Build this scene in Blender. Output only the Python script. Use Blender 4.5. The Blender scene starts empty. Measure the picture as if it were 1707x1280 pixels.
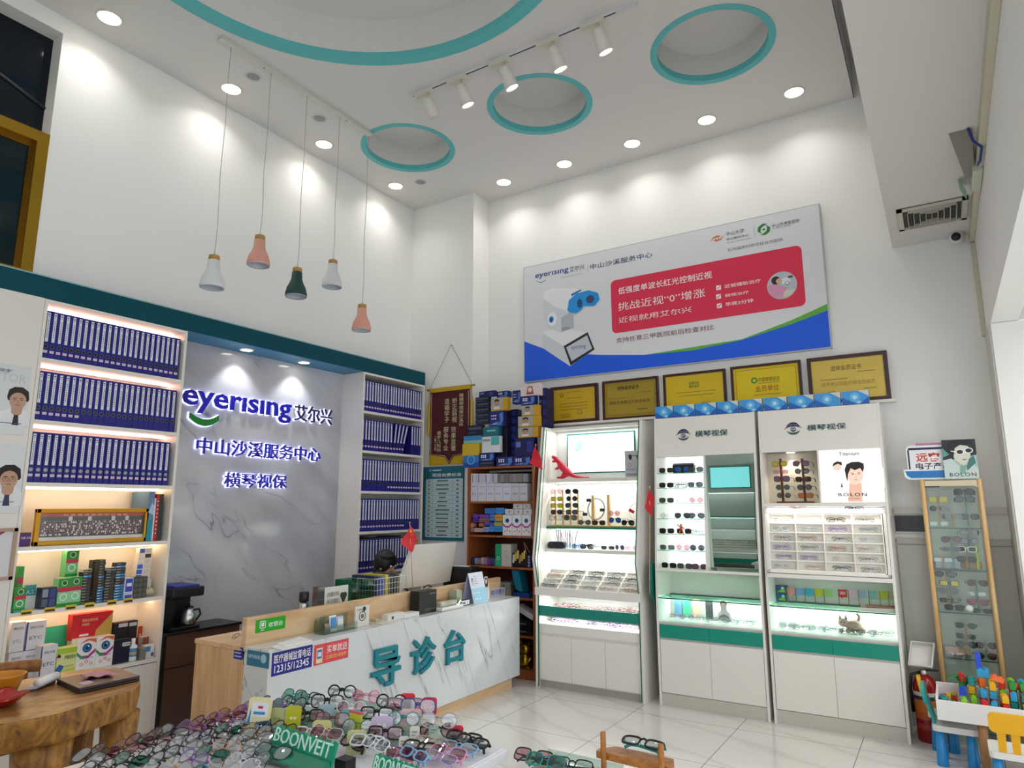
import bpy, math, random
from mathutils import Vector, Matrix
R = math.radians
S = bpy.context.scene
COL = S.collection
# ------------------------------------------------------------------ camera, world, exposure
FOCAL, YAW, PITCH, ROLL, EYE = 1130.0, R(32.16), R(10.21), R(-0.14), 1.6
FW = Vector((-math.sin(YAW)*math.cos(PITCH), math.cos(YAW)*math.cos(PITCH), math.sin(PITCH)))
_rt = Vector((math.cos(YAW), math.sin(YAW), 0)); _up = _rt.cross(FW)
RT = _rt*math.cos(ROLL) + _up*math.sin(ROLL); UP = RT.cross(FW)
CAM = Vector((0, 0, EYE))
cd = bpy.data.cameras.new('camera'); cam = bpy.data.objects.new('camera', cd); COL.objects.link(cam)
cd.sensor_width = 36; cd.lens = FOCAL/1707*36; cd.clip_start = .05; cd.clip_end = 60
mm = Matrix((RT, UP, -FW)).transposed().to_4x4(); mm.translation = CAM; cam.matrix_world = mm
S.camera = cam
wd = bpy.data.worlds.new('world'); S.world = wd; wd.use_nodes = True
wd.node_tree.nodes['Background'].inputs[0].default_value = (.93, .96, 1, 1)
wd.node_tree.nodes['Background'].inputs[1].default_value = 1.25
S.view_settings.view_transform = 'Standard'; S.view_settings.look = 'None'; S.view_settings.gamma = 1
S.view_settings.use_curve_mapping = False; S.view_settings.exposure = 0.42
W_DOWN, W_SPOT = 1.7, 4          # watts of the downlights and track spots

def lamp(name, kind, loc, watts, direction=(0, 0, -1), color=(1, .98, .94), size=.12, size_y=None, spot=None, spread=None):
    d = bpy.data.lights.new(name, kind); d.energy = watts; d.color = color
    if kind == 'AREA':
        d.size = size; d.shape = 'DISK'
        if size_y: d.shape = 'RECTANGLE'; d.size_y = size_y
        if spread: d.spread = R(spread)
    elif kind == 'SPOT':
        d.spot_size = R(spot); d.spot_blend = .6; d.shadow_soft_size = size
    else: d.shadow_soft_size = size
    o = bpy.data.objects.new(name, d); COL.objects.link(o); o.location = loc
    o.rotation_euler = Vector(direction).to_track_quat('-Z', 'Y').to_euler()
    return o
# ceiling downlights: the rows seen along both walls, and the same rows carried on over the rest of the ceiling
CEIL = 5.1
DOWN_SEEN = [(-4.80, 2.15), (-4.80, 3.16), (-4.82, 4.21), (-4.82, 5.25), (-3.76, 5.82), (-3.01, 5.82), (-2.26, 5.82), (-1.52, 5.80), (-.76, 5.78)]
DOWN_MORE = [(-4.8, 1.1), (-4.8, 0), (-3.8, -.5), (-2.6, -.5), (-1.4, -.5), (-.7, .6), (-.7, 1.9), (-.7, 3.2)]
for x, y in DOWN_SEEN + DOWN_MORE:
    lamp('downlight_glow', 'AREA', (x, y, CEIL-.02), W_DOWN, size=.12, spread=130)
SIDE_DOWN = [(1.3, 1.5), (1.3, 3.0), (1.3, 4.6)]          # the lower room that opens at the right
for x, y in SIDE_DOWN: lamp('side_downlight_glow', 'AREA', (x, y, 2.83), 9, size=.12)

# ------------------------------------------------------------------ pixel of the photograph -> point on a real plane
def ray(px, py): return RT*((px-853.5)/FOCAL) - UP*((py-640)/FOCAL) + FW
class Plane:
    """a real plane: origin, in-plane axes U, V; N = U x V points to the viewer"""
    def __init__(s, O, U, V):
        s.O = Vector(O); s.U = Vector(U).normalized(); s.V = Vector(V).normalized(); s.N = s.U.cross(s.V).normalized()
    def w(s, px, py):
        d = ray(px, py); t = (s.O-CAM).dot(s.N)/d.dot(s.N); return CAM + d*t
    def uv(s, px, py):
        p = s.w(px, py)-s.O; return p.dot(s.U), p.dot(s.V)
    def P(s, u, v, n=0): return s.O + s.U*u + s.V*v + s.N*n
    def off(s, n): return Plane(s.O+s.N*n, s.U, s.V)
def left_plane(x): return Plane((x, 0, 0), (0, 1, 0), (0, 0, 1))
def back_plane(y): return Plane((0, y, 0), (1, 0, 0), (0, 0, 1))
def top_plane(z): return Plane((0, 0, z), (1, 0, 0), (0, 1, 0))

# ------------------------------------------------------------------ materials
def lin(c):
    if isinstance(c, str): c = [int(c[i:i+2], 16)/255 for i in (1, 3, 5)]
    return tuple((v/12.92 if v <= .04045 else ((v+.055)/1.055)**2.4) for v in c)+(1,)
_M = {}
def mat(c, rough=.5, metal=0, emit=0, spec=.5, alpha=1):
    k = (c, rough, metal, emit, spec, alpha)
    if k in _M: return _M[k]
    m = bpy.data.materials.new('paint_'+c.strip('#')); m.use_nodes = True
    b = m.node_tree.nodes['Principled BSDF']
    b.inputs['Base Color'].default_value = lin(c); b.inputs['Roughness'].default_value = rough
    b.inputs['Metallic'].default_value = metal; b.inputs['Specular IOR Level'].default_value = spec
    b.inputs['Alpha'].default_value = alpha
    if emit: b.inputs['Emission Color'].default_value = lin(c); b.inputs['Emission Strength'].default_value = emit
    _M[k] = m; return m
def node_mat(name, rough=.5):
    m = bpy.data.materials.new(name); m.use_nodes = True; nt = m.node_tree
    b = nt.nodes['Principled BSDF']; b.inputs['Roughness'].default_value = rough
    return m, nt, b
def ramp(nt, fac, stops):
    r = nt.nodes.new('ShaderNodeValToRGB'); e = r.color_ramp.elements
    e[0].position, e[0].color = stops[0][0], lin(stops[0][1]); e[1].position, e[1].color = stops[-1][0], lin(stops[-1][1])
    for p, c in stops[1:-1]:
        n = e.new(p); n.color = lin(c)
    nt.links.new(fac, r.inputs[0]); return r.outputs[0]
def coords(nt, scale, rot=(0, 0, 0)):
    g = nt.nodes.new('ShaderNodeNewGeometry'); mp = nt.nodes.new('ShaderNodeMapping')
    mp.inputs['Scale'].default_value = scale; mp.inputs['Rotation'].default_value = rot
    src = g.outputs['Position']
    if any(rot):                                         # turn first, stretch afterwards
        mr = nt.nodes.new('ShaderNodeMapping'); mr.inputs['Rotation'].default_value = rot; mp.inputs['Rotation'].default_value = (0, 0, 0)
        nt.links.new(src, mr.inputs[0]); src = mr.outputs[0]
    nt.links.new(src, mp.inputs[0]); return mp.outputs[0]
def noise(nt, vec, scale, detail=4, rough=.5, dist=0):
    n = nt.nodes.new('ShaderNodeTexNoise'); n.inputs['Scale'].default_value = scale; n.inputs['Detail'].default_value = detail
    n.inputs['Roughness'].default_value = rough; n.inputs['Distortion'].default_value = dist
    nt.links.new(vec, n.inputs['Vector']); return n.outputs['Fac']
def wood(name, c1, c2, c3, scale=(1, 1, 1), rough=.45, ns=6, dist=.6):
    m, nt, b = node_mat(name, rough)
    f = noise(nt, coords(nt, scale), ns, 6, .6, dist)
    nt.links.new(ramp(nt, f, [(.3, c1), (.5, c2), (.7, c3)]), b.inputs['Base Color']); return m
def veined(name, base, vein, rough, rot, scale, width, soft, mix, cloud='#b9bbc2', vscale=(1, 1, 1)):
    """polished marble: thin wandering veins (contours of a stretched noise) over a faintly clouded ground"""
    m, nt, b = node_mat(name, rough)
    v = coords(nt, vscale, rot)
    f = noise(nt, v, scale, 4, .55, .4)
    line = ramp(nt, f, [(.5-width-soft, '#000000'), (.5-width, '#777777'), (.5, '#ffffff'), (.5+width, '#777777'), (.5+width+soft, '#000000')])
    patch = ramp(nt, noise(nt, coords(nt, (1, 1, 1)), 1.7, 3), [(.44, '#000000'), (.60, '#ffffff')])
    mul = nt.nodes.new('ShaderNodeMath'); mul.operation = 'MULTIPLY'; nt.links.new(line, mul.inputs[0]); nt.links.new(patch, mul.inputs[1])
    mul2 = nt.nodes.new('ShaderNodeMath'); mul2.operation = 'MULTIPLY'; nt.links.new(mul.outputs[0], mul2.inputs[0]); mul2.inputs[1].default_value = mix
    ground = ramp(nt, noise(nt, v, .9, 5), [(.35, base), (.7, cloud)])
    mx = nt.nodes.new('ShaderNodeMix'); mx.data_type = 'RGBA'
    nt.links.new(mul2.outputs[0], mx.inputs['Factor']); nt.links.new(ground, mx.inputs['A']); mx.inputs['B'].default_value = lin(vein)
    nt.links.new(mx.outputs['Result'], b.inputs['Base Color']); return m, nt, b
def glassy(name, tint, gloss=.12, rough=.02):
    """thin pane: mostly lets the light through tinted, reflects a little"""
    m = bpy.data.materials.new(name); m.use_nodes = True; nt = m.node_tree; nt.nodes.clear()
    o = nt.nodes.new('ShaderNodeOutputMaterial'); t = nt.nodes.new('ShaderNodeBsdfTransparent'); g = nt.nodes.new('ShaderNodeBsdfGlossy')
    x = nt.nodes.new('ShaderNodeMixShader'); t.inputs[0].default_value = lin(tint); g.inputs['Roughness'].default_value = rough
    x.inputs[0].default_value = gloss
    nt.links.new(t.outputs[0], x.inputs[1]); nt.links.new(g.outputs[0], x.inputs[2]); nt.links.new(x.outputs[0], o.inputs[0]); return m
WHITE = mat('#e9e9e6', .55); WALL = mat('#eeeeeb', .8); CEILW = mat('#dddcd9', .85); LAM = mat('#e6e2da', .35)
TEAL = mat('#00707c', .4); CYAN = mat('#5fbfc2', .6); GREEN = mat('#00917c', .3); BLACK = mat('#0b0b0d', .35); DARK = mat('#1c1c20', .5)
STEEL = mat('#b9bbbd', .25, 1); GOLD = mat('#b98d1e', .28, .9); NAVY = mat('#17177e', .55); GREY = mat('#8c8c8c', .5); PAPER = mat('#efefec', .6)
RED = mat('#d8203a', .4); BLUE = mat('#1d55c8', .45)
GLASS = glassy('clear_glass', '#eefaf6', .07); GLASS_GREEN = glassy('green_edge_glass', '#9fdcc8', .1)
OAK = wood('pale_oak', '#c99f70', '#d9b78c', '#e3c8a2', (6, .8, 6), ns=3)
OAK_UP = wood('pale_oak_upright', '#c39765', '#d3ad80', '#dfc19a', (6, 6, .6), ns=3)
BROWN = wood('brown_board', '#80421e', '#9a5528', '#ac6632', (6, 6, .8), ns=3)
PINE = wood('pine_pole', '#c99a5c', '#dbb47c', '#e6c697', (20, 20, 1.2), ns=2)

# ------------------------------------------------------------------ mesh building
class MB:
    def __init__(s): s.v = []; s.f = []; s.m = []; s.mats = []; s.sm = []
    def mi(s, m):
        if m not in s.mats: s.mats.append(m)
        return s.mats.index(m)
    def add(s, vs, fs, m, smooth=False):
        b = len(s.v); i = s.mi(m); s.v += [Vector(p) for p in vs]
        for f in fs: s.f.append([b+k for k in f]); s.m.append(i); s.sm.append(smooth)
        return s
    def hexa(s, p, m):       # 8 corners: bottom 4 ccw, top 4 ccw
        return s.add(p, [(3, 2, 1, 0), (4, 5, 6, 7), (0, 1, 5, 4), (1, 2, 6, 5), (2, 3, 7, 6), (3, 0, 4, 7)], m)
    def box(s, x0, x1, y0, y1, z0, z1, m):
        return s.hexa([(x0, y0, z0), (x1, y0, z0), (x1, y1, z0), (x0, y1, z0), (x0, y0, z1), (x1, y0, z1), (x1, y1, z1), (x0, y1, z1)], m)
    def slab(s, pl, u0, u1, v0, v1, n0, n1, m):
        return s.hexa([pl.P(u, v, n) for n in (n0, n1) for u, v in ((u0, v0), (u1, v0), (u1, v1), (u0, v1))], m)
    def prism(s, pl, uv, n0, n1, m, m_side=None):
        k = len(uv); a = [pl.P(u, v, n0) for u, v in uv]; b = [pl.P(u, v, n1) for u, v in uv]
        ar = sum(uv[i][0]*uv[(i+1) % k][1]-uv[(i+1) % k][0]*uv[i][1] for i in range(k))
        if ar < 0: a.reverse(); b.reverse()
        s.add(a+b, [tuple(range(k-1, -1, -1)), tuple(range(k, 2*k))], m)
        s.add(a+b, [(i, (i+1) % k, k+(i+1) % k, k+i) for i in range(k)], m_side or m); return s
    def disc(s, pl, u, v, r, n0, n1, m, seg=20, ry=None):
        return s.prism(pl, [(u+r*math.cos(t*2*math.pi/seg), v+(ry or r)*math.sin(t*2*math.pi/seg)) for t in range(seg)], n0, n1, m)
    def ring(s, pl, u, v, r0, r1, n0, n1, m, seg=40):
        c = [(math.cos(t*2*math.pi/seg), math.sin(t*2*math.pi/seg)) for t in range(seg)]
        vs = [pl.P(u+r*a, v+r*b, n) for r, n in ((r0, n0), (r1, n0), (r1, n1), (r0, n1)) for a, b in c]
        fs = []
        for q in range(4):
            for i in range(seg):
                j = (i+1) % seg; fs.append((q*seg+i, q*seg+j, ((q+1) % 4)*seg+j, ((q+1) % 4)*seg+i))
        return s.add(vs, fs, m, True if seg > 24 else False)
    def tube(s, pts, r, m, seg=8, closed=False, cap=True, flat=1.0, flat_axis=None):
        pts = [Vector(p) for p in pts]; n = len(pts); rs = r if isinstance(r, (list, tuple)) else [r]*n
        vs = []; prev = None
        for i, p in enumerate(pts):
            a = pts[i-1] if (i > 0 or closed) else p; b = pts[(i+1) % n] if (i < n-1 or closed) else p
            t = (b-a).normalized() if (b-a).length > 1e-9 else Vector((0, 0, 1))
            if prev is None:
                h = Vector(flat_axis) if flat_axis else (Vector((0, 0, 1)) if abs(t.z) < .9 else Vector((1, 0, 0)))
            else: h = prev
            e1 = (h-t*h.dot(t)); e1 = e1.normalized() if e1.length > 1e-6 else t.orthogonal().normalized()
            prev = e1; e2 = t.cross(e1)
            for k in range(seg):
                an = 2*math.pi*(k+.5)/seg; vs.append(p+e1*(rs[i]*flat*math.cos(an))+e2*(rs[i]*math.sin(an)))
        fs = []
        for i in range(n if closed else n-1):
            j = (i+1) % n
            for k in range(seg): fs.append((i*seg+k, i*seg+(k+1) % seg, j*seg+(k+1) % seg, j*seg+k))
        if cap and not closed: fs += [tuple(range(seg-1, -1, -1)), tuple((n-1)*seg+k for k in range(seg))]
        return s.add(vs, fs, m, seg > 5)
    def lathe(s, o, prof, m, seg=24, axis=None, smooth=True):
        """prof = [(radius, height)...] turned round the axis through o"""
        q = Vector(axis).to_track_quat('Z', 'Y') if axis else None; o = Vector(o); vs = []; fs = []
        for r, h in prof:
            for k in range(seg):
                p = Vector((max(r, 1e-4)*math.cos(2*math.pi*k/seg), max(r, 1e-4)*math.sin(2*math.pi*k/seg), h)); vs.append(o+(q @ p if q else p))
        for i in range(len(prof)-1):
            for k in range(seg): fs.append((i*seg+k, i*seg+(k+1) % seg, (i+1)*seg+(k+1) % seg, (i+1)*seg+k))
        return s.add(vs, fs, m, smooth)
    def ball(s, c, r, m, seg=16, rows=10, sc=(1, 1, 1), rot=None):
        c = Vector(c); vs = []; fs = []
        for i in range(rows+1):
            th = math.pi*i/rows
            for k in range(seg):
                a = 2*math.pi*k/seg
                p = Vector((r*sc[0]*math.sin(th)*math.cos(a), r*sc[1]*math.sin(th)*math.sin(a), -r*sc[2]*math.cos(th)))
                if rot: p = rot @ p
                vs.append(c+p)
        for i in range(rows):
            for k in range(seg): fs.append((i*seg+k, i*seg+(k+1) % seg, (i+1)*seg+(k+1) % seg, (i+1)*seg+k))
        return s.add(vs, fs, m, True)
    def build(s, name, parent=None, label=None, cat=None, group=None, kind=None, bevel=0, local=False, subsurf=0):
        if parent is not None: base = Vector() if local else world_loc(parent)
        elif local: base = Vector()
        else:
            lo = [min(p[i] for p in s.v) for i in range(3)]; hi = [max(p[i] for p in s.v) for i in range(3)]
            base = Vector(((lo[0]+hi[0])/2, (lo[1]+hi[1])/2, lo[2]))
        me = bpy.data.meshes.new(name); me.from_pydata([p-base for p in s.v], [], s.f); me.validate()
        for m in s.mats: me.materials.append(m)
        if len(me.polygons) == len(s.f):
            me.polygons.foreach_set('material_index', s.m); me.polygons.foreach_set('use_smooth', s.sm)
        me.update()
        o = bpy.data.objects.new(name, me); COL.objects.link(o)
        if parent is not None: o.parent = parent
        else: o.location = base
        tag(o, label, cat, group, kind)
        if bevel:
            b = o.modifiers.new('edges', 'BEVEL'); b.width = bevel; b.segments = 2; b.limit_method = 'ANGLE'; b.angle_limit = R(40)
        if subsurf:
            b = o.modifiers.new('smooth', 'SUBSURF'); b.levels = b.render_levels = subsurf
        return o
def world_loc(o):
    v = Vector(o.location)
    while o.parent: o = o.parent; v = v+Vector(o.location)
    return v
def tag(o, label=None, cat=None, group=None, kind=None):
    if label: o['label'] = label
    if cat: o['category'] = cat
    if group: o['group'] = group
    if kind: o['kind'] = kind
    return o
def thing(name, label, cat, loc, group=None, rz=0):
    o = bpy.data.objects.new(name, None); COL.objects.link(o); o.location = loc; o.rotation_euler = (0, 0, rz); o.empty_display_size = .05
    return tag(o, label, cat, group)
def kids(o): return CH.get(o.name) or [c for c in o.children]
CH = {}
def dup(root, loc=None, rot=None, label=None, group=None, cat=None, swap=None, scale=None):
    """copy of a thing with copies of its parts and sub-parts; swap = {material: material}"""
    def cp(o, parent):
        c = o.copy(); COL.objects.link(c); c.parent = parent
        if swap and o.data is not None and any(m in swap for m in o.data.materials):
            key = (o.data.name, tuple(sorted((a.name, b.name) for a, b in swap.items())))
            if key not in _SW:
                d = o.data.copy()
                for i, m in enumerate(d.materials):
                    if m in swap: d.materials[i] = swap[m]
                _SW[key] = d
            c.data = _SW[key]
        if o.name not in CH: CH[o.name] = list(o.children)
        for k in CH[o.name]: cp(k, c)
        return c
    r = cp(root, None)
    if loc is not None: r.location = loc
    if rot is not None: r.rotation_euler = rot
    if scale is not None: r.scale = scale
    return tag(r, label, cat, group)
_SW = {}
# ------------------------------------------------------------------ lettering, fitted into a rectangle on a plane
_T = []
def text(s, pl, u0, u1, v0, v1, m, parent, n=.001, extrude=0, bold=0, name='lettering', shear=0, keep=False, spacing=1.0, label=None):
    c = bpy.data.curves.new(name, 'FONT'); c.body = s; c.size = 1; c.extrude = extrude; c.offset = bold; c.shear = shear
    c.space_character = spacing; c.resolution_u = 2; c.fill_mode = 'BOTH'
    c.materials.append(m)
    o = bpy.data.objects.new(name, c); COL.objects.link(o); o.parent = parent
    if label: o['label'] = label
    _T.append((o, pl, u0, u1, v0, v1, n, keep, extrude)); return o
def text_px(s, pl, xl, yb, xr, yt, m, parent, **k):
    a, b = pl.uv(xl, yb), pl.uv(xr, yt); return text(s, pl, a[0], b[0], a[1], b[1], m, parent, **k)
def fit_texts():
    bpy.context.view_layer.update()
    for o, pl, u0, u1, v0, v1, n, keep, ex in _T:
        bb = [Vector(c) for c in o.bound_box]; x0, x1 = min(p.x for p in bb), max(p.x for p in bb); y0, y1 = min(p.y for p in bb), max(p.y for p in bb)
        if x1-x0 < 1e-6 or y1-y0 < 1e-6: continue
        sx, sy = (u1-u0)/(x1-x0), (v1-v0)/(y1-y0)
        if keep: sx = sy = min(sx, sy)
        M = Matrix((pl.U*sx, pl.V*sy, pl.N)).transposed().to_4x4(); M.translation = pl.P(u0-x0*sx, v0-y0*sy, n+ex)
        o.matrix_local = o.parent.matrix_world.inverted() @ M
    dg = bpy.context.evaluated_depsgraph_get(); made = [(t[0], bpy.data.meshes.new_from_object(t[0].evaluated_get(dg))) for t in _T]
    for o, me in made:                                   # lettering becomes ordinary mesh parts
        nm = o.name; o.name = nm+'_curve'; q = bpy.data.objects.new(nm, me); COL.objects.link(q); q.parent = o.parent; q.matrix_local = o.matrix_local
        if 'label' in o: q['label'] = o['label']
        c = o.data; bpy.data.objects.remove(o); bpy.data.curves.remove(c)
ORD = 'first second third fourth fifth sixth seventh eighth ninth tenth eleventh twelfth thirteenth fourteenth fifteenth sixteenth seventeenth eighteenth nineteenth twentieth'.split()
ORD += ['twenty-'+o for o in ORD[:9]]
def nth(i): return ORD[i]
# ================================================================== the room
YB, YPIER, XL = 6.15, 5.85, -5.07
def struct(mb, name, parent=None, **k): return mb.build(name, parent, kind=None if parent else 'structure', **k)
# floor: pale polished marble tiles 0.8 m square
m, nt, b = node_mat('floor_tiles', .13)
bk = nt.nodes.new('ShaderNodeTexBrick'); bk.offset = 0; bk.inputs['Scale'].default_value = 1; bk.inputs['Brick Width'].default_value = .8; bk.inputs['Row Height'].default_value = .8
bk.inputs['Mortar Size'].default_value = .003; bk.inputs['Mortar Smooth'].default_value = 0
g = nt.nodes.new('ShaderNodeNewGeometry'); mp = nt.nodes.new('ShaderNodeMapping'); mp.inputs['Location'].default_value = (2.24+8, -4.555+8, 0)
nt.links.new(g.outputs['Position'], mp.inputs[0]); nt.links.new(mp.outputs[0], bk.inputs['Vector'])
v = coords(nt, (.5, 1.1, 1), (0, 0, R(25)))
ws = nt.nodes.new('ShaderNodeTexWave'); ws.inputs['Scale'].default_value = .7; ws.inputs['Distortion'].default_value = 9; ws.inputs['Detail'].default_value = 4; ws.bands_direction = 'Y'
nt.links.new(v, ws.inputs['Vector'])
r1 = ramp(nt, ws.outputs['Fac'], [(0, '#d0cbc6'), (.03, '#d6d2cc'), (.07, '#dad6d1'), (1, '#dcd8d3')])
nt.links.new(r1, bk.inputs['Color1']); nt.links.new(r1, bk.inputs['Color2']); bk.inputs['Mortar'].default_value = lin('#8f8a84')
nt.links.new(bk.outputs['Color'], b.inputs['Base Color'])
FLOOR = m
struct(MB().box(-5.3, 3.2, -3.5, 6.4, -.1, 0, FLOOR), 'floor')
# walls
wl = MB()
for y0, y1, z0, z1 in ((-3.5, .3, 0, 5.5), (1.978, 6.4, 0, 5.5), (.3, 1.978, 0, 3.13), (.3, 1.978, 4.97, 5.5)): wl.box(XL-.2, XL, y0, y1, z0, z1, WALL)
struct(wl, 'wall_left')
struct(MB().box(-4.19, .39, YB, YB+.2, 0, 5.5, WALL), 'wall_back')
struct(MB().box(XL, -4.185, YPIER, YB+.2, 0, 5.5, WALL), 'wall_pier')
# right side: bulkhead above the opening, a short return wall under it, the next room's wall and ceiling
struct(MB().box(.39, .55, 1.2, YB+.2, 2.853, 5.5, WALL), 'wall_right')
struct(MB().box(.39, .55, 5.68, YB+.2, 0, 2.85, WALL).box(.55, 3.2, 5.68, 5.85, 0, 2.85, WALL), 'wall_return')
struct(MB().box(.551, 3.2, -2, 5.679, 2.852, 2.95, CEILW), 'ceiling_side')
struct(MB().box(.378, .39, 5.69, YB-.001, 0, 2.85, mat('#cfcec6', .6)), 'trim_1')
# wall opposite, behind the camera, that the mirror looks at
struct(MB().box(-5.07, -1.4, -1.5, -1.3, 0, 5.5, WALL), 'wall_front')
# ceiling slab with four round coves (drawn as a ring-cut sheet), a slot and the dropped soffit at the right
COVES = [(-4.185, 4.726, .461, .05), (-2.712, 4.787, .464, .05), (-1.194, 4.824, .465, .05), (-2.714, 2.284, 1.541, .085)]
import bmesh
def ceiling_sheet():
    bm = bmesh.new(); geo = []
    ol = [(-5.3, -3.5), (-.33, -3.5), (-.33, 6.16), (-5.3, 6.16)]
    def loop(pts):
        vs = [bm.verts.new((x, y, CEIL)) for x, y in pts]
        for i in range(len(vs)): geo.append(bm.edges.new((vs[i], vs[(i+1) % len(vs)])))
    loop(ol)
    for x, y, r, w in COVES: loop([(x+r*math.cos(2*math.pi*k/72), y+r*math.sin(2*math.pi*k/72)) for k in range(72)])
    bmesh.ops.triangle_fill(bm, use_beauty=True, edges=geo, normal=(0, 0, -1))
    dele = [f for f in bm.faces if any((f.calc_center_median().xy-Vector((x, y))).length < r*.985 for x, y, r, w in COVES)]
    bmesh.ops.delete(bm, geom=dele, context='FACES_ONLY')
    mb = MB(); bm.verts.index_update()
    mb.add([v.co.copy() for v in bm.verts], [[v.index for v in f.verts] for f in bm.faces], CEILW); bm.free(); return mb
cs = ceiling_sheet(); cs.box(-.335, -.33, -3.5, 6.15, CEIL, 5.42, CEILW)
cl = struct(cs, 'ceiling')
DNP = Plane((0, 0, CEIL), (1, 0, 0), (0, -1, 0))       # ceiling seen from below
for i, (x, y, r, w) in enumerate(COVES):
    dp = .24 if i < 3 else .34
    # cove: cylindrical white well, with a teal painted band round its mouth
    mb = MB(); mb.lathe((x, y, CEIL), [(r+.004, 0), (r+.004, -.004), (r-w, -.004), (r-w, .05)], CYAN, 72, smooth=False)
    struct(mb, 'trim_%d' % (i+2))
    mb = MB(); mb.lathe((x, y, CEIL), [(r-w-.001, .05), (r-w-.001, dp), (r*.4, dp+.005), (.001, dp+.005)], CEILW, 72, smooth=False)
    struct(mb, 'ceiling_cove')
struct(MB().box(-.165, .39, .8, YB, 3.68, 3.70, CEILW).box(-.165, -.15, .8, YB, 3.7, 5.45, CEILW), 'ceiling_soffit')
struct(MB().box(-5.3, 3.2, -3.5, 6.4, 5.45, 5.5, CEILW), 'ceiling_slab')
# ceiling lights
LIT = mat('#fff8e6', .5, 0, 9); TRIMW = mat('#d8d6cf', .4)
def downlight(x, y, label, z=CEIL, r=.085, group='recessed downlights'):
    t = thing('downlight', label, 'ceiling light', (x, y, z), group)
    MB().lathe((x, y, z), [(r*.86, 0), (r*.9, -.008), (r, -.008), (r+.006, 0)], TRIMW, 28).build('trim_ring', t)
    MB().lathe((x, y, z), [(0, -.004), (r*.88, -.004)], LIT, 28).build('lens', t); return t
where = ['nearest to the window on the left wall row', 'beside the start of the pendant bar, left wall row', 'beside the far half of the pendant bar, left wall row', 'in the far corner by the smallest-looking cove',
         'first along the poster wall from the corner', 'second along the poster wall from the corner', 'third along the poster wall from the corner', 'fourth along the poster wall from the corner', 'fifth along the poster wall, nearest the soffit']
for (x, y), wv in zip(DOWN_SEEN, where): downlight(x, y, 'glowing round downlight '+wv)
for i, (x, y) in enumerate(SIDE_DOWN): downlight(x, y, 'round downlight in the low side room, %s from its front' % nth(i), 2.852)
for i, (x, y) in enumerate(DOWN_MORE): downlight(x, y, 'round downlight of the row behind the viewer, %s from the window side' % nth(i))
for (x, y), wv in zip([(-4.5, 3.15), (-4.51, 3.87), (-4.527, 5.326)], ['beside the second downlight', 'beside the third downlight', 'in the far corner']):
    t = thing('ceiling_speaker', 'small round white unlit ceiling fitting with grey mesh '+wv, 'ceiling fitting', (x, y, CEIL), 'small unlit ceiling fittings')
    MB().lathe((x, y, CEIL), [(.05, 0), (.055, -.006), (.068, -.006), (.072, 0)], mat('#d2d2d2', .5), 24).build('rim', t)
    MB().lathe((x, y, CEIL), [(0, -.012), (.03, -.012), (.05, -.003)], mat('#9a9c9e', .5), 24).build('mesh_cover', t)
# track with five spots
t = thing('light_track', 'white track with black groove fixed to ceiling beside the large cove', 'light track', (-2.54, 4.05, CEIL))
MB().box(-3.57, -1.50, 4.032, 4.068, CEIL-.018, CEIL, mat('#d9d9e0', .4)).build('rail', t)
MB().box(-3.55, -1.66, 4.046, 4.056, CEIL-.0195, CEIL-.018, BLACK).build('groove', t)
MB().box(-1.66, -1.50, 4.034, 4.066, CEIL-.022, CEIL-.018, mat('#cfd2da', .4)).build('end_cap', t)
tilt = [(.25, .55), (.3, .5), (.18, .5), (.3, .45), (.3, .4)]
for i, (px, py) in enumerate([(712, 152), (763, 126), (834, 96), (916, 64), (990, 33)]):
    x = DNP.w(px, py).x; y = 4.05
    t = thing('track_spotlight', 'white can spotlight, %s along the ceiling track from the corner end%s' % (nth(i), ', unlit' if i == 0 else ''), 'spotlight', (x, y, CEIL-.02), 'track spotlights')
    MB().hexa([(x-.10, y-.022, CEIL-.05), (x+.07, y-.022, CEIL-.05), (x+.07, y+.022, CEIL-.05), (x-.10, y+.022, CEIL-.05), (x-.115, y-.026, CEIL-.019), (x+.085, y-.026, CEIL-.019), (x+.085, y+.026, CEIL-.019), (x-.115, y+.026, CEIL-.019)], mat('#d5d2c2', .4)).build('adapter', t, bevel=.004)
    MB().tube([(x+.03, y, CEIL-.05), (x+.035, y, CEIL-.12)], .012, mat('#d5d2c2', .4), 10).build('swivel', t)
    ax = Vector((.20+.05*(i == 2), .38, -.92)).normalized(); o = Vector((x+.035, y, CEIL-.12))
    MB().lathe(o-ax*.02, [(0, 0), (.040, 0), (.044, .006), (.056, .175), (.052, .175), (.047, .165)], mat('#dedcd4', .4), 24, ax).build('can', t)
    MB().lathe(o-ax*.02, [(0, .166), (.050, .166)], LIT if i else mat('#d0cdc0', .4), 24, ax).build('lens', t)
    if i: lamp('track_spot_glow', 'SPOT', o+ax*.185, W_SPOT, ax, size=.04, spot=70)
# pendant lamps on one bar
XP = -4.30
t = thing('pendant_bar', 'long pale ceiling bar carrying the five pendant lamps', 'lamp canopy', (XP, 3.51, CEIL))
MB().box(XP-.03, XP+.03, 2.70, 4.32, CEIL-.03, CEIL, mat('#cfd0c4', .4)).build('bar', t, bevel=.004)
for y in (3.1, 4.0): MB().lathe((XP+.005, y, CEIL-.03), [(0, -.002), (.006, -.002), (.006, 0)], BLACK, 10).build('screw', t)
PENDS = [(2.80, 3.143, '#d8dcdc', 'white bell-shaped pendant lamp with wooden cap, the nearest white one'), (3.172, 3.426, '#d9a08e', 'pink bell-shaped pendant lamp hanging highest of the five'),
         (3.545, 3.276, '#123f38', 'dark green bell-shaped pendant lamp hanging in the middle'), (3.922, 3.462, '#d6d6da', 'white bell-shaped pendant lamp right of the dark green one'), (4.291, 3.157, '#dd9f8e', 'pink bell-shaped pendant lamp hanging lowest, at the far end')]
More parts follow.
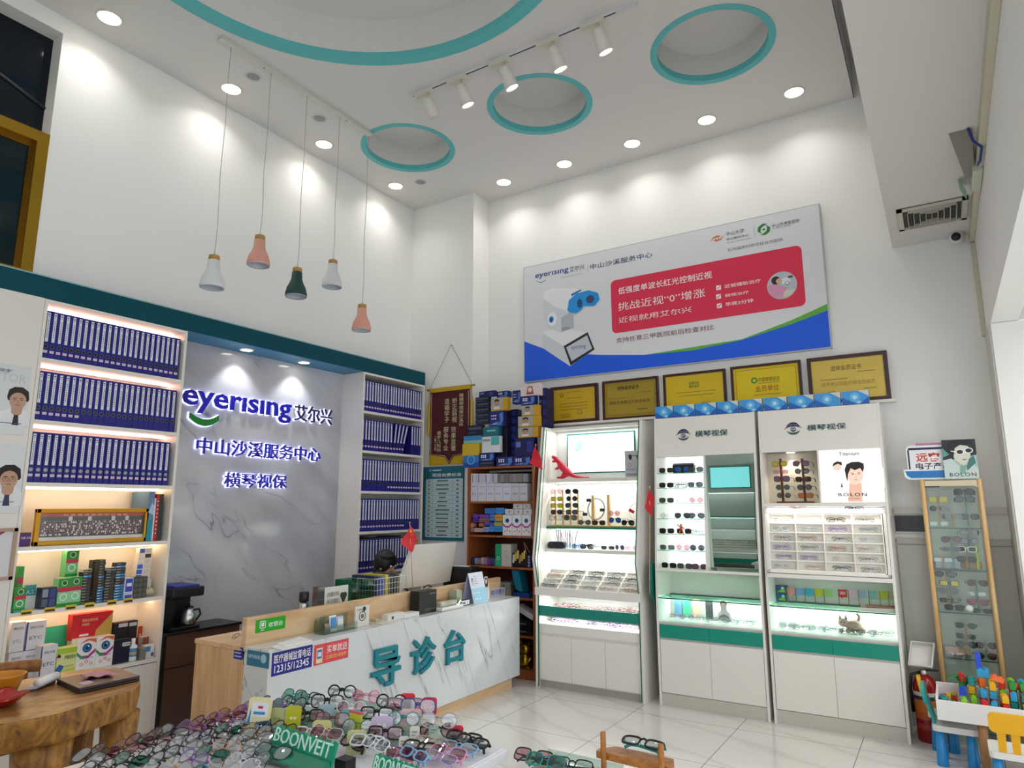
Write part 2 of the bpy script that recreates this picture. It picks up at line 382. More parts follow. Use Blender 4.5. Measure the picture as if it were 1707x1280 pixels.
for y, zb, c, lb in PENDS:
    t = thing('pendant_lamp', lb, 'pendant lamp', (XP, y, zb), 'bell pendant lamps')
    pts = [(XP+.004*math.sin(k*1.3), y+.004*math.sin(k*1.7), zb+.26+(CEIL-.03-zb-.26)*k/8) for k in range(9)]
    MB().tube(pts, .0028, mat('#b9b7aa', .6), 6).build('cord', t)
    sm = mat(c, .6)
    MB().lathe((XP, y, zb), [(.081, 0), (.086, .01), (.085, .03), (.074, .075), (.055, .115), (.044, .145), (.041, .205), (.036, .21)], sm, 32).build('shade', t)
    MB().lathe((XP, y, zb), [(.0835, .0005), (.082, .03), (.071, .075), (.052, .115), (.04, .145), (.0, .15)], mat('#c9d2dc', .5), 32).build('shade_lining', t)
    MB().lathe((XP, y, zb), [(0, .06), (.02, .065), (.028, .085), (.022, .11), (.016, .15)], mat('#e9e9e4', .2), 16).build('bulb', t)
    MB().lathe((XP, y, zb), [(0, .243), (.036, .243), (.038, .238), (.038, .209), (0, .209)], mat('#b58a45', .5), 24).build('wooden_cap', t)
    MB().lathe((XP, y, zb), [(0, .262), (.006, .262), (.008, .243)], mat('#b7b49f', .4), 10).build('cord_grip', t)
# window in the left wall: upper dark light, brass frame below
w = MB(); w.box(XL-.16, XL-.14, .3, 1.99, 3.12, 4.98, mat('#0b1420', .08, spec=.35)); win = struct(w, 'window_1')
GOLDW = mat('#b8912f', .22, .85)
f = MB(); f.box(XL-.10, XL+.004, .3, 1.978, 4.09, 4.17, GOLDW); f.box(XL-.10, XL+.004, 1.905, 1.977, 3.131, 4.09, GOLDW); f.box(XL-.1, XL+.004, .3, 1.905, 3.131, 3.17, GOLDW)
struct(f, 'window_frame', win)
f = MB(); f.box(XL-.09, XL-.06, .3, 1.907, 4.06, 4.092, mat('#7b5f22', .3, .8)); f.box(XL-.09, XL-.06, 1.885, 1.907, 3.17, 4.06, mat('#7b5f22', .3, .8)); struct(f, 'window_bead', win)
struct(MB().box(XL-.085, XL-.075, .3, 1.89, 3.16, 4.07, mat('#08222a', .06, spec=.4)), 'window_pane', win)
f = MB()
for z in (3.55, 3.8): f.box(XL-.139, XL-.136, .3, 1.88, z, z+.02, mat('#16222c', .4))
struct(MB().tube([(XL-.135, 1.2, 4.62), (XL-.135, 1.62, 4.55), (XL-.135, 1.98, 4.42)], .012, mat('#2a2f36', .5), 6).ball((XL-.135, 1.60, 4.58), .03, mat('#14181c', .5)), 'window_pipe', win)
# air grille, camera, access panel on the soffit at right
SOF = Plane((0, 0, 3.68), (1, 0, 0), (0, -1, 0))
gx0, gy0 = SOF.w(1491, 350).x, SOF.w(1491, 350).y; gx1 = SOF.w(1614, 322).x; gy1 = SOF.w(1614.7, 361).y
gx0 = min(gx0, SOF.w(1501, 382).x)+.01
t = thing('air_grille', 'white square-louvred air grille in the underside of the dropped soffit', 'air vent', ((gx0+gx1)/2, (gy0+gy1)/2, 3.68))
AL = mat('#c9c6ba', .4); w_, h_ = gx1-gx0, gy1-gy0
MB().box(gx0, gx1, gy0, gy1, 3.674, 3.679, mat('#4a4a46', .8)).build('duct_backing', t)
f = MB(); e = .035
for a in ((gx0, gx1, gy0, gy0+e), (gx0, gx1, gy1-e, gy1), (gx0, gx0+e, gy0, gy1), (gx1-e, gx1, gy0, gy1)): f.box(a[0], a[1], a[2], a[3], 3.662, 3.676, AL)
f.build('grille_frame', t)
for k in range(5):
    f = MB(); s = e+.016+k*.030; xa, xb, ya, yb = gx0+s*1.25, gx1-s*1.25, gy0+s*.85, gy1-s*.85
    if yb-ya < .03: break
    for a in ((xa, xb, ya, ya+.004), (xa, xb, yb-.004, yb), (xa, xa+.004, ya, yb), (xb-.004, xb, ya, yb)):
        f.box(a[0], a[1], a[2], a[3], 3.648, 3.675, AL)
    f.build('louvre', t)
t = thing('security_camera', 'small white dome camera with black eye under the soffit end', 'camera', (.16, YB, 3.74))
cx_, cz_ = back_plane(YB).w(1594, 400).x, back_plane(YB).w(1594, 400).z
MB().box(cx_-.05, cx_+.13, YB-.05, YB-.001, cz_+.01, cz_+.11, mat('#d9d9d9', .5)).build('bracket', t, bevel=.01)
MB().ball((cx_, YB-.075, cz_), .055, mat('#dcdcde', .3), 20, 12).build('housing', t)
MB().lathe((cx_-.004, YB-.115, cz_-.012), [(0, .018), (.03, .014), (.033, 0)], mat('#202226', .2), 18, (-.1, -1, -.35)).build('lens', t)
# open electrical box hanging in the corner of soffit and wall
t = thing('junction_box', 'open pale cable box with green board and blue wire in the soffit corner', 'electrical box', (.36, 4.3, 3.6))
bx0, by0 = .325, SOF.w(1625, 262).y
MB().box(.335, .388, by0-.02, by0+.3, 3.58, 3.67, mat('#c9d0bd', .5)).build('housing', t, bevel=.006)
MB().hexa([(.27, by0+.25, 3.66), (.30, by0+.25, 3.58), (.31, by0+.40, 3.58), (.28, by0+.40, 3.66), (.275, by0+.25, 3.665), (.305, by0+.25, 3.585), (.315, by0+.40, 3.585), (.285, by0+.40, 3.665)], mat('#7fae90', .5)).build('circuit_board', t)
MB().tube([(.31, by0-.42, 3.675), (.33, by0-.36, 3.62), (.37, by0-.3, 3.60), (.37, by0-.12, 3.60), (.36, by0, 3.62)], .007, mat('#22308f', .5), 8).build('blue_wire', t, label='dark blue wire')
MB().hexa([(.22, by0-.40, 3.672), (.33, by0-.40, 3.672), (.35, by0+.1, 3.6), (.30, by0+.1, 3.6), (.22, by0-.40, 3.679), (.33, by0-.40, 3.679), (.36, by0+.1, 3.67), (.29, by0+.1, 3.67)], mat('#8d8a80', .6)).build('torn_opening', t)
struct(MB().box(.355, .389, 1.2, YB-.01, 3.61, 3.679, mat('#cfc9b4', .6)), 'trim_7')
struct(MB().box(.36, .389, YB-.03, YB-.001, 2.86, 3.60, mat('#cfc9b4', .6)), 'trim_8')
# ================================================================== left wall furniture
XF = -4.75; FRONT = left_plane(XF); ZV = 2.92
m, nt, b = veined('grey_marble', '#a0a2aa', '#55565f', .09, (R(40), 0, 0), .9, .004, .014, .7, '#d2d3d8', (1, .5, 1.6)); MARBLE = m
m, nt, b = veined('white_marble', '#d3d8da', '#7d8388', .18, (R(-28), 0, 0), 3.0, .007, .012, .75, '#dde0e2', (1, 1.5, .13)); MARBLE_W = m
struct(MB().box(XL, -5.04, 2.925, 4.80, 0, ZV, MARBLE), 'wall_marble')
t = thing('fascia_board', 'dark teal fascia running over both file bookcases and the lit sign', 'fascia', (-4.9, 3.4, ZV))
MB().box(XL+.002, XF, -1.2, 5.745, ZV, 3.06, mat('#004a58', .5, 0, 0, .2)).build('board', t)
MB().box(XL+.002, XF-.002, 2.93, 4.795, ZV-.004, ZV, mat('#1c7fa8', .35)).build('soffit_panel', t)
MB().box(XF-.001, XF+.003, -1.2, 5.745, 3.056, 3.064, mat('#8fb7bd', .4)).build('edge_strip', t)
for i, (x, y) in enumerate(((-4.905, 3.561), (-4.90, 4.175))):
    downlight(x, y, 'bright recessed light in the blue soffit above the lit sign, %s from the window' % nth(i), ZV-.004, .055, 'sign downlights')
    lamp('sign_light', 'SPOT', (x, y, ZV-.03), 9, (-.12, 0, -1), size=.03, spot=95, color=(.95, .96, 1))
def bookcase(name, label, y0, y1, shelves, led, doors):
    t = thing(name, label, 'bookcase', ((XL+XF)/2, (y0+y1)/2, 0)); e = .02
    for y in (y0, y1-e): MB().box(XL+.003, XF, y, y+e, 0, ZV-.005, LAM).build('side_panel', t)
    MB().box(XL+.003, XL+.015, y0+e, y1-e, .08, ZV-.005, LAM).build('back_panel', t)
    MB().box(XL+.015, XF, y0+e, y1-e, ZV-.025, ZV-.005, LAM).build('top_panel', t)
    for z in shelves: MB().box(XL+.015, XF-.002, y0+e, y1-e, z-.024, z, LAM).build('shelf', t)
    if doors:
        MB().box(XL+.015, XF-.02, y0+e, y1-e, .0, .08, mat('#b9b4aa', .4)).build('plinth', t)
        n = 2; w = (y1-y0-2*e)/n
        for k in range(n): MB().box(XF-.02, XF-.003, y0+e+k*w+.002, y0+e+(k+1)*w-.002, .085, shelves[-1]-.03, LAM).build('door', t)
    else: MB().box(XL+.015, XF-.02, y0+e, y1-e, .0, .08, mat('#b9b4aa', .4)).build('plinth', t)
    for z, c, w in led:
        sx = XF-.15
        MB().box(sx-.006, sx+.006, y0+e+.01, y1-e-.01, z-.038, z-.0245, mat(c, .5, 0, 7.0 if z > 1.9 else 11.0)).build('light_strip', t)
    return t
SH = [2.535, 2.14, 1.752, 1.362, .98, .567]
PK, WM = '#ffc9bd', '#ffd7a6'
bookcase('bookcase', 'white bookcase of files and products with pinkish strip lights, left of the lit sign', 1.945, 2.925, SH,
         [(ZV-.001, PK, 1.1), (SH[0], PK, 1.1), (SH[1], PK, 1.1), (SH[2], WM, 2.2), (SH[3], WM, 2.2), (SH[4], WM, 2.2)], True)
SHR = [2.53, 2.14, 1.748, 1.362, .975, .58]
bookcase('bookcase', 'white open bookcase full of blue files without strip lights, right of the lit sign', 4.797, 5.745, SHR, [], False)
struct(MB().box(XL, XF, -1.3, 1.943, 0, ZV-.003, LAM), 'wall_panel')
# ------------------------------------------------------------------ lever-arch files
LBL = mat('#dfe3e8', .5); INK = mat('#33353c', .6); TAGP = mat('#e9d5dd', .5)
def file_proto(kind, w=.0385):
    t = thing('file_binder', 'blue file', 'file binder', (0, 0, -5))
    B = w/2-.0006
    MB().box(-.27, 0, -B, B, 0, .312, NAVY).box(-.268, -.004, -B+.003, B-.003, .3121, .3125, mat('#e3e0d8', .8)).build('cover', t, local=True, bevel=.0025)
    lb = MB(); lb.box(0, .0012, -.0085, .0085, .108, .300, LBL if kind != 'yellow' else mat('#e6dfb8', .5))
    for z, h, ww in ((.283, .007, .005), (.272, .004, .004)): lb.box(.0012, .0015, -ww, ww, z, z+h, INK)
    for k in range(9): lb.box(.0012, .0015, -.003, .003, .135+k*.0135, .143+k*.0135, mat('#7d8188', .6))
    lb.build('spine_label', t, local=True)
    pl = Plane((0, 0, 0), (0, 1, 0), (0, 0, 1))
    MB().ring(pl, 0, .078, .0105, .0128, -.001, .0015, mat('#777a80', .3, .6), 18).disc(pl, 0, .078, .0105, -.0005, .0006, mat('#9aa0aa' if kind == 'open' else '#08080c', .4), 18).build('finger_ring', t, local=True)
    if kind in ('tag', 'open', 'yellow'): MB().box(0, .001, -.012, .012, .036, .052, TAGP).box(.001, .0013, -.008, .008, .042, .046, mat('#b98ea0', .6)).build('number_tag', t, local=True)
    return t
FP = {k: file_proto(k) for k in ('tag', 'plain', 'open', 'yellow')}
FILEN = {k: False for k in FP}
def put_file(kind, y, z, label, group, lean=0, x=XF-.02):
    o = FP[kind]
    if not FILEN[kind]: FILEN[kind] = True; CH.setdefault(o.name, list(o.children)); first = o; tag(o, label, None, group); o.location = (x, y, z+.001+.0195*abs(math.sin(lean))); o.rotation_euler = (lean, 0, 0); return
    dup(o, (x, y, z+.001+.0195*abs(math.sin(lean))), (lean, 0, 0), label, group)
def file_row(y0, y1, n, z, kindf, shelf, case, lean={}):
    w = (y1-y0)/n
    for i in range(n):
        lb = 'blue file, %s from the left, %s shelf of the bookcase %s' % (nth(i), shelf, case)
        put_file(kindf(i), y0+(i+.5)*w, z, lb, 'blue files on the %s shelf %s' % (shelf, case), lean.get(i, 0), XF-.02-.004*random.random())
random.seed(4)
LC, RC = 'left of the sign', 'right of the sign'
file_row(1.967, 2.888, 24, SH[0], lambda i: 'tag', 'top', LC)
file_row(1.967, 2.892, 24, SH[1], lambda i: 'tag' if i < 7 else 'plain', 'second', LC)
file_row(1.967, 2.880, 22, SH[2], lambda i: 'open', 'third', LC)
file_row(4.82, 5.715, 23, SHR[0], lambda i: 'tag', 'top', RC)
file_row(4.82, 5.43, 15, SHR[1], lambda i: 'tag', 'second', RC, {i: -.055*(i-9) for i in range(11, 15)})
for i in range(4): put_file('plain', 5.572+.041*i, SHR[1], 'blue file, %s from the right, second shelf of the bookcase right of the sign' % nth(3-i), 'blue files on the second shelf right of the sign')
file_row(4.82, 5.715, 23, SHR[2], lambda i: 'plain' if i < 10 else 'tag', 'third', RC)
file_row(4.82, 5.715, 23, SHR[3], lambda i: 'yellow' if i == 0 else ('tag' if i < 17 else 'plain'), 'fourth', RC)
file_row(4.82, 5.66, 21, SHR[4], lambda i: 'tag', 'fifth', RC)
t = thing('document_pile', 'black flat folders lying on top of the lowest visible row of files', 'folder', (XF-.15, 5.1, SHR[4]+.3125))
MB().box(XF-.27, XF-.03, 4.88, 5.45, SHR[4]+.313, SHR[4]+.331, BLACK).build('cover', t, bevel=.004)
MB().box(XF-.26, XF-.028, 4.98, 5.08, SHR[4]+.331, SHR[4]+.337, mat('#8b8378', .6)).build('paper', t)
# ------------------------------------------------------------------ the lit sign on the marble
SGN = left_plane(-5.04); SGF = left_plane(-5.008)
def c8(x, y): return 270+x*.2695, 540+y*.2695
INKB = mat('#1617a8', .3); INKD = mat('#1a1440', .3); LEAF = mat('#0d7a2c', .35); HALO = mat('#d4d2ff', .5, 0, 3)
t = thing('lit_sign', 'backlit blue sign lettering on grey marble between the two file bookcases', 'sign', (-5.03, 3.8, 1.9))
def lit(s, xl, yb, xr, yt, face, bold, name):
    a, b_ = SGF.uv(*c8(xl, yb)), SGF.uv(*c8(xr, yt)); g = .003
    o = text(s, SGN, a[0], b_[0], a[1], b_[1], face, t, n=.016, extrude=.008, bold=bold, name=name)
    text(s, SGN, a[0]-g, b_[0]+g, a[1]-g, b_[1]+g, HALO, t, n=.003, extrude=.004, bold=bold, name='back_light', label='glowing white edge light behind '+name.replace('_', ' '))
u0, vt = SGF.uv(*c8(133, 408)); u1, vt2 = SGF.uv(*c8(805, 488)); vb = SGF.uv(*c8(770, 616))[1]
for g, n_, ex, mt_, bo, nm in ((0, .016, .008, INKB, .018, 'brand_word'), (.004, .003, .004, HALO, .026, 'back_light')):
    text('eyer\u0131s\u0131ng', SGN, u0-g, u1+g, vb-g, (vt+vt2)/2+g, mt_, t, n=n_, extrude=ex, bold=bo, name=nm)
lit('艾尔兴', 822, 595, 1057, 530, INKD, .008, 'chinese_brand_name')
lit('中山沙溪服务中心', 213, 800, 986, 768, INKB, .010, 'service_centre_line')
lit('横琴视保', 386, 1008, 778, 935, INKB, .010, 'shop_name_line')
def smile(g, n0, n1, m_, nm):
    a = SGF.uv(*c8(175, 562)); c = SGF.uv(*c8(270, 610)); e_ = SGF.uv(*c8(355, 580)); up, dn = [], []
    for k in range(17):
        s_ = k/16; u = (1-s_)**2*a[0]+2*s_*(1-s_)*(c[0])+s_*s_*e_[0]; v = (1-s_)**2*a[1]+2*s_*(1-s_)*(2*c[1]-(a[1]+e_[1])/2)+s_*s_*e_[1]
        h = .022+.006*math.sin(math.pi*s_)+g; up.append((u+(k == 0)*-g+(k == 16)*g, v+h)); dn.append((u+(k == 0)*-g+(k == 16)*g, v-h))
    mb = MB()
    for k in range(16): mb.hexa([SGN.P(*q, n) for n in (n0, n1) for q in (dn[k], dn[k+1], up[k+1], up[k])], m_)
    mb.build(nm, t)
smile(0, .012, .03, LEAF, 'smile_mark'); smile(.005, .002, .011, HALO, 'back_light')
# ------------------------------------------------------------------ helpers for cartons standing on a shelf
def carton(label, pl, xl, xr, yref, yt, z0, depth, base, bands=(), cat='box', name='carton', group=None, txt=(), side=None, clamp=None):
    """front face on the real plane pl between pixel columns xl..xr (read at row yref), up to pixel row yt; stands on z0"""
    u0 = pl.uv(xl, yref)[0]; u1 = pl.uv(xr, yref)[0]; v1 = pl.uv((xl+xr)/2, yt)[1]
    if v1 < z0+.01: v1 = z0+.01
    if clamp: u0, u1 = max(u0, clamp[0]), min(u1, clamp[1])
    mb = MB(); M_ = mat(base, .45) if isinstance(base, str) else base
    mb.slab(pl, u0, u1, z0, v1, -depth, 0, M_)
    h = v1-z0; w = u1-u0
    for i_, bd in enumerate(bands):
        e_ = .0005+.0003*i_
        if bd[0] == 'o':    # disc
            _, fu, fv, r, c = bd; mb.disc(pl, u0+w*fu, z0+h*fv, r*w, 0, e_, mat(c, .4), 20)
        elif bd[0] == 'r': _, fu, fv, r0, r, c = bd; mb.ring(pl, u0+w*fu, z0+h*fv, r0*w, r*w, 0, e_, mat(c, .4), 24)
        elif bd[0] == 'p': mb.prism(pl, [(u0+w*a, z0+h*c_) for a, c_ in bd[1]], 0, e_, mat(bd[2], .4))
        else: a, b_, c_, d_, c = bd; mb.slab(pl, u0+w*a, u0+w*b_, z0+h*c_, z0+h*d_, 0, e_, mat(c, .4))
    o = mb.build(name, None, label, cat, group)
    for s, a, b_, c_, d_, c in txt: text(s, pl, u0+w*a, u0+w*b_, z0+h*c_, z0+h*d_, mat(c, .5), o, n=.001+.0003*len(bands))
    return o, (u0, u1, z0, v1)
def c6(x, y): return x*.1992, 900+y*.1992
PF, PM, PBK = left_plane(-4.79), left_plane(-4.87), left_plane(-4.96)
# bay with the framed group photograph
zz = SH[3]; fr = left_plane(-4.80)
a = fr.uv(*[55, 909]); b_ = fr.uv(250, 845)
u0, u1, v1 = a[0], b_[0], fr.uv(60, 848)[1]; zb = zz+.001
t = thing('picture_frame', 'wide gold-framed group photograph standing on the bookcase shelf', 'picture frame', (-4.83, (u0+u1)/2, zb))
GF = mat('#c08c14', .35, .5); fw_ = .028
f = MB()
for q in ((u0, u1, zb, zb+fw_), (u0, u1, v1-fw_, v1), (u0, u0+fw_, zb, v1), (u1-fw_, u1, zb, v1)): f.slab(fr, *q, -.03, 0, GF)
f.build('frame', t, bevel=.004)
f = MB(); f.slab(fr, u0+fw_, u1-fw_, zb+fw_, v1-fw_, -.02, -.012, mat('#2b2a35', .3))
pw, ph = u1-u0-2*fw_, v1-zb-2*fw_
f.slab(fr, u0+fw_, u1-fw_, v1-fw_-ph*.13, v1-fw_, -.012, -.0115, mat('#b5321c', .4)); f.slab(fr, u0+fw_, u1-fw_, zb+fw_, zb+fw_+ph*.13, -.012, -.0115, mat('#d9d2cc', .4))
f.slab(fr, u0+fw_, u1-fw_, v1-fw_-ph*.25, v1-fw_-ph*.13, -.012, -.0115, mat('#25402c', .4))
for q in (.25, .43, .66, .8): f.slab(fr, u0+fw_+pw*q, u0+fw_+pw*(q+.035), v1-fw_-ph*.3, v1-fw_-ph*.13, -.0115, -.011, mat('#cfc8c2', .4))
random.seed(8)
cl_ = ['#d9d5d2', '#1c1b26', '#5a2c3c', '#cfcad0', '#303648', '#1a1a22', '#e6e2de', '#2d2030']
for r_ in range(7):
    for k in range(46):
        u = u0+fw_+pw*(.02+.96*(k+random.random()*.7)/46); v = zb+fw_+ph*(.18+.075*r_)
        f.slab(fr, u-.0045, u+.0045, v, v+ph*.055, -.0115, -.011+.0002*(7-r_), mat(random.choice(cl_), .4)); f.disc(fr, u, v+ph*.068, .0034, -.0115, -.0105+.0002*(7-r_), mat('#b98f78', .5), 8)
f.build('group_photo', t)
text(' '.join('祝贺视保服务中心合影'), fr, u0+fw_+pw*.2, u1-fw_-pw*.18, v1-fw_-ph*.105, v1-fw_-ph*.035, mat('#f3c6a8', .5), t, n=-.0113, name='caption')
MB().slab(fr, u0+fw_, u1-fw_, zb+fw_, v1-fw_, -.009, -.007, glassy('frame_glass', '#ffffff', .03)).build('glazing', t)
t = thing('information_card', 'purple card with pale print standing left of the gold frame', 'card', (-4.82, 2.0, zz+.001))
u0 = PF.uv(31, 908)[0]; u1 = PF.uv(54, 908)[0]
MB().slab(left_plane(-4.82), u0, u1, zz+.001, zz+.085, -.003, 0, mat('#4a2270', .4)).build('card', t)
text('共赢 未来', left_plane(-4.82), u0+.02, u1, zz+.045, zz+.06, PAPER, t, n=.001)
u = PF.uv(240, 900)[0]
bks = [('blue and silver brochure leaning at the right end of the frame shelf', '#5e83a8', .045, .345, .22), ('white spined book between the blue brochure and the red book', '#d8dbe2', .012, .30, .2), ('thin red book with white dots on its spine on the frame shelf', '#b81c26', .026, .33, .2), ('dark green book at the right end of the frame shelf', '#20342a', .03, .33, .2)]
u = 2.768
for i, (lb, c, w_, h_, d_) in enumerate(bks):
    mb = MB().box(-4.80-d_, -4.80, u, u+w_-.002, zz+.0005, zz+h_, mat(c, .35))
    if i == 0: mb.box(-4.7999, -4.7985, u+.004, u+w_-.006, zz+.004, zz+.15, mat('#128a9a', .35)).prism(left_plane(-4.7999), [(u+.004, zz+.2), (u+.03, zz+.27), (u+.046, zz+.24), (u+.046, zz+.18)], 0, .001, mat('#aac3da', .3))
    if i == 2:
        for k in range(9): mb.box(-4.8, -4.7988, u+.008, u+.016, zz+.05+k*.028, zz+.057+k*.028, PAPER)
    mb.build('book' if i else 'brochure', None, lb, 'book' if i else 'brochure', 'books at the right end of the frame shelf'); u += w_
# bay with contact lens cartons
zz = SH[4]
G1 = [(0, 1, .68, 1, '#1f8f2c'), (0, 1, .52, .68, '#c2214a'), (0, 1, 0, .12, '#1f8f2c'), ('r', .5, .34, .24, .32, '#dff0e0'), ('o', .5, .84, .2, '#0d5c26'), ('r', .5, .84, .2, .25, '#c8efc0')]
def cc(label, pl, x0, x1, yr, y1, z0=None, **k):
    p0, p1 = c6(x0, yr), c6(x1, yr); q = c6((x0+x1)/2, y1)
    return carton(label, pl, p0[0], p1[0], p0[1], q[1], zz+.001 if z0 is None else z0, k.pop('depth', .07), k.pop('base'), clamp=(1.967, 2.90), **k)
cc('green drops carton with red band at the left end of the lens shelf', PF, 105, 205, 590, 405, base='#3fae55', bands=G1)
cc('tall green carton behind the left-end green one on the lens shelf', PM, 118, 165, 575, 225, base='#2f9e48', bands=[(0, 1, .6, .75, '#c2214a')], depth=.06)
cc('white and teal card standing behind the left green carton', PM, 190, 282, 580, 378, base='#dfe7e6', bands=[(0, 1, .55, 1, '#2f9aa6')], depth=.01, cat='card', name='display_card', txt=[('人工', .1, .9, .62, .8, '#e9f5f5')])
cc('dark navy patterned carton left of the paired green cartons', PF, 335, 458, 560, 400, base='#1d2440', bands=[(.06, .44, .55, .93, '#8b93a8'), (.56, .94, .5, .93, '#2c3f8e'), (.06, .44, .08, .45, '#555d75'), (.56, .94, .08, .45, '#3a4a90')])
for k in range(2): cc('lower green drops carton with red band, the %s of the pair' % ('left', 'right')[k], PF, 472+100*k, 570+100*k, 540-18*k, 325-14*k, base='#8fd2a0', bands=G1, group='paired green drops cartons')
zg = PF.uv(*c6(560, 322))[1]
cc('green drops carton with red band standing on top of the pair', PM, 540, 642, 315, 90, z0=zg+.002, base='#6cc47e', bands=G1)
MB().box(-4.945, -4.865, *(PM.uv(*c6(520, 400))[0], PM.uv(*c6(655, 400))[0]), zz+.001, zg, mat('#e5e2da', .6)).build('carton', None, 'white carton hidden behind the paired green cartons and carrying the upper one', 'box')
random.seed(3); n_ = 0
for ci, (x0, x1, y1, blue) in enumerate(((668, 745, 245, {9}), (746, 800, 170, {1}), (801, 856, 165, {0, 1, 2, 3, 4, 5, 9}), (862, 945, 230, set()), (946, 1030, 190, {0, 1, 2, 3, 4, 5, 8, 9, 12}))):
    pl = PM if ci in (1,) else PF
    u0 = pl.uv(*c6(x0, 510-ci*8))[0]; u1 = pl.uv(*c6(x1, 510-ci*8))[0]; v1 = pl.uv(*c6((x0+x1)/2, y1))[1]; n = max(6, round((v1-zz)/.0178)); h = (v1-zz-.001)/n
    cn = ['left-hand brown column', 'set-back second column', 'third column with blue boxes', 'fourth brown column', 'bright blue right-hand column'][ci]
    for k in range(n):
        j = random.uniform(-.002, .002); base = '#2f86c4' if k in blue else random.choice(['#3b3a34', '#34332f', '#45433c', '#3a3f3d'])
        mb = MB().slab(pl, u0+.001+j, u1-.001+j, zz+.001+k*h, zz+.001+(k+1)*h-.0006, -.055, 0, mat('#d9d3c6' if k == n-1 and ci in (0, 3) else '#2c2b28', .5))
        mb.slab(pl, u0+.003+j, u1-.003+j, zz+.001+k*h+.0025, zz+.001+(k+1)*h-.0035, 0, .0006, mat(base, .4)); mb.slab(pl, u0+.006+j, u0+.006+(u1-u0)*.4+j, zz+.001+k*h+.006, zz+.001+k*h+.010, .0006, .001, mat('#a9a392' if k not in blue else '#cfe4f2', .5))
        mb.build('lens_box', None, 'small flat lens box, %s from the bottom, %s' % (nth(k), cn), 'box', 'stacked flat contact lens boxes')
cc('blue and white carton with pale top right of the flat lens boxes', PF, 1012, 1103, 500, 318, base='#c7cbe0', bands=[(.3, .95, .35, .95, '#3446b0'), (.4, .85, .6, .75, '#dfe4f5'), (.3, .95, .05, .2, '#4150b4')], depth=.06)
cc('dark green-grey block of small cartons beside the blue and white carton', PF, 1106, 1220, 498, 310, base='#3a4038', bands=[(.05+.32*a, .32+.32*a, .05+.24*c_, .22+.24*c_, '#565c52') for a in range(3) for c_ in range(4)], depth=.06)
zt = PM.uv(*c6(1190, 330))[1]
MB().box(-4.95, -4.872, PM.uv(*c6(1130, 420))[0], PM.uv(*c6(1262, 420))[0], zz+.001, zt, mat('#d8d5cc', .5)).build('carton', None, 'plain pale carton at the back under the white lens tower', 'box')
tw = [('#e9e6df', '#3553c0', .34), ('#3b62c8', '#e6e6e6', 0), ('#3b62c8', '#e6e6e6', 0), ('#efe9df', '#d8a06a', .2), ('#3b62c8', '#ececec', .3)]
v1 = PM.uv(*c6(1195, 68))[1]; h = (v1-zt)/6
for k in range(6):
    u0, u1 = PM.uv(*c6(1135+4*k, 250))[0], PM.uv(*c6(1258, 250))[0]
    MB().slab(PM, u0, u1, zt+k*h+.0005, zt+(k+1)*h-.0005, -.05, 0, mat('#ebe7df', .5)).slab(PM, u0+.003, u0+(u1-u0)*.42, zt+k*h+.003, zt+(k+1)*h-.004, 0, .0006, mat('#3f66cc' if k in (0, 1, 2, 5) else '#efe4d0', .4)).slab(PM, u0+(u1-u0)*.5, u1-.004, zt+k*h+.004, zt+(k+1)*h-.005, 0, .0006, mat('#d3cfc6' if k != 4 else '#3b3b40', .5)).build('lens_box', None, 'white and blue lens box, %s from the bottom of the right-hand tower' % nth(k), 'box', 'white lens boxes in a tower')
mb = MB(); random.seed(6)
u0, u1 = PF.uv(*c6(1205, 475))[0], PF.uv(*c6(1300, 470))[0]
for k in range(5): mb.ball((-4.83, u0+(u1-u0)*(.12+.19*k), zz+.030+.008*(k % 2)), .028, mat('#cfc6ac' if k % 2 else '#bdb398', .35), 12, 8, (1, .75, .85))
mb.build('plastic_bag', None, 'crumpled clear plastic bag of small things at the right end of the lens shelf', 'bag')
for k, (x, y) in enumerate(((225, 570), (420, 560), (595, 535), (752, 515), (938, 505), (1075, 495))):
    u = FRONT.uv(*c6(x, y))[0]; o = MB().box(XF-.001, XF+.002, u-.03, u+.03, zz-.018, zz+.012, mat('#d9b926', .4)).box(XF+.002, XF+.0025, u-.026, u+.026, zz-.013, zz-.001, BLACK).build('price_tag', None, 'yellow shelf price tag, %s from the left on the lens shelf edge' % nth(k), 'price tag', 'yellow price tags on the lens shelf')
MB().box(-4.80, -4.752, PF.uv(*c6(90, 600))[0], PF.uv(*c6(205, 600))[0], zz+.001, zz+.011, mat('#3fa9a0', .4)).build('paper_strip', None, 'teal paper strip lying at the left front of the lens shelf', 'paper')
# bay with eye-care cartons
zz = SH[5]; zc = lambda pl, x, y: pl.uv(*c6(x, y))[1]
def etc(label, pl, x0, x1, yr, y1, z0=None, big=False):
    cc(label, pl, x0, x1, yr, y1, z0, base='#d9d9e0', bands=[(0, .08, 0, 1, '#232a78')] if big else [], txt=[('明视小天使', .2, .85, .74, .83, '#4b4d60')] + ([('ETC', .2, .85, .36, .47, '#30324a')] if big else [('ETC', .25, .8, .3, .4, '#8a8b98')]), depth=.08, group='white eye-care cartons')
z2 = zz+.115
etc('white carton at the bottom left behind the wooden chair, ETC shelf', PM, 60, 172, 1100, 945); etc('white carton, second along the bottom row of the ETC cartons', PM, 174, 318, 1090, 925)
zu = zc(PM, 230, 925)+.002
etc('upper left white carton standing on the bottom row', PM, 70, 190, 935, 690, zu); etc('upper white carton with blue side and bold ETC', PM, 200, 362, 930, 682, zu, True)
etc('front white carton with bold ETC right of the wooden chair', PF, 322, 458, 1130, 885, None, True)
cc('green paper folder behind the yellow-green carton', PBK, 362, 556, 910, 722, z0=zz+.001, base='#2fae86', bands=[(.72, .98, .14, .24, '#e8f3ee')], depth=.012, cat='folder', name='paper_folder')
z3 = zc(PM, 785, 820)
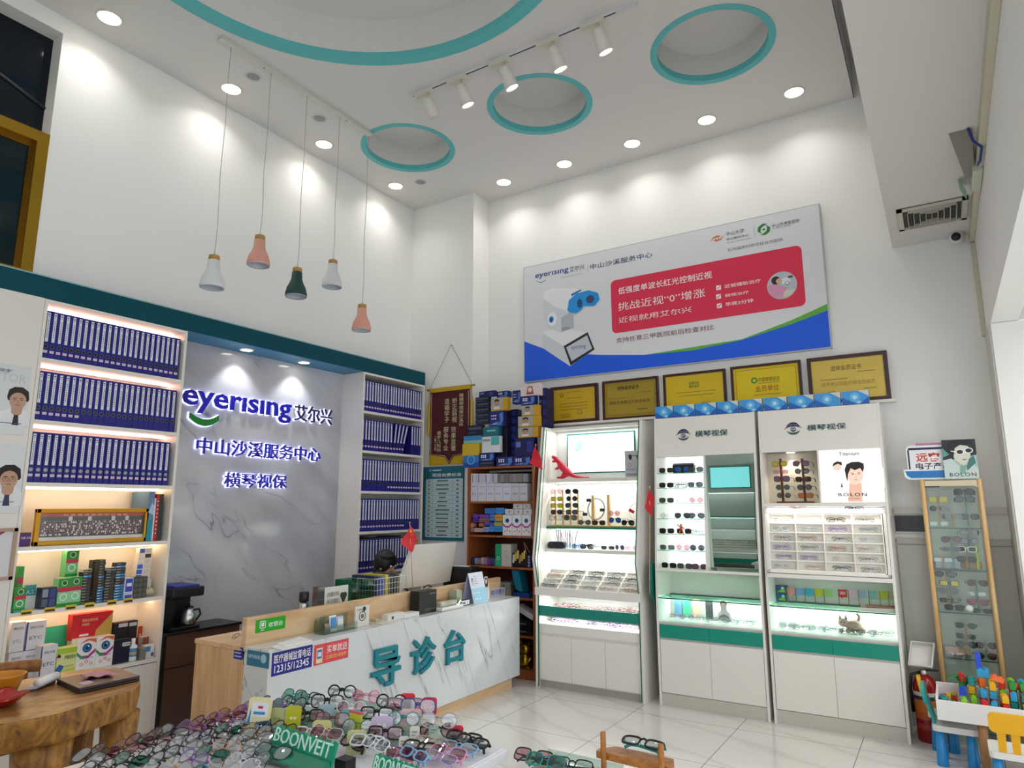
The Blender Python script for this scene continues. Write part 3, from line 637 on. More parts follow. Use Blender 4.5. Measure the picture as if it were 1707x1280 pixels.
cc('big red gift carton with gold corner standing on the eye cartons', PM, 590, 925, 830, 612, z0=z3+.003, base='#c81422', bands=[('p', [(.58, 0), (1, 0), (1, .92), (.6, .3)], '#c6a24c'), (.2, .42, .12, .2, '#efe3e0')], depth=.06, txt=[('国际远景近视', .24, .62, .68, .79, '#f0d9a8'), ('护理镜', .24, .42, .52, .62, '#f0d9a8')])
E_ = [('p', [(.06, .66), (.3, .86), (.6, .9), (.94, .74), (.7, .54), (.35, .52)], '#e8e6ea'), ('p', [(.0, .62), (.25, .48), (.6, .46), (.98, .66), (.98, .55), (.6, .36), (.25, .38)], '#b2348c'), ('p', [(0, .62), (.22, .48), (.45, .45), (.4, .37), (.2, .4), (0, .52)], '#2f9a5c'), ('p', [(.1, .86), (.5, 1), (.98, .98), (.98, .84), (.6, .94)], '#d8693c'),
      ('o', .52, .71, .24, '#1e2a5e'), ('o', .52, .71, .19, '#2b74b4'), ('o', .52, .71, .09, '#0c1a38'), ('o', .58, .76, .04, '#ffffff'), ('r', .3, .2, .06, .085, '#d99a7c'), ('r', .55, .27, .06, .085, '#d9784c'), ('r', .78, .2, .06, .085, '#c9a08c')]
cc('white carton with a big blue eye, left one under the red gift carton', PF, 632, 790, 1040, 830, base='#ecebec', bands=E_, depth=.11, group='eye cartons on the product shelf', txt=[('护眼雾化液', .15, .85, .36, .41, '#6b78b0')])
cc('white carton with a big blue eye, right one under the red gift carton', PF, 794, 938, 1020, 808, base='#ecebec', bands=E_, depth=.11, group='eye cartons on the product shelf', txt=[('护眼雾化液', .15, .85, .36, .41, '#6b78b0')])
cc('yellow-green carton with a cartoon child and blue eye', PF, 458, 628, 1090, 905, base='#dbe39a', bands=[(0, 1, .78, 1, '#a9c63c'), (0, 1, 0, .2, '#c9d86a'), ('p', [(0, .22), (.2, .4), (.42, .3), (.3, .12), (.05, .1)], '#2f62b0'), ('o', .12, .62, .1, '#e8c0a0'), ('p', [(.02, .66), (.1, .8), (.22, .74), (.22, .66)], '#191614')], depth=.08, txt=[('护眼好帮手', .4, .95, .55, .72, '#1e2a18'), ('明视小天使', .45, .9, .25, .33, '#c9a03c')])
cc('black pouch with white label standing in front of the others', PF, 938, 1084, 1010, 835, base='#10152e', bands=[(.5, .95, .7, .86, '#d9d9de')], depth=.05, name='pouch', cat='pouch', txt=[('护睛舒', .55, .92, .74, .82, '#20202c')])
zp = zc(PM, 1000, 840)
MB().box(-4.95, -4.872, PM.uv(*c6(930, 950))[0], PM.uv(*c6(1140, 950))[0], zz+.001, zp-.002, mat('#1a1a22', .5)).build('carton', None, 'dark carton behind the black pouch', 'box')
cc('upper left black pouch with red top edge', PM, 940, 1060, 835, 690, z0=zp, base='#16141c', bands=[(.35, .98, .72, .92, '#c9c6c6'), (0, 1, .95, 1, '#7a2a2a')], depth=.05, name='pouch', cat='pouch')
cc('upper right black pouch beside the red card', PM, 1064, 1140, 830, 676, z0=zp, base='#16141c', bands=[(.1, .9, .7, .9, '#c9c6c6')], depth=.05, name='pouch', cat='pouch')
cc('small red photo card at the back right of the product shelf', PBK, 1138, 1218, 985, 722, base='#b8422c', bands=[(.2, .8, .3, .75, '#e0a890')], depth=.01, cat='card', name='display_card')
y = PF.uv(*c6(1110, 990))[0]
t = thing('pump_bottle', 'white plastic bottle with blue and gold label on the product shelf', 'bottle', (-4.80, y, zz+.001))
MB().lathe((-4.80, y, zz+.001), [(0, 0), (.026, 0), (.028, .01), (.028, .095), (.012, .112), (.012, .118)], mat('#e8eaec', .3), 20).build('body', t)
MB().lathe((-4.80, y, zz+.001), [(.0283, .03), (.0283, .085)], mat('#4f8fc0', .4), 20).lathe((-4.80, y, zz+.001), [(.0286, .045), (.0286, .06)], mat('#c9b06a', .4), 20).build('label_band', t)
MB().lathe((-4.80, y, zz+.001), [(.013, .118), (.013, .145), (0, .147)], mat('#f2f2f0', .3), 16).build('cap', t)
for lb, x0, x1, yr, y1, bs, bd in (('small white and blue carton at the right end of the product shelf', 1205, 1285, 975, 880, '#dfe2e6', [(0, .6, .5, .9, '#4c8cc4'), (.7, .95, .1, .4, '#5a4a90')]), ('small brown and white carton behind the small blue one', 1180, 1250, 985, 812, '#d8cfc8', [(0, 1, .6, 1, '#8a4b3c')])):
    cc(lb, PF if bs == '#dfe2e6' else PM, x0, x1, yr, y1, base=bs, bands=bd, depth=.05)
MB().box(-4.81, -4.765, PF.uv(*c6(1150, 985))[0], PF.uv(*c6(1200, 985))[0], zz+.001, zz+.075, mat('#7f7a74', .5)).build('sachet', None, 'grey sachet leaning right of the white bottle', 'sachet')
u = FRONT.uv(*c6(495, 1075))[0]; MB().box(XF-.001, XF+.002, u-.03, u+.03, zz-.01, zz+.02, mat('#d9b926', .4)).box(XF+.002, XF+.0025, u-.026, u+.026, zz-.003, zz+.009, BLACK).build('price_tag', None, 'yellow price tag under the yellow-green carton', 'price tag')
# ------------------------------------------------------------------ posters on the white end panel at far left
def portrait(mb, pl, u, v, s, hair, skin, coat, tie, glasses=False, n=.0012, cw=.62):
    """flat printed bust: coat, neck, head, hair, eyes, brows, mouth; s = head height"""
    k = lambda pts: [(u+a*s, v+b_*s) for a, b_ in pts]; e = .0004
    mb.prism(pl, k([(-1.1, -1.2), (cw, -1.2), (cw, -.62), (.3, -.42), (-.35, -.42), (-1.05, -.8)]), n, n+e, mat(coat, .5))
    mb.prism(pl, k([(-.25, -.35), (.25, -.35), (.22, -.62), (0, -.8), (-.22, -.62)]), n, n+2*e, mat(skin, .6))
    if tie: mb.prism(pl, k([(-.09, -.7), (.09, -.7), (.14, -1.2), (-.14, -1.2)]), n, n+3*e, mat(tie, .5))
    mb.prism(pl, k([(-.42, .5), (-.2, .66), (.15, .68), (.42, .5), (.48, .1), (.42, -.02), (-.42, -.02), (-.47, .15)]), n, n+3*e, mat(hair, .6))
    mb.prism(pl, k([(.36*math.cos(a), .02+.46*math.sin(a)*(1 if math.sin(a) < 0 else .82)) for a in [j*math.pi/10 for j in range(20)]]), n, n+4*e, mat(skin, .6))
    for sx in (-.15, .15):
        mb.prism(pl, k([(sx-.09, .10), (sx+.09, .10), (sx+.08, .13), (sx-.08, .13)]), n, n+5*e, mat(hair, .6)); mb.disc(pl, u+sx*s, v+.03*s, .045*s, n, n+5*e, mat('#2a1c18', .5), 10, .022*s)
        if glasses: mb.ring(pl, u+sx*s, v+.03*s, .105*s, .12*s, n, n+6*e, mat('#4c4640', .5), 18)
    mb.prism(pl, k([(-.05, -.12), (.05, -.12), (.03, .02), (-.02, .02)]), n, n+5*e, mat('#b98570', .6)); mb.prism(pl, k([(-.12, -.24), (.12, -.24), (.08, -.2), (-.08, -.2)]), n, n+5*e, mat('#a2584e', .6))
PP = left_plane(XF+.0)
def poster(label, xr, yt, yb, yref, width, frame=None):
    u1 = PP.uv(xr, yref)[0]; v1 = PP.uv(xr, yt)[1]; v0 = PP.uv(xr-6, yb)[1]
    t = thing('poster', label, 'poster', (XF+.004, u1-width/2, v0), 'posters on the white end panel')
    MB().slab(PP, u1-width, u1, v0, v1, .0005, .006, mat('#dadde0', .25)).build('sheet', t); return t, u1, v0, v1
t, u1, v0, v1 = poster('upper printed poster of a dark-haired man in white coat and tie', 46, 612, 726, 660, .34)
mb = MB(); q = PP.uv(29, 668); portrait(mb, PP, q[0], q[1], .125, '#2b211c', '#c09a84', '#e6e8ec', '#2a1a30', n=.006)
mb.slab(PP, u1-.34, u1-.02, PP.uv(30, 706)[1]-.004, PP.uv(30, 706)[1], .006, .009, mat('#1e4a66', .4)).build('printed_portrait', t)
text('DOCTOR', PP, u1-.30, PP.uv(43, 630)[0], PP.uv(43, 640)[1], PP.uv(43, 626)[1], mat('#bfc3c8', .5), t, n=.0065)
text('护明眼·视健康"', PP, u1-.31, PP.uv(21, 620)[0], PP.uv(20, 622)[1], PP.uv(20, 616)[1], mat('#33344c', .5), t, n=.0065)
t, u1, v0, v1 = poster('lower printed poster of a man with thin glasses in white coat', 36, 742, 855, 800, .32)
mb = MB(); q = PP.uv(14, 799); portrait(mb, PP, q[0], q[1], .13, '#1d1614', '#c39b82', '#e4e6ea', '#2c3350', True, n=.006)
mb.prism(PP, [(u1-.2, v1-.03), (u1-.12, v1-.03), (u1-.16, v1-.10), (u1-.24, v1-.10)], .006, .0065, mat('#e9cfcc', .5)).slab(PP, u1-.32, u1-.03, PP.uv(20, 836)[1]-.004, PP.uv(20, 836)[1], .006, .009, mat('#27425c', .4)).build('printed_portrait', t)
u1 = PP.uv(24, 920)[0]; v1 = PP.uv(20, 880)[1]; v0 = PP.uv(18, 966)[1]
t = thing('framed_certificate', 'pale wood framed certificate with dark red corner at the left picture edge', 'certificate', (XF+.01, u1-.15, v0))
f = MB(); FRW = mat('#b3937c', .4)
for q in ((u1-.3, u1, v0, v0+.02), (u1-.3, u1, v1-.02, v1), (u1-.02, u1, v0, v1), (u1-.3, u1-.28, v0, v1)): f.slab(PP, *q, .0005, .016, FRW)
f.build('frame', t)
MB().slab(PP, u1-.28, u1-.02, v0+.02, v1-.02, .0005, .008, mat('#d6d6dc', .3)).prism(PP, [(u1-.28, v1-.02), (u1-.06, v1-.02), (u1-.16, v1-.09), (u1-.28, v1-.11)], .008, .0085, mat('#8a2036', .4)).build('sheet', t)
# ================================================================== reception desk
DX = -3.42; DF = left_plane(DX); DT = .775; DE = Plane((0, 2.77, 0), (1, 0, 0), (0, 0, 1))
t = thing('reception_desk', 'reception desk with white marble front, pale oak screen and teal characters', 'reception desk', (-3.75, 4.16, 0))
MB().box(-3.64, DX, 2.77, 5.56, .09, DT, MARBLE_W).build('marble_front', t, bevel=.002)
MB().box(-3.62, -3.45, 2.80, 5.47, 0, .09, OAK).build('plinth', t)
MB().box(-3.685, -3.642, 2.775, 5.58, .70, .935, OAK).build('oak_screen', t, bevel=.002)
MB().box(-4.13, -3.642, 2.775, 2.80, 0, .745, OAK_UP).build('end_panel', t); MB().box(-4.13, -3.642, 5.50, 5.525, 0, .745, OAK_UP).build('end_panel', t)
MB().box(-4.14, -3.686, 2.77, 5.53, .745, .772, OAK).build('worktop', t, bevel=.002)
MB().box(-3.685, -3.645, 2.81, 5.48, .02, .70, OAK_UP).build('modesty_panel', t)
TEALC = mat('#00808e', .35)
for ch, xl, yb, xr, yt in (('导', 616, 1143, 665, 1079), ('诊', 682, 1122, 724, 1062), ('台', 738, 1104, 773, 1049)):
    a, b_ = DF.uv(xl, yb-6), DF.uv(xr, yt+6)
    text(ch, DF, a[0], b_[0], DF.uv((xl+xr)/2, yb)[1], DF.uv((xl+xr)/2, yt)[1], TEALC, t, n=.006, extrude=.010, bold=.016, name='raised_character', label='teal raised character '+ch)
    text(ch, DF, a[0]-.005, b_[0]+.005, DF.uv((xl+xr)/2, yb)[1]-.005, DF.uv((xl+xr)/2, yt)[1]+.005, mat('#9fb8bd', .3), t, n=.001, extrude=.0025, bold=.024, name='character_backing', label='pale edge behind teal character '+ch)
def c5(x, y): return 400+x*.2929, 860+y*.2929
def sticker(label, pl, xl, yl0, yl1, xr, yr0, yr1, base, name='sticker', n=.0015):
    """printed label on the plane; left edge x with bottom/top rows, right edge with bottom/top rows"""
    u0 = pl.uv(xl, (yl0+yl1)/2)[0]; u1 = pl.uv(xr, (yr0+yr1)/2)[0]; v0 = (pl.uv(xl, yl0)[1]+pl.uv(xr, yr0)[1])/2; v1 = (pl.uv(xl, yl1)[1]+pl.uv(xr, yr1)[1])/2
    s = thing(name, label, 'sticker', pl.P((u0+u1)/2, v0, n)); MB().slab(pl, u0, u1, v0, v1, .0004, n, mat(base, .35)).build('sheet', s); return s, u0, u1, v0, v1
s, u0, u1, v0, v1 = sticker('dark blue telephone notice 12315/12345 on the desk front', DF, *c5(180, 912)[:1], c5(180, 912)[1], c5(180, 775)[1], c5(410, 860)[0], c5(410, 860)[1], c5(410, 738)[1], '#1c1e8c')
text('医疗器械监督电话', DF, u0+.015, u1-.012, v0+(v1-v0)*.52, v1-(v1-v0)*.1, PAPER, s, n=.0018, bold=.012); text('12315/12345', DF, u0+.02, u1-.025, v0+(v1-v0)*.12, v0+(v1-v0)*.44, PAPER, s, n=.0018, bold=.012)
s, u0, u1, v0, v1 = sticker('pinkish red promotion notice beside the blue telephone notice on the desk', DF, c5(420, 855)[0], c5(420, 855)[1], c5(425, 735)[1], c5(616, 803)[0], c5(616, 803)[1], c5(616, 697)[1], '#dc4656')
w_, h_ = u1-u0, v1-v0
text('买单就送', DF, u0+w_*.36, u1-w_*.04, v0+h_*.46, v1-h_*.14, PAPER, s, n=.0018, bold=.006); text('立减红包+现金券', DF, u0+w_*.34, u1-w_*.06, v0+h_*.18, v0+h_*.38, mat('#f5d25a', .5), s, n=.0018)
MB().slab(DF, u0+w_*.07, u0+w_*.24, v0+h_*.08, v0+h_*.82, .0015, .002, mat('#e9dcae', .4)).slab(DF, u0+w_*.09, u0+w_*.22, v0+h_*.3, v0+h_*.74, .002, .0024, mat('#2a70b8', .4)).slab(DF, u0+w_*.11, u0+w_*.20, v0+h_*.4, v0+h_*.62, .0024, .0027, mat('#dfe6ec', .4)).build('printed_phone', s)
s, u0, u1, v0, v1 = sticker('blue no-smoking style notice on the grey marble desk end', DE, 412, 1111, 1081, 449, 1112, 1090, '#2a7698')
text('请勿吸烟', DE, u0+.01, u0+(u1-u0)*.58, v0+(v1-v0)*.5, v0+(v1-v0)*.75, mat('#cfe6ee', .5), s, n=.0018); MB().disc(DE, u1-.05, v0+.05, .025, .0015, .002, mat('#a8d4e4', .4), 18).build('printed_figure', s)
EW = Plane((0, 2.775, 0), (1, 0, 0), (0, 0, 1))
s, u0, u1, v0, v1 = sticker('small dark blue notice on the oak desk end', EW, 390, 1098, 1077, 405, 1100, 1079, '#201f86')
for k in range(4): MB().slab(EW, u0+.006, u1-.012-.006*(k % 2), v1-.018-.02*k, v1-.011-.02*k, .0015, .0018, mat('#b9bce8', .5)).build('print_line', s)
s, u0, u1, v0, v1 = sticker('narrow green sticker between the two blue notices on the desk end', EW, 406, 1108, 1090, 413, 1108, 1090, '#159a3c')
SCR = left_plane(-3.642)
s, u0, u1, v0, v1 = sticker('bright green cashier sign on the oak screen', SCR, 426, 1056, 1034, 475, 1046, 1026, '#12a812', 'cashier_sign', .004)
text('收银台', SCR, u0+(u1-u0)*.42, u1-(u1-u0)*.09, v0+(v1-v0)*.3, v1-(v1-v0)*.3, PAPER, s, n=.0044, bold=.008)
q = (u0+(u1-u0)*.22, (v0+v1)/2+.004); mb = MB()
for r in ((-.022, .022, -.02, -.015), (-.022, .022, .02, .025), (-.022, -.017, -.02, .025), (.017, .022, -.02, .025)): mb.slab(SCR, q[0]+r[0], q[0]+r[1], q[1]+r[2], q[1]+r[3], .004, .0046, PAPER)
mb.slab(SCR, q[0]-.010, q[0]+.010, q[1]-.008, q[1]+.014, .004, .0046, PAPER).slab(SCR, q[0]-.014, q[0]+.014, q[1]-.032, q[1]-.028, .004, .0046, PAPER).build('symbol', s)
# small things on the marble ledge (in front of the oak screen)
LG = left_plane(-3.52)
def ledge(label, xl, xr, yref, yt, depth=.05, x=-3.53, **k):
    pl = left_plane(x); return carton(label, pl, xl, xr, yref, yt, DT+.001, depth, k.pop('base'), **k)
tp = top_plane(DT)
def lay(label, cat, name, pts, h, m_, z=DT+.001, **k):
    """flat thing lying on a top: outline read from the photograph on that surface"""
    p_ = top_plane(z); mb = MB().prism(p_, [p_.uv(*q) for q in pts], 0, h, m_); return mb.build(name, None, label, cat, **k)
lay('white papers piled on the ledge above the blue telephone notice', 'paper', 'paper_sheet', [(450, 1079), (486, 1068), (519, 1069), (521, 1073), (470, 1084)], .004, PAPER)
lay('upper white paper lying skewed on the ledge pile', 'paper', 'paper_sheet', [(462, 1073), (500, 1062), (521, 1068), (475, 1078)], .004, mat('#f3f2f5', .6), z=DT+.0055)
t = thing('card_stand', 'clear acrylic card box with printed payment cards on the desk ledge', 'card stand', (-3.55, 3.32, DT+.001))
ua, ub = LG.uv(537, 1058)[0], LG.uv(592, 1050)[0]
ACR = glassy('acrylic', '#dfeae4', .12)
MB().box(-3.60, -3.50, ua, ub, DT+.001, DT+.006, ACR).box(-3.60, -3.597, ua, ub, DT+.006, DT+.10, ACR).box(-3.503, -3.50, ua, ub, DT+.006, DT+.05, ACR).build('acrylic_box', t)
for k, (a, w_, h_, c1, c2, sk) in enumerate(((.02, .055, .075, '#8f8a72', '#4a4638', .0), (.075, .06, .105, '#3f8fd0', '#e6eef2', .015), (.14, .065, .09, '#dfe2ea', '#c4c8d6', .02))):
    MB().hexa([(-3.52-.01*k, ua+a, DT+.008), (-3.517-.01*k, ua+a, DT+.008), (-3.517-.01*k, ua+a+w_, DT+.008), (-3.52-.01*k, ua+a+w_, DT+.008), (-3.55-.01*k, ua+a+sk, DT+h_), (-3.547-.01*k, ua+a+sk, DT+h_), (-3.547-.01*k, ua+a+w_+sk, DT+h_), (-3.55-.01*k, ua+a+w_+sk, DT+h_)], mat(c2, .5)).hexa([(-3.518-.01*k, ua+a+.008, DT+.03), (-3.514-.01*k, ua+a+.008, DT+.03), (-3.514-.01*k, ua+a+w_-.008, DT+.03), (-3.518-.01*k, ua+a+w_-.008, DT+.03), (-3.54-.01*k, ua+a+sk+.008, DT+h_-.012), (-3.536-.01*k, ua+a+sk+.008, DT+h_-.012), (-3.536-.01*k, ua+a+w_+sk-.008, DT+h_-.012), (-3.54-.01*k, ua+a+w_+sk-.008, DT+h_-.012)], mat(c1, .5)).build('printed_card', t)
ledge('white standing card with a round symbol right of the acrylic card box', *(c5(655, 640)[0], c5(733, 630)[0], c5(690, 640)[1], c5(680, 512)[1]), base='#dedbd2', bands=[('r', .5, .5, .2, .25, '#4a4a48'), ('o', .5, .5, .12, '#6a6a66'), ('o', .62, .84, .12, '#22352c')], depth=.012, name='display_card', cat='card', txt=[('扫码', .12, .45, .78, .88, '#33332f')])
t = thing('small_tray', 'white paper tray with white box on the desk ledge', 'tray', (-3.5, 3.85, DT+.001))
ua, ub = LG.uv(*c5(765, 615))[0], LG.uv(*c5(836, 600))[0]
MB().box(-3.60, -3.45, ua, ub, DT+.001, DT+.008, mat('#d8d4c8', .5)).build('tray', t)
MB().box(-3.57, -3.52, ua+.02, ua+.07, DT+.008, DT+.03, mat('#b9ad90', .5)).build('paper_clip_tub', t)
ledge('white carton with small round logo on the ledge tray', c5(842, 590)[0], c5(932, 580)[0], c5(880, 590)[1], c5(880, 555)[1], base='#e2e0dc', bands=[('o', .3, .45, .07, '#3a4440')], depth=.06, x=-3.505).__class__
ledge('flat white carton with black things on top beside the ledge tray', c5(935, 580)[0], c5(1020, 570)[0], c5(980, 578)[1], c5(980, 552)[1], base='#e6e6e4', depth=.08, x=-3.50)
zt = DT+.055; ua = left_plane(-3.5).uv(*c5(960, 560))[0]
o, r_ = ledge('tall black carton with fine white print standing on the desk ledge', c5(1018, 550)[0], c5(1117, 535)[0], c5(1060, 548)[1], c5(1060, 424)[1], base='#0c0b0d', depth=.09, x=-3.52, txt=[('BYM', .62, .9, .82, .87, '#b9b6ae'), ('视力保护 系列产品', .35, .92, .12, .2, '#8a8880')])
t = thing('face_tissue_box', 'white plastic tissue box with clear raised lid on the ledge', 'tissue box', (-3.53, 4.5, DT+.001))
ua, ub = LG.uv(*c5(1118, 548))[0], LG.uv(*c5(1240, 528))[0]
MB().box(-3.60, -3.46, ua, ub, DT+.001, DT+.03, mat('#e9e8e4', .3)).build('base', t, bevel=.008)
MB().hexa([(-3.595, ua+.006, DT+.031), (-3.465, ua+.006, DT+.031), (-3.465, ub-.006, DT+.031), (-3.595, ub-.006, DT+.031), (-3.57, ua+.02, DT+.085), (-3.49, ua+.02, DT+.085), (-3.49, ub-.03, DT+.085), (-3.57, ub-.03, DT+.085)], glassy('tissue_lid', '#f0efe8', .15)).build('lid', t)
MB().box(-3.56, -3.50, ua+.03, ub-.04, DT+.032, DT+.06, PAPER).build('tissue', t)
o, r_ = ledge('little black and white printer block beside the tissue box', c5(1238, 520)[0], c5(1310, 505)[0], c5(1270, 515)[1], c5(1280, 480)[1], base='#0d0d0f', bands=[(.3, .95, .12, .95, '#dfe0e2'), (.4, .62, .35, .6, '#2a2a30')], depth=.035, x=-3.51, name='label_printer', cat='printer')
t = thing('cup', 'pale green square pen cup behind the little printer block', 'cup', (-3.585, 4.72, DT+.001))
u = LG.uv(*c5(1250, 470))[0]; PG = mat('#a9b39c', .5)
MB().box(-3.63, -3.55, u+.0, u+.075, DT+.001, DT+.004, PG).box(-3.63, -3.626, u, u+.075, DT+.004, DT+.12, PG).box(-3.554, -3.55, u, u+.075, DT+.004, DT+.12, PG).box(-3.626, -3.554, u, u+.004, DT+.004, DT+.12, PG).box(-3.626, -3.554, u+.071, u+.075, DT+.004, DT+.12, PG).build('body', t)
MB().tube([(-3.59, u+.03, DT+.02), (-3.585, u-.005, DT+.155)], .004, STEEL, 6).build('pen', t); MB().box(-3.60, -3.56, u+.015, u+.065, DT+.115, DT+.128, mat('#d9b8b4', .4)).build('scissor_grip', t)
# tent card and die-cut lady card
t = thing('tent_card', 'white and pale blue folded price tent card on the ledge', 'tent card', (-3.53, 5.0, DT+.001))
ua, ub = LG.uv(*c5(1320, 512))[0], LG.uv(*c5(1400, 500))[0]; z1 = LG.uv(*c5(1335, 325))[1]
mbt = MB().hexa([(-3.50, ua, DT+.001), (-3.497, ua, DT+.001), (-3.497, ub, DT+.001), (-3.50, ub, DT+.001), (-3.552, ua-.02, z1), (-3.549, ua-.02, z1), (-3.549, ub-.02, z1), (-3.552, ub-.02, z1)], mat('#dfe3f0', .5))
mbt.hexa([(-3.612, ua-.03, DT+.001), (-3.609, ua-.03, DT+.001), (-3.609, ub-.03, DT+.001), (-3.612, ub-.03, DT+.001), (-3.556, ua-.02, z1), (-3.553, ua-.02, z1), (-3.553, ub-.02, z1), (-3.556, ub-.02, z1)], mat('#a5a8c8', .5)); mbt.build('folded_card', t)
TC = Plane((-3.496, ua, DT+.001), (0, 1, 0), (-.052, -.02, z1-DT)); hh = (z1-DT)
mb = MB().slab(TC, .006, ub-ua-.006, .006, hh*.5, .001, .002, mat('#9fd0e8', .5))
for r in range(2):
    for k in range(3): mb.disc(TC, .025+.035*k, hh*(.14+.2*r), .008, .002, .003, mat('#e6f2f8', .5), 10)
mb.disc(TC, .04, hh*.78, .016, .001, .002, mat('#2a2a30', .5), 14).disc(TC, .04, hh*.77, .011, .002, .003, mat('#e0c8bc', .5), 12).prism(TC, [(.02, hh*.6), (.06, hh*.6), (.05, hh*.7), (.03, hh*.7)], .001, .002, mat('#c9cfdf', .5))
for k in range(4): mb.slab(TC, .07, .10+.01*(k % 2), hh*(.88-.08*k), hh*(.9-.08*k), .001, .002, mat('#8a90a8', .5))
mb.build('printed_panel', t)
LD = left_plane(-3.56)
ua = LD.uv(*c5(1400, 480))[0]; z1 = LD.uv(*c5(1400, 345))[1]; hgt = z1-DT
t = thing('cutout_card', 'die-cut card of a long-haired woman in white beside the tent card', 'card', (-3.56, ua, DT+.001))
MB().prism(LD, [(ua-.045, DT+.001), (ua+.06, DT+.001), (ua+.05, DT+hgt*.45), (ua+.032, DT+hgt*.7), (ua+.02, z1), (ua-.02, z1), (ua-.036, DT+hgt*.7), (ua-.045, DT+hgt*.4)], -.003, 0, mat('#e6e6ea', .5)).build('card', t)
mb = MB().prism(LD, [(ua-.028, DT+hgt*.55), (ua+.03, DT+hgt*.42), (ua+.026, DT+hgt*.8), (ua+.012, z1-.008), (ua-.014, z1-.008), (ua-.026, DT+hgt*.8)], 0, .001, mat('#2a1e1c', .5)).disc(LD, ua, DT+hgt*.79, .014, .001, .002, mat('#e4c4b2', .5), 14, .02).prism(LD, [(ua-.03, DT+hgt*.12), (ua+.03, DT+hgt*.12), (ua+.024, DT+hgt*.55), (ua-.018, DT+hgt*.55)], .001, .0015, mat('#d3d6e0', .5)); mb.build('printed_woman', t)
s, u0, u1, v0, v1 = sticker('white lens brand label with blue characters at the right end of the oak screen', SCR, *[c5(1425, 475)[0], c5(1425, 475)[1], c5(1425, 418)[1], c5(1508, 465)[0], c5(1508, 465)[1], c5(1508, 405)[1]], '#d5d3d8')
text('明月镜片', SCR, u0+.008, u1-.01, v0+(v1-v0)*.38, v1-(v1-v0)*.08, mat('#2038b0', .4), s, n=.0018, bold=.014); text('无专业 不镜片', SCR, u0+.02, u1-.03, v0+(v1-v0)*.12, v0+(v1-v0)*.28, mat('#5a6cc0', .5), s, n=.0018)
# ------------------------------------------------------------------ on the worktop behind the screen
WT = .773
t = thing('drink_bottle', 'steel vacuum flask with black lid behind the left part of the oak screen', 'bottle', (-3.86, 0, WT))
pb = top_plane(WT+.18).w(506, 1002); bx, by = -3.9, left_plane(-3.9).uv(506, 1010)[0]
t.location = (bx, by, WT)
MB().lathe((bx, by, WT), [(0, 0), (.031, 0), (.033, .01), (.033, .15), (.028, .165), (0, .166)], STEEL, 20).build('body', t)
zb_ = left_plane(-3.9).uv(506, 1000)[1]
MB().lathe((bx, by, WT), [(.0, .166), (.032, .168), (.034, .18), (.034, .225), (.030, .235), (0, .236)], mat('#15171a', .4), 20).build('lid', t)
CARDP = left_plane(-3.78)
carton('white card with dark heart logo standing behind the oak screen', CARDP, 541, 580, 995, 977, WT+.001, .004, '#d7d9d2', [('o', .74, .74, .09, '#1f3a34'), ('o', .86, .74, .09, '#1f3a34'), ('p', [(.66, .72), (.94, .72), (.8, .5)], '#1f3a34')], 'card', 'display_card', None, [('扫描扫码', .1, .6, .74, .86, '#2c3b36'), ('关注我们', .1, .6, .56, .68, '#2c3b36')])
carton('clear grey acrylic holder left of the heart card', CARDP, 529, 541, 995, 978, WT+.001, .05, glassy('acrylic_grey', '#c4c6c4', .12), [], 'card holder', 'card_holder')
# glass-sided box with papers
GB = left_plane(-3.84); ua, ub = GB.uv(586, 990)[0], GB.uv(622, 985)[0]; z1 = GB.uv(600, 966)[1]
t = thing('acrylic_tray', 'clear greenish acrylic paper tray left of the wire file basket', 'tray', (-3.93, (ua+ub)/2, WT+.001))
MB().box(-4.02, -3.84, ua, ub, WT+.001, WT+.005, GLASS_GREEN).box(-3.844, -3.84, ua, ub, WT+.005, z1, GLASS_GREEN).box(-4.02, -4.016, ua, ub, WT+.005, z1, GLASS_GREEN).box(-4.016, -3.844, ua, ua+.004, WT+.005, z1, GLASS_GREEN).build('tray_box', t)
MB().box(-4.0, -3.86, ua+.02, ub-.02, WT+.005, WT+.05, PAPER).build('paper', t)
# wire basket full of folders
ua, ub = GB.uv(624, 985)[0], GB.uv(677, 975)[0]; z1 = GB.uv(650, 962)[1]
t = thing('wire_basket', 'white wire desk basket packed with folders in front of the seated person', 'basket', (-3.98, (ua+ub)/2, WT+.001)); WIRE = mat('#e4e4e0', .4)
mb = MB()
for zz_ in [WT+.004+(z1-WT-.006)*k/6 for k in range(7)]: mb.tube([(-4.12, ua, zz_), (-3.84, ua, zz_), (-3.84, ub, zz_), (-4.12, ub, zz_)], .0018 if zz_ < z1-.01 else .003, WIRE, 5, closed=True)
for k in range(12): mb.tube([(-3.84, ua+(ub-ua)*k/11, WT+.004), (-3.84, ua+(ub-ua)*k/11, z1)], .0016, WIRE, 5)
for k in range(10):
    for y in (ua, ub): mb.tube([(-4.12+.28*k/9, y, WT+.004), (-4.12+.28*k/9, y, z1)], .0016, WIRE, 5)
mb.build('wire_frame', t)
fc = ['#232a4a', '#3d4a8a', '#5468b4', '#c9b83a', '#4a4a44', '#33383a', '#55524a', '#d0cdc4']
for k, c in enumerate(fc):
    y = ua+.012+(ub-ua-.03)*k/8
    MB().box(-4.10, -3.86, y, y+(ub-ua-.03)/8-.004, WT+.008, z1+.02-.008*(k % 3), mat(c, .5)).build('document_folder', None, '%s folder standing %s from the left in the wire desk basket' % ({'#232a4a': 'navy', '#3d4a8a': 'blue', '#5468b4': 'pale blue', '#c9b83a': 'yellow', '#4a4a44': 'dark grey', '#33383a': 'charcoal', '#55524a': 'brownish grey', '#d0cdc4': 'cream'}[c], nth(k)), 'folder', 'folders in the wire basket')
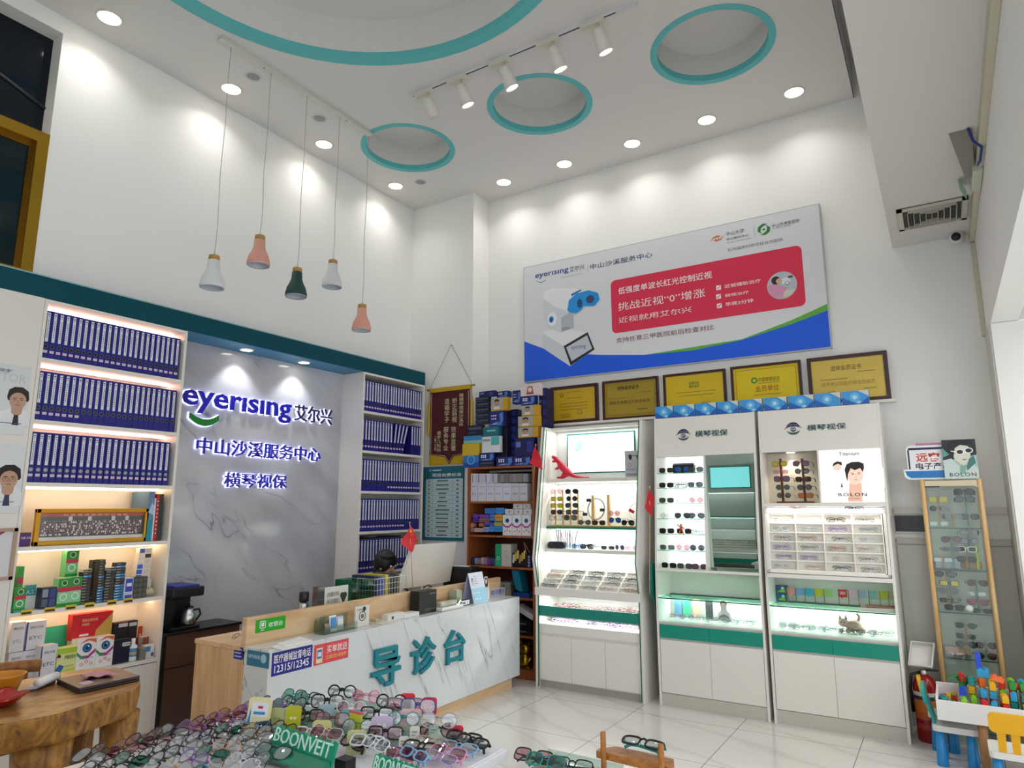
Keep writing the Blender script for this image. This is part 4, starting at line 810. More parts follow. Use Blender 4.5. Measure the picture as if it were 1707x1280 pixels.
carton('pale document box at the left end of the wire basket', left_plane(-3.9), 588, 624, 985, 957, WT+.05, .1, '#a9aca6', [], 'box', 'document_box')
for o in list(bpy.data.objects):
    if o.name == 'document_box': bpy.data.objects.remove(o)
# monitor seen from behind (curved white back), with stand
MP = left_plane(-3.98)
t = thing('computer_monitor', 'large white desktop monitor seen from behind on the reception desk', 'monitor', (-4.0, 4.55, WT+.001))
ql = [MP.uv(668, 966), MP.uv(751, 966), MP.uv(760, 905), MP.uv(692, 908)]
MB0, MT0 = left_plane(-4.03), left_plane(-3.92)
bl_, br_, tl_, tr_ = MB0.w(664, 972), MB0.w(750, 968), MT0.w(690, 908), MT0.w(761, 903); zm_ = (tl_.z+tr_.z)/2; ua, ub = (bl_.y+tl_.y)/2, (br_.y+tr_.y)/2; z0, z1 = MP.uv(700, 978)[1], zm_
mb = MB(); n_ = 12; SH_ = mat('#e3e1da', .35)
qx = lambda s: -3.98-.035*(2*s-1)**2-.10*(s-.5)
for k in range(n_):
    s0, s1 = k/n_, (k+1)/n_
    def mq(s, top, d):
        a, c = (tl_, tr_) if top else (bl_, br_); p = a.lerp(c, s); return (p.x-d+.03*(1-(2*s-1)**2), p.y, (zm_+(tr_.z-tl_.z)*(s-.5)) if top else z0)
    mb.hexa([mq(s0, 0, .035), mq(s0, 0, 0), mq(s1, 0, 0), mq(s1, 0, .035), mq(s0, 1, .035), mq(s0, 1, 0), mq(s1, 1, 0), mq(s1, 1, .035)], SH_)
mb.build('housing', t)
ym = (ua+ub)/2
MB().hexa([(bl_.x-.05, bl_.y+.02, z0+.02), (bl_.x-.04, bl_.y+.02, z0+.02), (br_.x-.04, br_.y-.02, z0+.02), (br_.x-.05, br_.y-.02, z0+.02), (tl_.x-.05, tl_.y+.02, z1-.02), (tl_.x-.04, tl_.y+.02, z1-.02), (tr_.x-.04, tr_.y-.02, z1-.02), (tr_.x-.05, tr_.y-.02, z1-.02)], mat('#1b2430', .2)).build('screen', t)
MB().box(-4.06, -4.04, ym-.05, ym+.05, WT+.012, z0+.10, SH_).build('stand', t); MB().box(-4.08, -3.90, ym-.12, ym+.12, WT+.001, WT+.012, SH_).build('foot', t)
# black printer
PR = left_plane(-3.86)
ua, ub = max(PR.uv(758, 950)[0], ub+.03), 5.48; z1 = PR.uv(790, 951)[1]
t = thing('printer', 'black desktop printer with white paper on top at the right end of the desk', 'printer', (-3.98, (ua+ub)/2, WT+.001))
MB().box(-4.12, -3.80, ua, ub, WT+.001, z1+.04, mat('#101013', .4)).build('body', t, bevel=.015)
MB().hexa([(-4.10, ua+.05, z1+.041), (-3.88, ua+.05, z1+.041), (-3.88, ub-.06, z1+.041), (-4.10, ub-.06, z1+.041), (-4.10, ua+.05, z1+.045), (-3.88, ua+.05, z1+.045), (-3.88, ub-.06, z1+.045), (-4.10, ub-.06, z1+.045)], PAPER).build('paper', t)
# little red flag rising from the desk
def flag(label, base, top, pts, pl, star=True, pole='#c9b08a'):
    t = thing('desk_flag', label, 'flag', base)
    MB().tube([base, top], .003, mat(pole, .4), 6).ball(Vector(top)+Vector((0, 0, .004)), .007, mat('#d9b84a', .3), 8, 6).build('pole', t)
    uv = [pl.uv(*q) for q in pts]; top_, c = uv[0], (sum(u for u, v in uv)/len(uv), sum(v for u, v in uv)/len(uv))
    n = 8; vs = []; fs = []
    for i in range(n+1):                                  # cloth hanging limp in soft folds
        s = i/n
        for j in range(n+1):
            r = j/n
            a = Vector(uv[0])*(1-s)*(1-r)+Vector(uv[1])*s*(1-r)+Vector(uv[3])*(1-s)*r+Vector(uv[2])*s*r
            vs.append(pl.P(a[0], a[1], .010*math.sin(6*s+3*r)+.006))
    vs2 = [p+pl.N*.0015 for p in vs]; k = (n+1)**2
    for i in range(n):
        for j in range(n):
            q = (i*(n+1)+j, (i+1)*(n+1)+j, (i+1)*(n+1)+j+1, i*(n+1)+j+1); fs.append(q); fs.append(tuple(k+x for x in reversed(q)))
    MB().add(vs+vs2, fs, mat('#d8222e', .55), True).build('cloth', t)
    if star:
        mb = MB()
        for (fx, fy, r) in ((.5, .78, .016), (.62, .86, .006), (.66, .76, .006), (.63, .66, .006), (.54, .62, .006)):
            u = min(p[0] for p in uv)+(max(p[0] for p in uv)-min(p[0] for p in uv))*fx; v = min(p[1] for p in uv)+(max(p[1] for p in uv)-min(p[1] for p in uv))*fy
            mb.prism(pl, [(u+r*(1 if q % 2 == 0 else .42)*math.sin(q*math.pi/5), v+r*(1 if q % 2 == 0 else .42)*math.cos(q*math.pi/5)) for q in range(10)], .019, .0205, mat('#f0c93a', .5))
        mb.build('stars', t)
    return t
FP_ = left_plane(-3.90); b0 = FP_.w(690, 985); tp_ = FP_.w(683, 872)
flag('small red five-starred flag on a thin pole rising left of the monitor', (b0.x, b0.y, WT+.001), tuple(tp_), [(683, 875), (667, 906), (684, 921), (695, 903)], FP_)
t = thing('spectacle_frame', 'black folded glasses resting on top of the oak screen before the monitor', 'eyeglasses', (-3.665, 4.3, .936))
y0 = SCR.uv(715, 975)[0]
MB().tube([(-3.66, y0-.05, .942), (-3.65, y0-.02, .962), (-3.66, y0+.02, .966), (-3.67, y0+.07, .941)], .004, BLACK, 6).tube([(-3.67, y0-.04, .955), (-3.68, y0+.03, .958), (-3.675, y0+.08, .947)], .003, BLACK, 6).build('folded_frame', t)
t = thing('spectacle_frame', 'thin wire glasses lying on the oak worktop at the left desk end', 'eyeglasses', (-3.95, 2.95, WT+.001))
q = top_plane(WT+.004); p1, p2 = q.w(393, 1063), q.w(402, 1060)
mb = MB()
for p in (p1, p2+Vector((0, .03, 0))): mb.tube([(p.x+.024*math.cos(a), p.y+.02*math.sin(a), WT+.004+.012*(1+math.sin(a))) for a in [k*math.pi/6 for k in range(12)]], .0018, mat('#3a3430', .3, .5), 5, closed=True)
mb.tube([p1, p1+Vector((-.08, .05, .0))], .0018, mat('#3a3430', .3, .5), 5).tube([p2, p2+Vector((-.05, .09, .0))], .0018, mat('#3a3430', .3, .5), 5).build('wire_frame', t)
# ------------------------------------------------------------------ seated person behind the monitor: only the dark hair shows
hp = left_plane(-4.28); hc = hp.w(645, 942)
SKIN = mat('#c39578', .6); HAIR = mat('#0d0b0b', .55); CLOTH = mat('#1b1b22', .8)
px_, py_, pz_ = hc.x, hc.y, hc.z
def skin_body(name, parent, pts, edges, m_, root=0, sub=2):
    me = bpy.data.meshes.new(name); base = world_loc(parent) if parent else Vector()
    me.from_pydata([Vector(p[:3])-base for p in pts], edges, []); me.materials.append(m_)
    o = bpy.data.objects.new(name, me); COL.objects.link(o); o.parent = parent
    sk = o.modifiers.new('skin', 'SKIN'); sk.use_smooth_shade = True; sv = me.skin_vertices
    if not sv: bpy.context.view_layer.objects.active = o; o.data.attributes
    for i, p in enumerate(pts):
        r = p[3] if isinstance(p[3], tuple) else (p[3], p[3]); me.skin_vertices[0].data[i].radius = r
    me.skin_vertices[0].data[root].use_root = True
    sb = o.modifiers.new('sub', 'SUBSURF'); sb.levels = sb.render_levels = sub
    return o
person = thing('person', 'person with dark hair and dark clothes sitting bowed behind the monitor', 'person', (px_-.1, py_, 0))
P_ = [(px_-.17, py_, .50, (.15, .12)), (px_-.14, py_, .68, (.14, .11)), (px_-.10, py_, .84, (.16, .11)), (px_-.05, py_, .93, (.10, .09)), (px_-.02, py_, 1.0, .052), (px_, py_, pz_-.02, (.075, .085)), (px_+.01, py_, pz_+.05, (.07, .08)),
      (px_-.06, py_-.18, .90, .055), (px_-.02, py_-.24, .85, .042), (px_+.10, py_-.12, .832, .034), (px_+.155, py_-.09, .822, .028),
      (px_-.06, py_+.18, .90, .055), (px_-.02, py_+.24, .85, .042), (px_+.10, py_+.12, .832, .034), (px_+.155, py_+.09, .822, .028),
      (px_-.15, py_-.10, .50, .09), (px_+.14, py_-.12, .52, .075), (px_+.19, py_-.12, .28, .055), (px_+.17, py_-.12, .06, .04), (px_+.27, py_-.12, .035, .035),
      (px_-.15, py_+.10, .50, .09), (px_+.14, py_+.12, .52, .075), (px_+.19, py_+.12, .28, .055), (px_+.17, py_+.12, .06, .04), (px_+.27, py_+.12, .035, .035)]
E_ = [(0, 1), (1, 2), (2, 3), (3, 4), (4, 5), (5, 6), (2, 7), (7, 8), (8, 9), (9, 10), (2, 11), (11, 12), (12, 13), (13, 14), (0, 15), (15, 16), (16, 17), (17, 18), (18, 19), (0, 20), (20, 21), (21, 22), (22, 23), (23, 24)]
skin_body('body', person, P_, E_, SKIN)
ci = [0, 1, 2, 3, 7, 8, 9, 11, 12, 13, 15, 16, 17, 18, 20, 21, 22, 23]; up_ = lambda r: tuple(v*1.14+.004 for v in r) if isinstance(r, tuple) else r*1.2+.004
skin_body('clothing', person, [(*P_[i][:3], up_(P_[i][3])) for i in ci], [(ci.index(a), ci.index(b_)) for a, b_ in E_ if a in ci and b_ in ci], CLOTH)
for s_ in (-1, 1): MB().ball((px_+.078, py_+s_*.031, pz_-.005), .010, PAPER, 10, 8).ball((px_+.085, py_+s_*.031, pz_-.005), .006, BLACK, 8, 6).build('eye', person); MB().ball((px_-.0, py_+s_*.083, pz_-.01), .022, SKIN, 10, 8, (.8, .4, 1.3)).build('ear', person)
MB().lathe((px_+.07, py_, pz_-.045), [(.016, 0), (.012, .02), (.004, .045)], SKIN, 10, (.25, 0, 1)).build('nose', person); MB().ball((px_+.075, py_, pz_-.07), .02, mat('#a8605a', .6), 10, 8, (.4, 1.1, .3)).build('mouth', person)
MB().ball((px_-.022, py_, pz_+.03), .108, HAIR, 28, 18, (.95, .98, 1.02)).ball((px_-.065, py_, pz_-.05), .078, HAIR, 18, 12, (.8, 1.15, 1.25)).ball((px_+.02, py_-.02, pz_+.075), .062, HAIR, 14, 10, (1.05, 1.2, .6)).build('hair', person, label='short dark hair')
t = thing('office_stool', 'dark round stool under the person behind the desk', 'stool', (px_-.17, py_, 0))
MB().lathe((px_-.17, py_, 0), [(0, .30), (.19, .30), (.20, .33), (.18, .36), (0, .365)], DARK, 24).build('seat', t); MB().lathe((px_-.17, py_, 0), [(.03, .02), (.03, .30)], STEEL, 14).build('post', t); MB().lathe((px_-.17, py_, 0), [(0, .03), (.2, .02), (.22, 0), (0, 0)], BLACK, 24).build('base', t)
# coffee machine and dark brown counter beyond the left desk end, by the marble
t = thing('side_counter', 'dark brown low cabinet with black top against the grey marble', 'cabinet', (-4.85, 3.25, 0))
DB = mat('#553a30', .35)
MB().box(-5.035, -4.745, 2.955, 3.55, 0, .70, DB).build('body', t); MB().box(-5.035, -4.73, 2.928, 3.56, .7005, .72, BLACK).build('top', t, bevel=.003)
MB().box(-4.745, -4.742, 2.96, 3.55, .475, .48, BLACK).build('door_gap', t)
MB().box(-4.95, -4.738, 2.927, 2.953, 0, .70, BLACK).build('edge_strip', t)
t = thing('coffee_machine', 'black coffee machine on the dark counter', 'coffee machine', (-4.83, 3.1, .721))
MB().box(-5.03, -4.76, 2.99, 3.22, .721, .745, BLACK).build('base', t, bevel=.005); MB().box(-5.02, -4.90, 2.99, 3.22, .745, .95, BLACK).build('column', t, bevel=.005)
MB().box(-5.03, -4.75, 2.98, 3.23, .95, 1.02, mat('#141417', .3)).build('head', t, bevel=.01); MB().box(-5.0, -4.76, 3.0, 3.19, 1.021, 1.035, mat('#20308f', .4)).build('lid', t, label='dark blue lid')
t = thing('coffee_jug', 'shiny steel jug with black handle in front of the coffee machine', 'jug', (-4.74, 3.19, .746))
MB().lathe((-4.82, 3.16, .7465), [(0, 0), (.05, 0), (.055, .01), (.045, .07), (.03, .10), (.032, .115), (0, .117)], STEEL, 24).build('body', t)
MB().tube([(-4.815, 3.195, .845), (-4.81, 3.235, .85), (-4.81, 3.25, .81), (-4.815, 3.215, .765)], .008, BLACK, 8).build('handle', t)
MB().lathe((-4.82, 3.16, .8635), [(.032, 0), (.03, .012), (.008, .016), (.008, .024), (0, .026)], BLACK, 18).build('lid', t)
# ================================================================== poster wall
BP = back_plane(6.10)
def cb(x, y): return 860+x*.32806, 320+y*.32806
def quadbox(pl, tl, tr, bl, br):
    a, b, c, d = pl.uv(*tl), pl.uv(*tr), pl.uv(*bl), pl.uv(*br); return (a[0]+c[0])/2, (b[0]+d[0])/2, (c[1]+d[1])/2, (a[1]+b[1])/2
u0, u1, v0, v1 = quadbox(BP, cb(38, 385), cb(1545, 55), cb(42, 965), cb(1603, 795))
t = thing('wall_poster', 'large box-framed wall poster with a white eye device, red panel and blue wave', 'poster', ((u0+u1)/2, 6.12, v0))
MB().slab(BP, u0, u1, v0, v1, -.049, -.002, mat('#b9bcc0', .4, .3)).build('box_frame', t); MB().slab(BP, u0+.008, u1-.008, v0+.008, v1-.008, -.002, 0, mat('#dcdee3', .5)).build('sheet', t)
q = lambda *p: BP.uv(*cb(*p))
wave = [q(42, 760), q(140, 795), q(260, 818), (q(430, 828)), q(650, 828), q(900, 805), q(1150, 752), q(1400, 672), q(1587, 600)]
bot = [(u1-.008, v0+.008), (u0+.008, v0+.008)]
wv = [(max(u0+.008, min(u1-.008, a)), b) for a, b in wave]; wv[0] = (u0+.008, wv[0][1]); wv[-1] = (u1-.008, wv[-1][1])
gr = [wv[4], (wv[6][0], wv[6][1]+.008), (wv[7][0], wv[7][1]+.035), (wv[8][0], wv[8][1]+.055)]
MB().prism(BP, wv[4:]+[(u1-.008, gr[-1][1]), (gr[2][0], gr[2][1]), (gr[1][0], gr[1][1])], 0, .0008, mat('#5fae3c', .4)).build('green_stripe', t)
MB().prism(BP, wv+bot, 0, .0012, mat('#0a5ae2', .4)).build('blue_wave', t)
def rrect(a0, a1, b0, b1, r, n=6):
    p = []
    for cx_, cy_, s in ((a1-r, b0+r, -90), (a1-r, b1-r, 0), (a0+r, b1-r, 90), (a0+r, b0+r, 180)):
        for k in range(n+1): p.append((cx_+r*math.cos(R(s+90*k/n)), cy_+r*math.sin(R(s+90*k/n))))
    return p
a0, a1, b0, b1 = quadbox(BP, cb(482, 452), cb(1452, 268), cb(489, 720), cb(1472, 577))
MB().prism(BP, rrect(a0, a1, b0, b1, .05), 0, .001, mat('#dc2c4e', .4)).build('red_panel', t)
PW = mat('#f2eef0', .5); INKP = mat('#2a2f6a', .5); MARO = mat('#7a1a34', .5)
def bt(s, xl, yb, xr, yt, m_, n=.0014, **k):
    """lettering between the left end (xl, bottom yb) and the right end (xr, top yt)"""
    l, r_ = q(xl, yb), q(xr, yt); return text(s, BP, l[0], r_[0], l[1], r_[1], m_, t, n=n, **k)
bt('低强度单波长红光控制近视', 520, 522, 995, 400, PW, bold=.008); bt('挑战近视“0”增涨', 520, 605, 960, 488, PW); bt('近视就用艾尔兴', 522, 668, 892, 580, PW)
bt('近视辅助治疗', 1060, 490, 1243, 440, PW, bold=.004); bt('弱视治疗', 1063, 535, 1183, 500, PW, bold=.004); bt('早晚3分钟', 1065, 582, 1205, 540, PW, bold=.004)
bt('支持任意三甲医院前后检查对比', 510, 768, 1005, 672, MARO, bold=.004); bt('中山沙溪服务中心', 378, 395, 693, 302, INKP, bold=.004)
bt('eyer\u0131s\u0131ng', 98, 448, 267, 385, mat('#1d3f8c', .5), bold=.012); bt('艾尔兴', 273, 408, 347, 366, mat('#2a2434', .5)); bt('近视就用艾尔兴', 230, 438, 342, 410, mat('#8f96a8', .5))
bt('中山大学', 1070, 225, 1158, 185, mat('#2a2a3c', .5)); bt('中山眼科中心', 1070, 248, 1183, 212, mat('#33344c', .5), bold=.004); bt('中山市博爱医院', 1302, 182, 1440, 135, mat('#24382a', .5)); bt('红光临床科研项目合作医院', 1078, 303, 1355, 232, mat('#5c6076', .5))
mb = MB()
for x, y in ((1030, 486), (1030, 531), (1034, 578)):
    mb = MB(); c = q(x, y); mb.slab(BP, c[0]-.022, c[0]+.022, c[1]-.022, c[1]+.022, .001, .0016, PW).prism(BP, [(c[0]-.014, c[1]+.002), (c[0]-.006, c[1]-.014), (c[0]+.02, c[1]+.018), (c[0]+.014, c[1]+.02), (c[0]-.005, c[1]-.004), (c[0]-.01, c[1]+.006)], .0016, .0022, mat('#c22a48', .4)).build('tick_box', t)
mb = MB(); a = q(105, 452); c = q(128, 458); e_ = q(152, 446)
for k in range(8):
    f = lambda s: (a[0]+(e_[0]-a[0])*s, a[1]+(e_[1]-a[1])*s-.022*math.sin(math.pi*s))
    p0, p1 = f(k/8), f((k+1)/8); mb.hexa([BP.P(p[0], p[1]+d, n) for n in (0, .0012) for p, d in ((p0, -.004), (p1, -.004), (p1, .004), (p0, .004))], mat('#4f9a3c', .4))
mb.build('smile_mark', t)
MB().slab(BP, q(365, 380)[0], q(365, 380)[0]+.003, q(365, 410)[1], q(365, 370)[1], 0, .001, mat('#9aa0b0', .5)).build('divider_line', t); MB().slab(BP, q(1210, 200)[0], q(1210, 200)[0]+.003, q(1210, 230)[1], q(1210, 175)[1], 0, .001, mat('#9aa0b0', .5)).build('divider_line', t); mb = MB()
c = q(1022, 236)
for s_ in (-1, 1):
    mb.prism(BP, [(c[0]+s_*x, c[1]+s_*y) for x, y in ((-.065, -.02), (-.04, .018), (0, .03), (.035, .018), (.02, .012), (0, .018), (-.03, .008))], 0, .0012, mat('#d9743c', .4))
mb.ring(BP, c[0], c[1], .012, .019, 0, .0014, mat('#d9743c', .4), 16); mb.build('eye_emblem', t, kind=None); mb = MB()
c = q(1260, 190)
for s_ in (-1, 1): mb.prism(BP, [(c[0]+s_*x, c[1]+s_*y) for x, y in ((-.055, -.01), (-.05, .03), (-.01, .055), (.03, .05), (-.005, .03), (-.025, .015), (-.03, -.02), (-.01, -.045))], 0, .0012, mat('#2f7d34', .4))
mb.prism(BP, [(c[0]-.02, c[1]), (c[0], c[1]+.02), (c[0]+.02, c[1]), (c[0], c[1]-.02)], 0, .0014, mat('#dfe6dc', .4)).prism(BP, [(c[0]-.013, c[1]), (c[0], c[1]+.013), (c[0]+.013, c[1]), (c[0], c[1]-.013)], 0, .0018, mat('#2f7d34', .4))
mb.build('leaf_emblem', t)
for s_, xl, yb, xr, yt in (('ZHONGSHAN OPHTHALMIC CENTER', 1072, 262, 1195, 232), ('BOAI HOSPITAL OF ZHONGSHAN', 1305, 190, 1398, 165)): bt(s_, xl, yb, xr, yt, mat('#55586c', .5))
# round photo
c = q(1352, 474); mb = MB(); rr = .125
mb.disc(BP, c[0], c[1], rr, .001, .0016, mat('#b9c4cc', .4), 40)
cir = lambda pts: [(c[0]+rr*x, c[1]+rr*y) for x, y in pts]
mb.prism(BP, cir([(-.25, -.9), (.55, -.8), (.85, -.45), (.3, -.35), (-.3, -.55)]), .0016, .002, mat('#d8d0c0', .5)).prism(BP, cir([(-.9, -.4), (-.6, -.78), (0, -.9), (.1, -.5), (.4, -.25), (.1, -.12), (-.25, .05), (-.6, .2), (-.92, .1)]), .0016, .0024, mat('#d99ab8', .5))
mb.disc(BP, c[0]-.38*rr, c[1]+.42*rr, .30*rr, .0016, .0026, mat('#2b2524', .5), 20).disc(BP, c[0]-.18*rr, c[1]+.34*rr, .2*rr, .0016, .003, mat('#d6ab92', .5), 16).prism(BP, cir([(.0, .1), (.45, .02), (.62, .3), (.3, .55), (.0, .45)]), .0016, .0022, mat('#e2e7ea', .5)).ring(BP, c[0]+.35*rr, c[1]+.1*rr, .1*rr, .15*rr, .0022, .0026, mat('#8d9aa4', .5), 16).slab(BP, c[0]+.45*rr, c[0]+.75*rr, c[1]+.45*rr, c[1]+.6*rr, .0016, .002, mat('#4a5158', .5))
mb.build('printed_photo', t)
# printed device
mb = MB(); pp = lambda *P: [q(*p) for p in P]
DW, DG, DB_ = mat('#e9ebee', .4), mat('#b4bac4', .4), mat('#1a93e0', .35)
mb.prism(BP, pp((132, 715), (205, 690), (360, 712), (400, 800), (275, 885), (140, 795)), .0012, .0018, DW).prism(BP, pp((132, 715), (140, 795), (275, 885), (245, 785)), .0018, .0022, mat('#cfd4dc', .4))
mb.prism(BP, pp((243, 783), (365, 712), (400, 800), (278, 882)), .0018, .0026, mat('#22252a', .3)).prism(BP, pp((256, 790), (362, 728), (388, 795), (284, 860)), .0026, .003, mat('#c4ccd6', .3))
mb.prism(BP, pp((140, 560), (160, 520), (235, 560), (290, 610), (295, 690), (230, 715), (160, 690), (140, 620)), .0018, .0024, mat('#d5d9df', .4)).prism(BP, pp((230, 640), (290, 600), (295, 690), (232, 712)), .0024, .0026, DG)
mb.prism(BP, pp((140, 540), (145, 505), (190, 488), (300, 490), (335, 500), (290, 560), (262, 605), (200, 585)), .0024, .003, DW)
c = q(185, 645); mb.disc(BP, *c, .055, .003, .0036, mat('#eceef0', .4), 26, .075).disc(BP, c[0]-.01, c[1]-.005, .028, .0036, .004, mat('#2a86d0', .4), 18, .036).disc(BP, c[0]-.012, c[1]-.007, .014, .004, .0044, mat('#15427c', .4), 14, .018)
mb.prism(BP, pp((262, 600), (270, 550), (310, 515), (370, 500), (418, 512), (426, 545), (400, 578), (345, 580), (332, 600), (305, 618), (272, 612)), .003, .0038, DB_).prism(BP, pp((280, 520), (330, 495), (335, 500), (285, 530)), .0038, .0042, mat('#1470b4', .4))
c = q(325, 566); mb.disc(BP, *c, .03, .0038, .0044, mat('#0f4d84', .3), 18, .05); c = q(378, 545); mb.disc(BP, *c, .048, .0038, .0044, mat('#0f4d84', .3), 18, .042).disc(BP, c[0], c[1], .03, .0044, .0048, mat('#5a3a52', .3), 16, .026)
mb.build('printed_device', t)
SC = Plane(BP.w(*cb(278, 812)), BP.w(*cb(358, 765))-BP.w(*cb(278, 812)), (0, 0, 1)); 
text('eyer\u0131s\u0131ng', BP, q(283, 812)[0], q(355, 770)[0], q(300, 806)[1], q(320, 780)[1], mat('#3c5a9c', .5), t, n=.0034); text('艾尔兴', BP, q(235, 700)[0], q(275, 690)[0], q(250, 702)[1], q(250, 688)[1], mat('#2a3a5c', .5), t, n=.003)
# ------------------------------------------------------------------ certificates propped along the wall
WOODF = mat('#3a1414', .3); CP = back_plane(6.11); lean = .03
def cc1(x, y): return 890+x*.1816, 570+y*.1816
def cc2(x, y): return 1190+x*.1816, 570+y*.1816
GOLDS = ['#a98a16', '#8f7a1c', '#b39a14', '#c4a910', '#c2a93c']
CERT = [('gold certificate plaque with small emblem, leftmost of the five under the poster', cc1(130, 425), cc1(580, 370), cc1(170, 750), cc1(588, 725), '#c9a41c'), ('gold certificate plaque with heavy black title, second of the five', cc1(625, 362), cc1(1138, 312), cc1(632, 715), cc1(1145, 688), '#a08824'),
        ('gold certificate plaque with small green title, middle of the five', cc1(1185, 305), cc2(105, 240), cc1(1192, 660), cc2(115, 560), '#d6b616'), ('bright gold plaque with round green emblem and red characters, fourth of the five', cc2(150, 232), cc2(795, 160), cc2(165, 560), cc2(815, 510), '#e0c40a'), ('widest pale gold certificate plaque with ornate border, rightmost of the five', cc2(850, 152), cc2(1585, 75), cc2(880, 555), cc2(1628, 510), '#d9bc50')]
for i, (lb, tl, tr, bl, br, gcol) in enumerate(CERT):
    u0, u1, v0, v1 = quadbox(CP, tl, tr, bl, br); v0 = 2.43
    t = thing('certificate_plaque', lb, 'certificate', ((u0+u1)/2, 6.125, v0), 'certificate plaques under the poster'); e = .03 if i in (0, 4) else .022
    f = MB()
    for s_ in ((u0, u1, v0, v0+e), (u0, u1, v1-e, v1), (u0, u0+e, v0+e, v1-e), (u1-e, u1, v0+e, v1-e)): f.slab(CP, *s_, -.035, 0, WOODF)
    f.build('frame', t)
    gm = mat(gcol, .35); f = MB().slab(CP, u0+e, u1-e, v0+e, v1-e, -.034, -.012, gm)
    w_, h_ = u1-u0, v1-v0
    if i in (0, 2, 4):
        rc = mat('#d9c060', .3, .3); n_ = 26
        for k in range(n_):
            for vv in (v0+e+.006, v1-e-.018): f.slab(CP, u0+e+.006+(w_-2*e-.02)*k/n_, u0+e+.006+(w_-2*e-.02)*(k+.55)/n_, vv, vv+.012, -.012, -.0105, rc)
        for k in range(14):
            for uu in (u0+e+.006, u1-e-.018): f.slab(CP, uu, uu+.012, v0+e+.02+(h_-2*e-.04)*k/14, v0+e+.02+(h_-2*e-.04)*(k+.55)/14, -.012, -.0105, rc)
    else:
        for a in ((u0+e+.02, u1-e-.02, v0+e+.02, v0+e+.023), (u0+e+.02, u1-e-.02, v1-e-.023, v1-e-.02), (u0+e+.02, u0+e+.023, v0+e+.02, v1-e-.02), (u1-e-.023, u1-e-.02, v0+e+.02, v1-e-.02)): f.slab(CP, *a, -.012, -.011, mat('#6d5a14', .4))
    f.build('gold_panel', t)
    def T(s, fa, fb, ga, gb, c='#3a3010', bold=0): text(s, CP, u0+w_*fa, u0+w_*fb, v0+h_*ga, v0+h_*gb, mat(c, .5), t, n=-.0105, bold=bold)
    def L(fa, fb, g, c='#7d6a22'): MB().slab(CP, u0+w_*fa, u0+w_*fb, v0+h_*g, v0+h_*(g+.012), -.012, -.011, mat(c, .5)).build('print_line', t)
    if i == 0:
        MB().ring(CP, u0+w_*.24, v0+h_*.76, .016, .022, -.012, -.0105, mat('#5d4c10', .4), 20).ring(CP, u0+w_*.62, v0+h_*.28, .02, .026, -.012, -.0105, mat('#7d6a22', .4), 20).build('printed_seals', t)
        for g in (.82, .66): L(.32, .66, g)
        for g in (.52, .44, .36): L(.2, .8, g)
        for g in (.24, .2, .16): L(.2, .42, g)
    if i == 1: T('团体会员证书', .28, .66, .74, .84, '#1e1a0c', .014); T('特授予贵单位为本会会员', .12, .85, .38, .47, '#3f3410'); L(.6, .86, .64); L(.12, .48, .53); L(.62, .8, .22, '#4a3c12'); L(.14, .24, .24)
    if i == 2: T('爱眼科普', .42, .58, .70, .77, '#2f6a34'); T('教育基地', .42, .58, .62, .69, '#2f6a34'); L(.2, .84, .52); L(.25, .8, .44); L(.6, .75, .24)
    if i == 3: T('中国爱眼协会', .40, .70, .60, .70, '#4a4410'); L(.40, .70, .565); T('会员单位', .35, .68, .38, .52, '#b05a10', .006); L(.32, .70, .31); L(.68, .8, .2, '#4a3c12'); MB().ring(CP, u0+w_*.34, v0+h_*.645, .014, .028, -.012, -.0105, mat('#3f8a3c', .4), 20).build('printed_emblem', t)
    if i == 4: T('团体会员证书', .3, .68, .68, .79, '#7a641e', .008); L(.62, .84, .62); L(.16, .5, .5); T('授予贵公司医疗单位为会员', .17, .83, .36, .45, '#a58a3a'); L(.68, .84, .26); L(.24, .33, .24)
# ledge that carries the plaques: the back top rail of the cabinets and the shelf
struct(MB().box(-3.46, -.25, 6.075, YB-.001, 2.405, 2.428, LAM), 'trim_9')
# ------------------------------------------------------------------ pennant and price list on the corner pier
PP2 = back_plane(YPIER-.02)
def c2(x, y): return 690+x*.1796, 570+y*.1796
q = lambda *p: PP2.uv(*c2(*p)); w2 = lambda *p: PP2.w(*c2(*p))
t = thing('pennant', 'maroon velvet award pennant with gold fringe hanging in the corner', 'pennant', (q(330, 600)[0], YPIER-.02, q(300, 1150)[1]))
rl, rr_, top = q(130, 438), q(560, 410), q(347, 28); vr = (rl[1]+rr_[1])/2
a0, a1 = q(155, 700)[0], q(540, 640)[0]; a1 = q(520, 640)[0]; vb = q(300, 1140)[1]
MB().tube([PP2.P(rl[0], vr), PP2.P(rr_[0], vr)], .007, mat('#7a5a1c', .4), 8).ball(PP2.P(rl[0], vr), .012, mat('#8a6a22', .4), 10, 8).ball(PP2.P(rr_[0], vr), .012, mat('#8a6a22', .4), 10, 8).build('rod', t)
MB().tube([PP2.P(rl[0]+.02, vr), PP2.P(top[0]-.004, top[1]), PP2.P(top[0]+.004, top[1]), PP2.P(rr_[0]-.02, vr)], .002, mat('#3a3c40', .6), 5).lathe(PP2.P(top[0], top[1], -.018), [(0, 0), (.004, 0), (.004, .03), (0, .03)], STEEL, 8, (0, -1, 0)).build('cord', t)
um = (a0+a1)/2
GLD = mat('#c9a31e', .5, .1)
mb = MB(); n_ = 30                                       # gold sleeve and fringe
mb.slab(PP2, a0-.012, a1+.012, vr-.035, vr+.012, -.006, .008, GLD); mb.build('gold_sleeve', t); mb = MB()
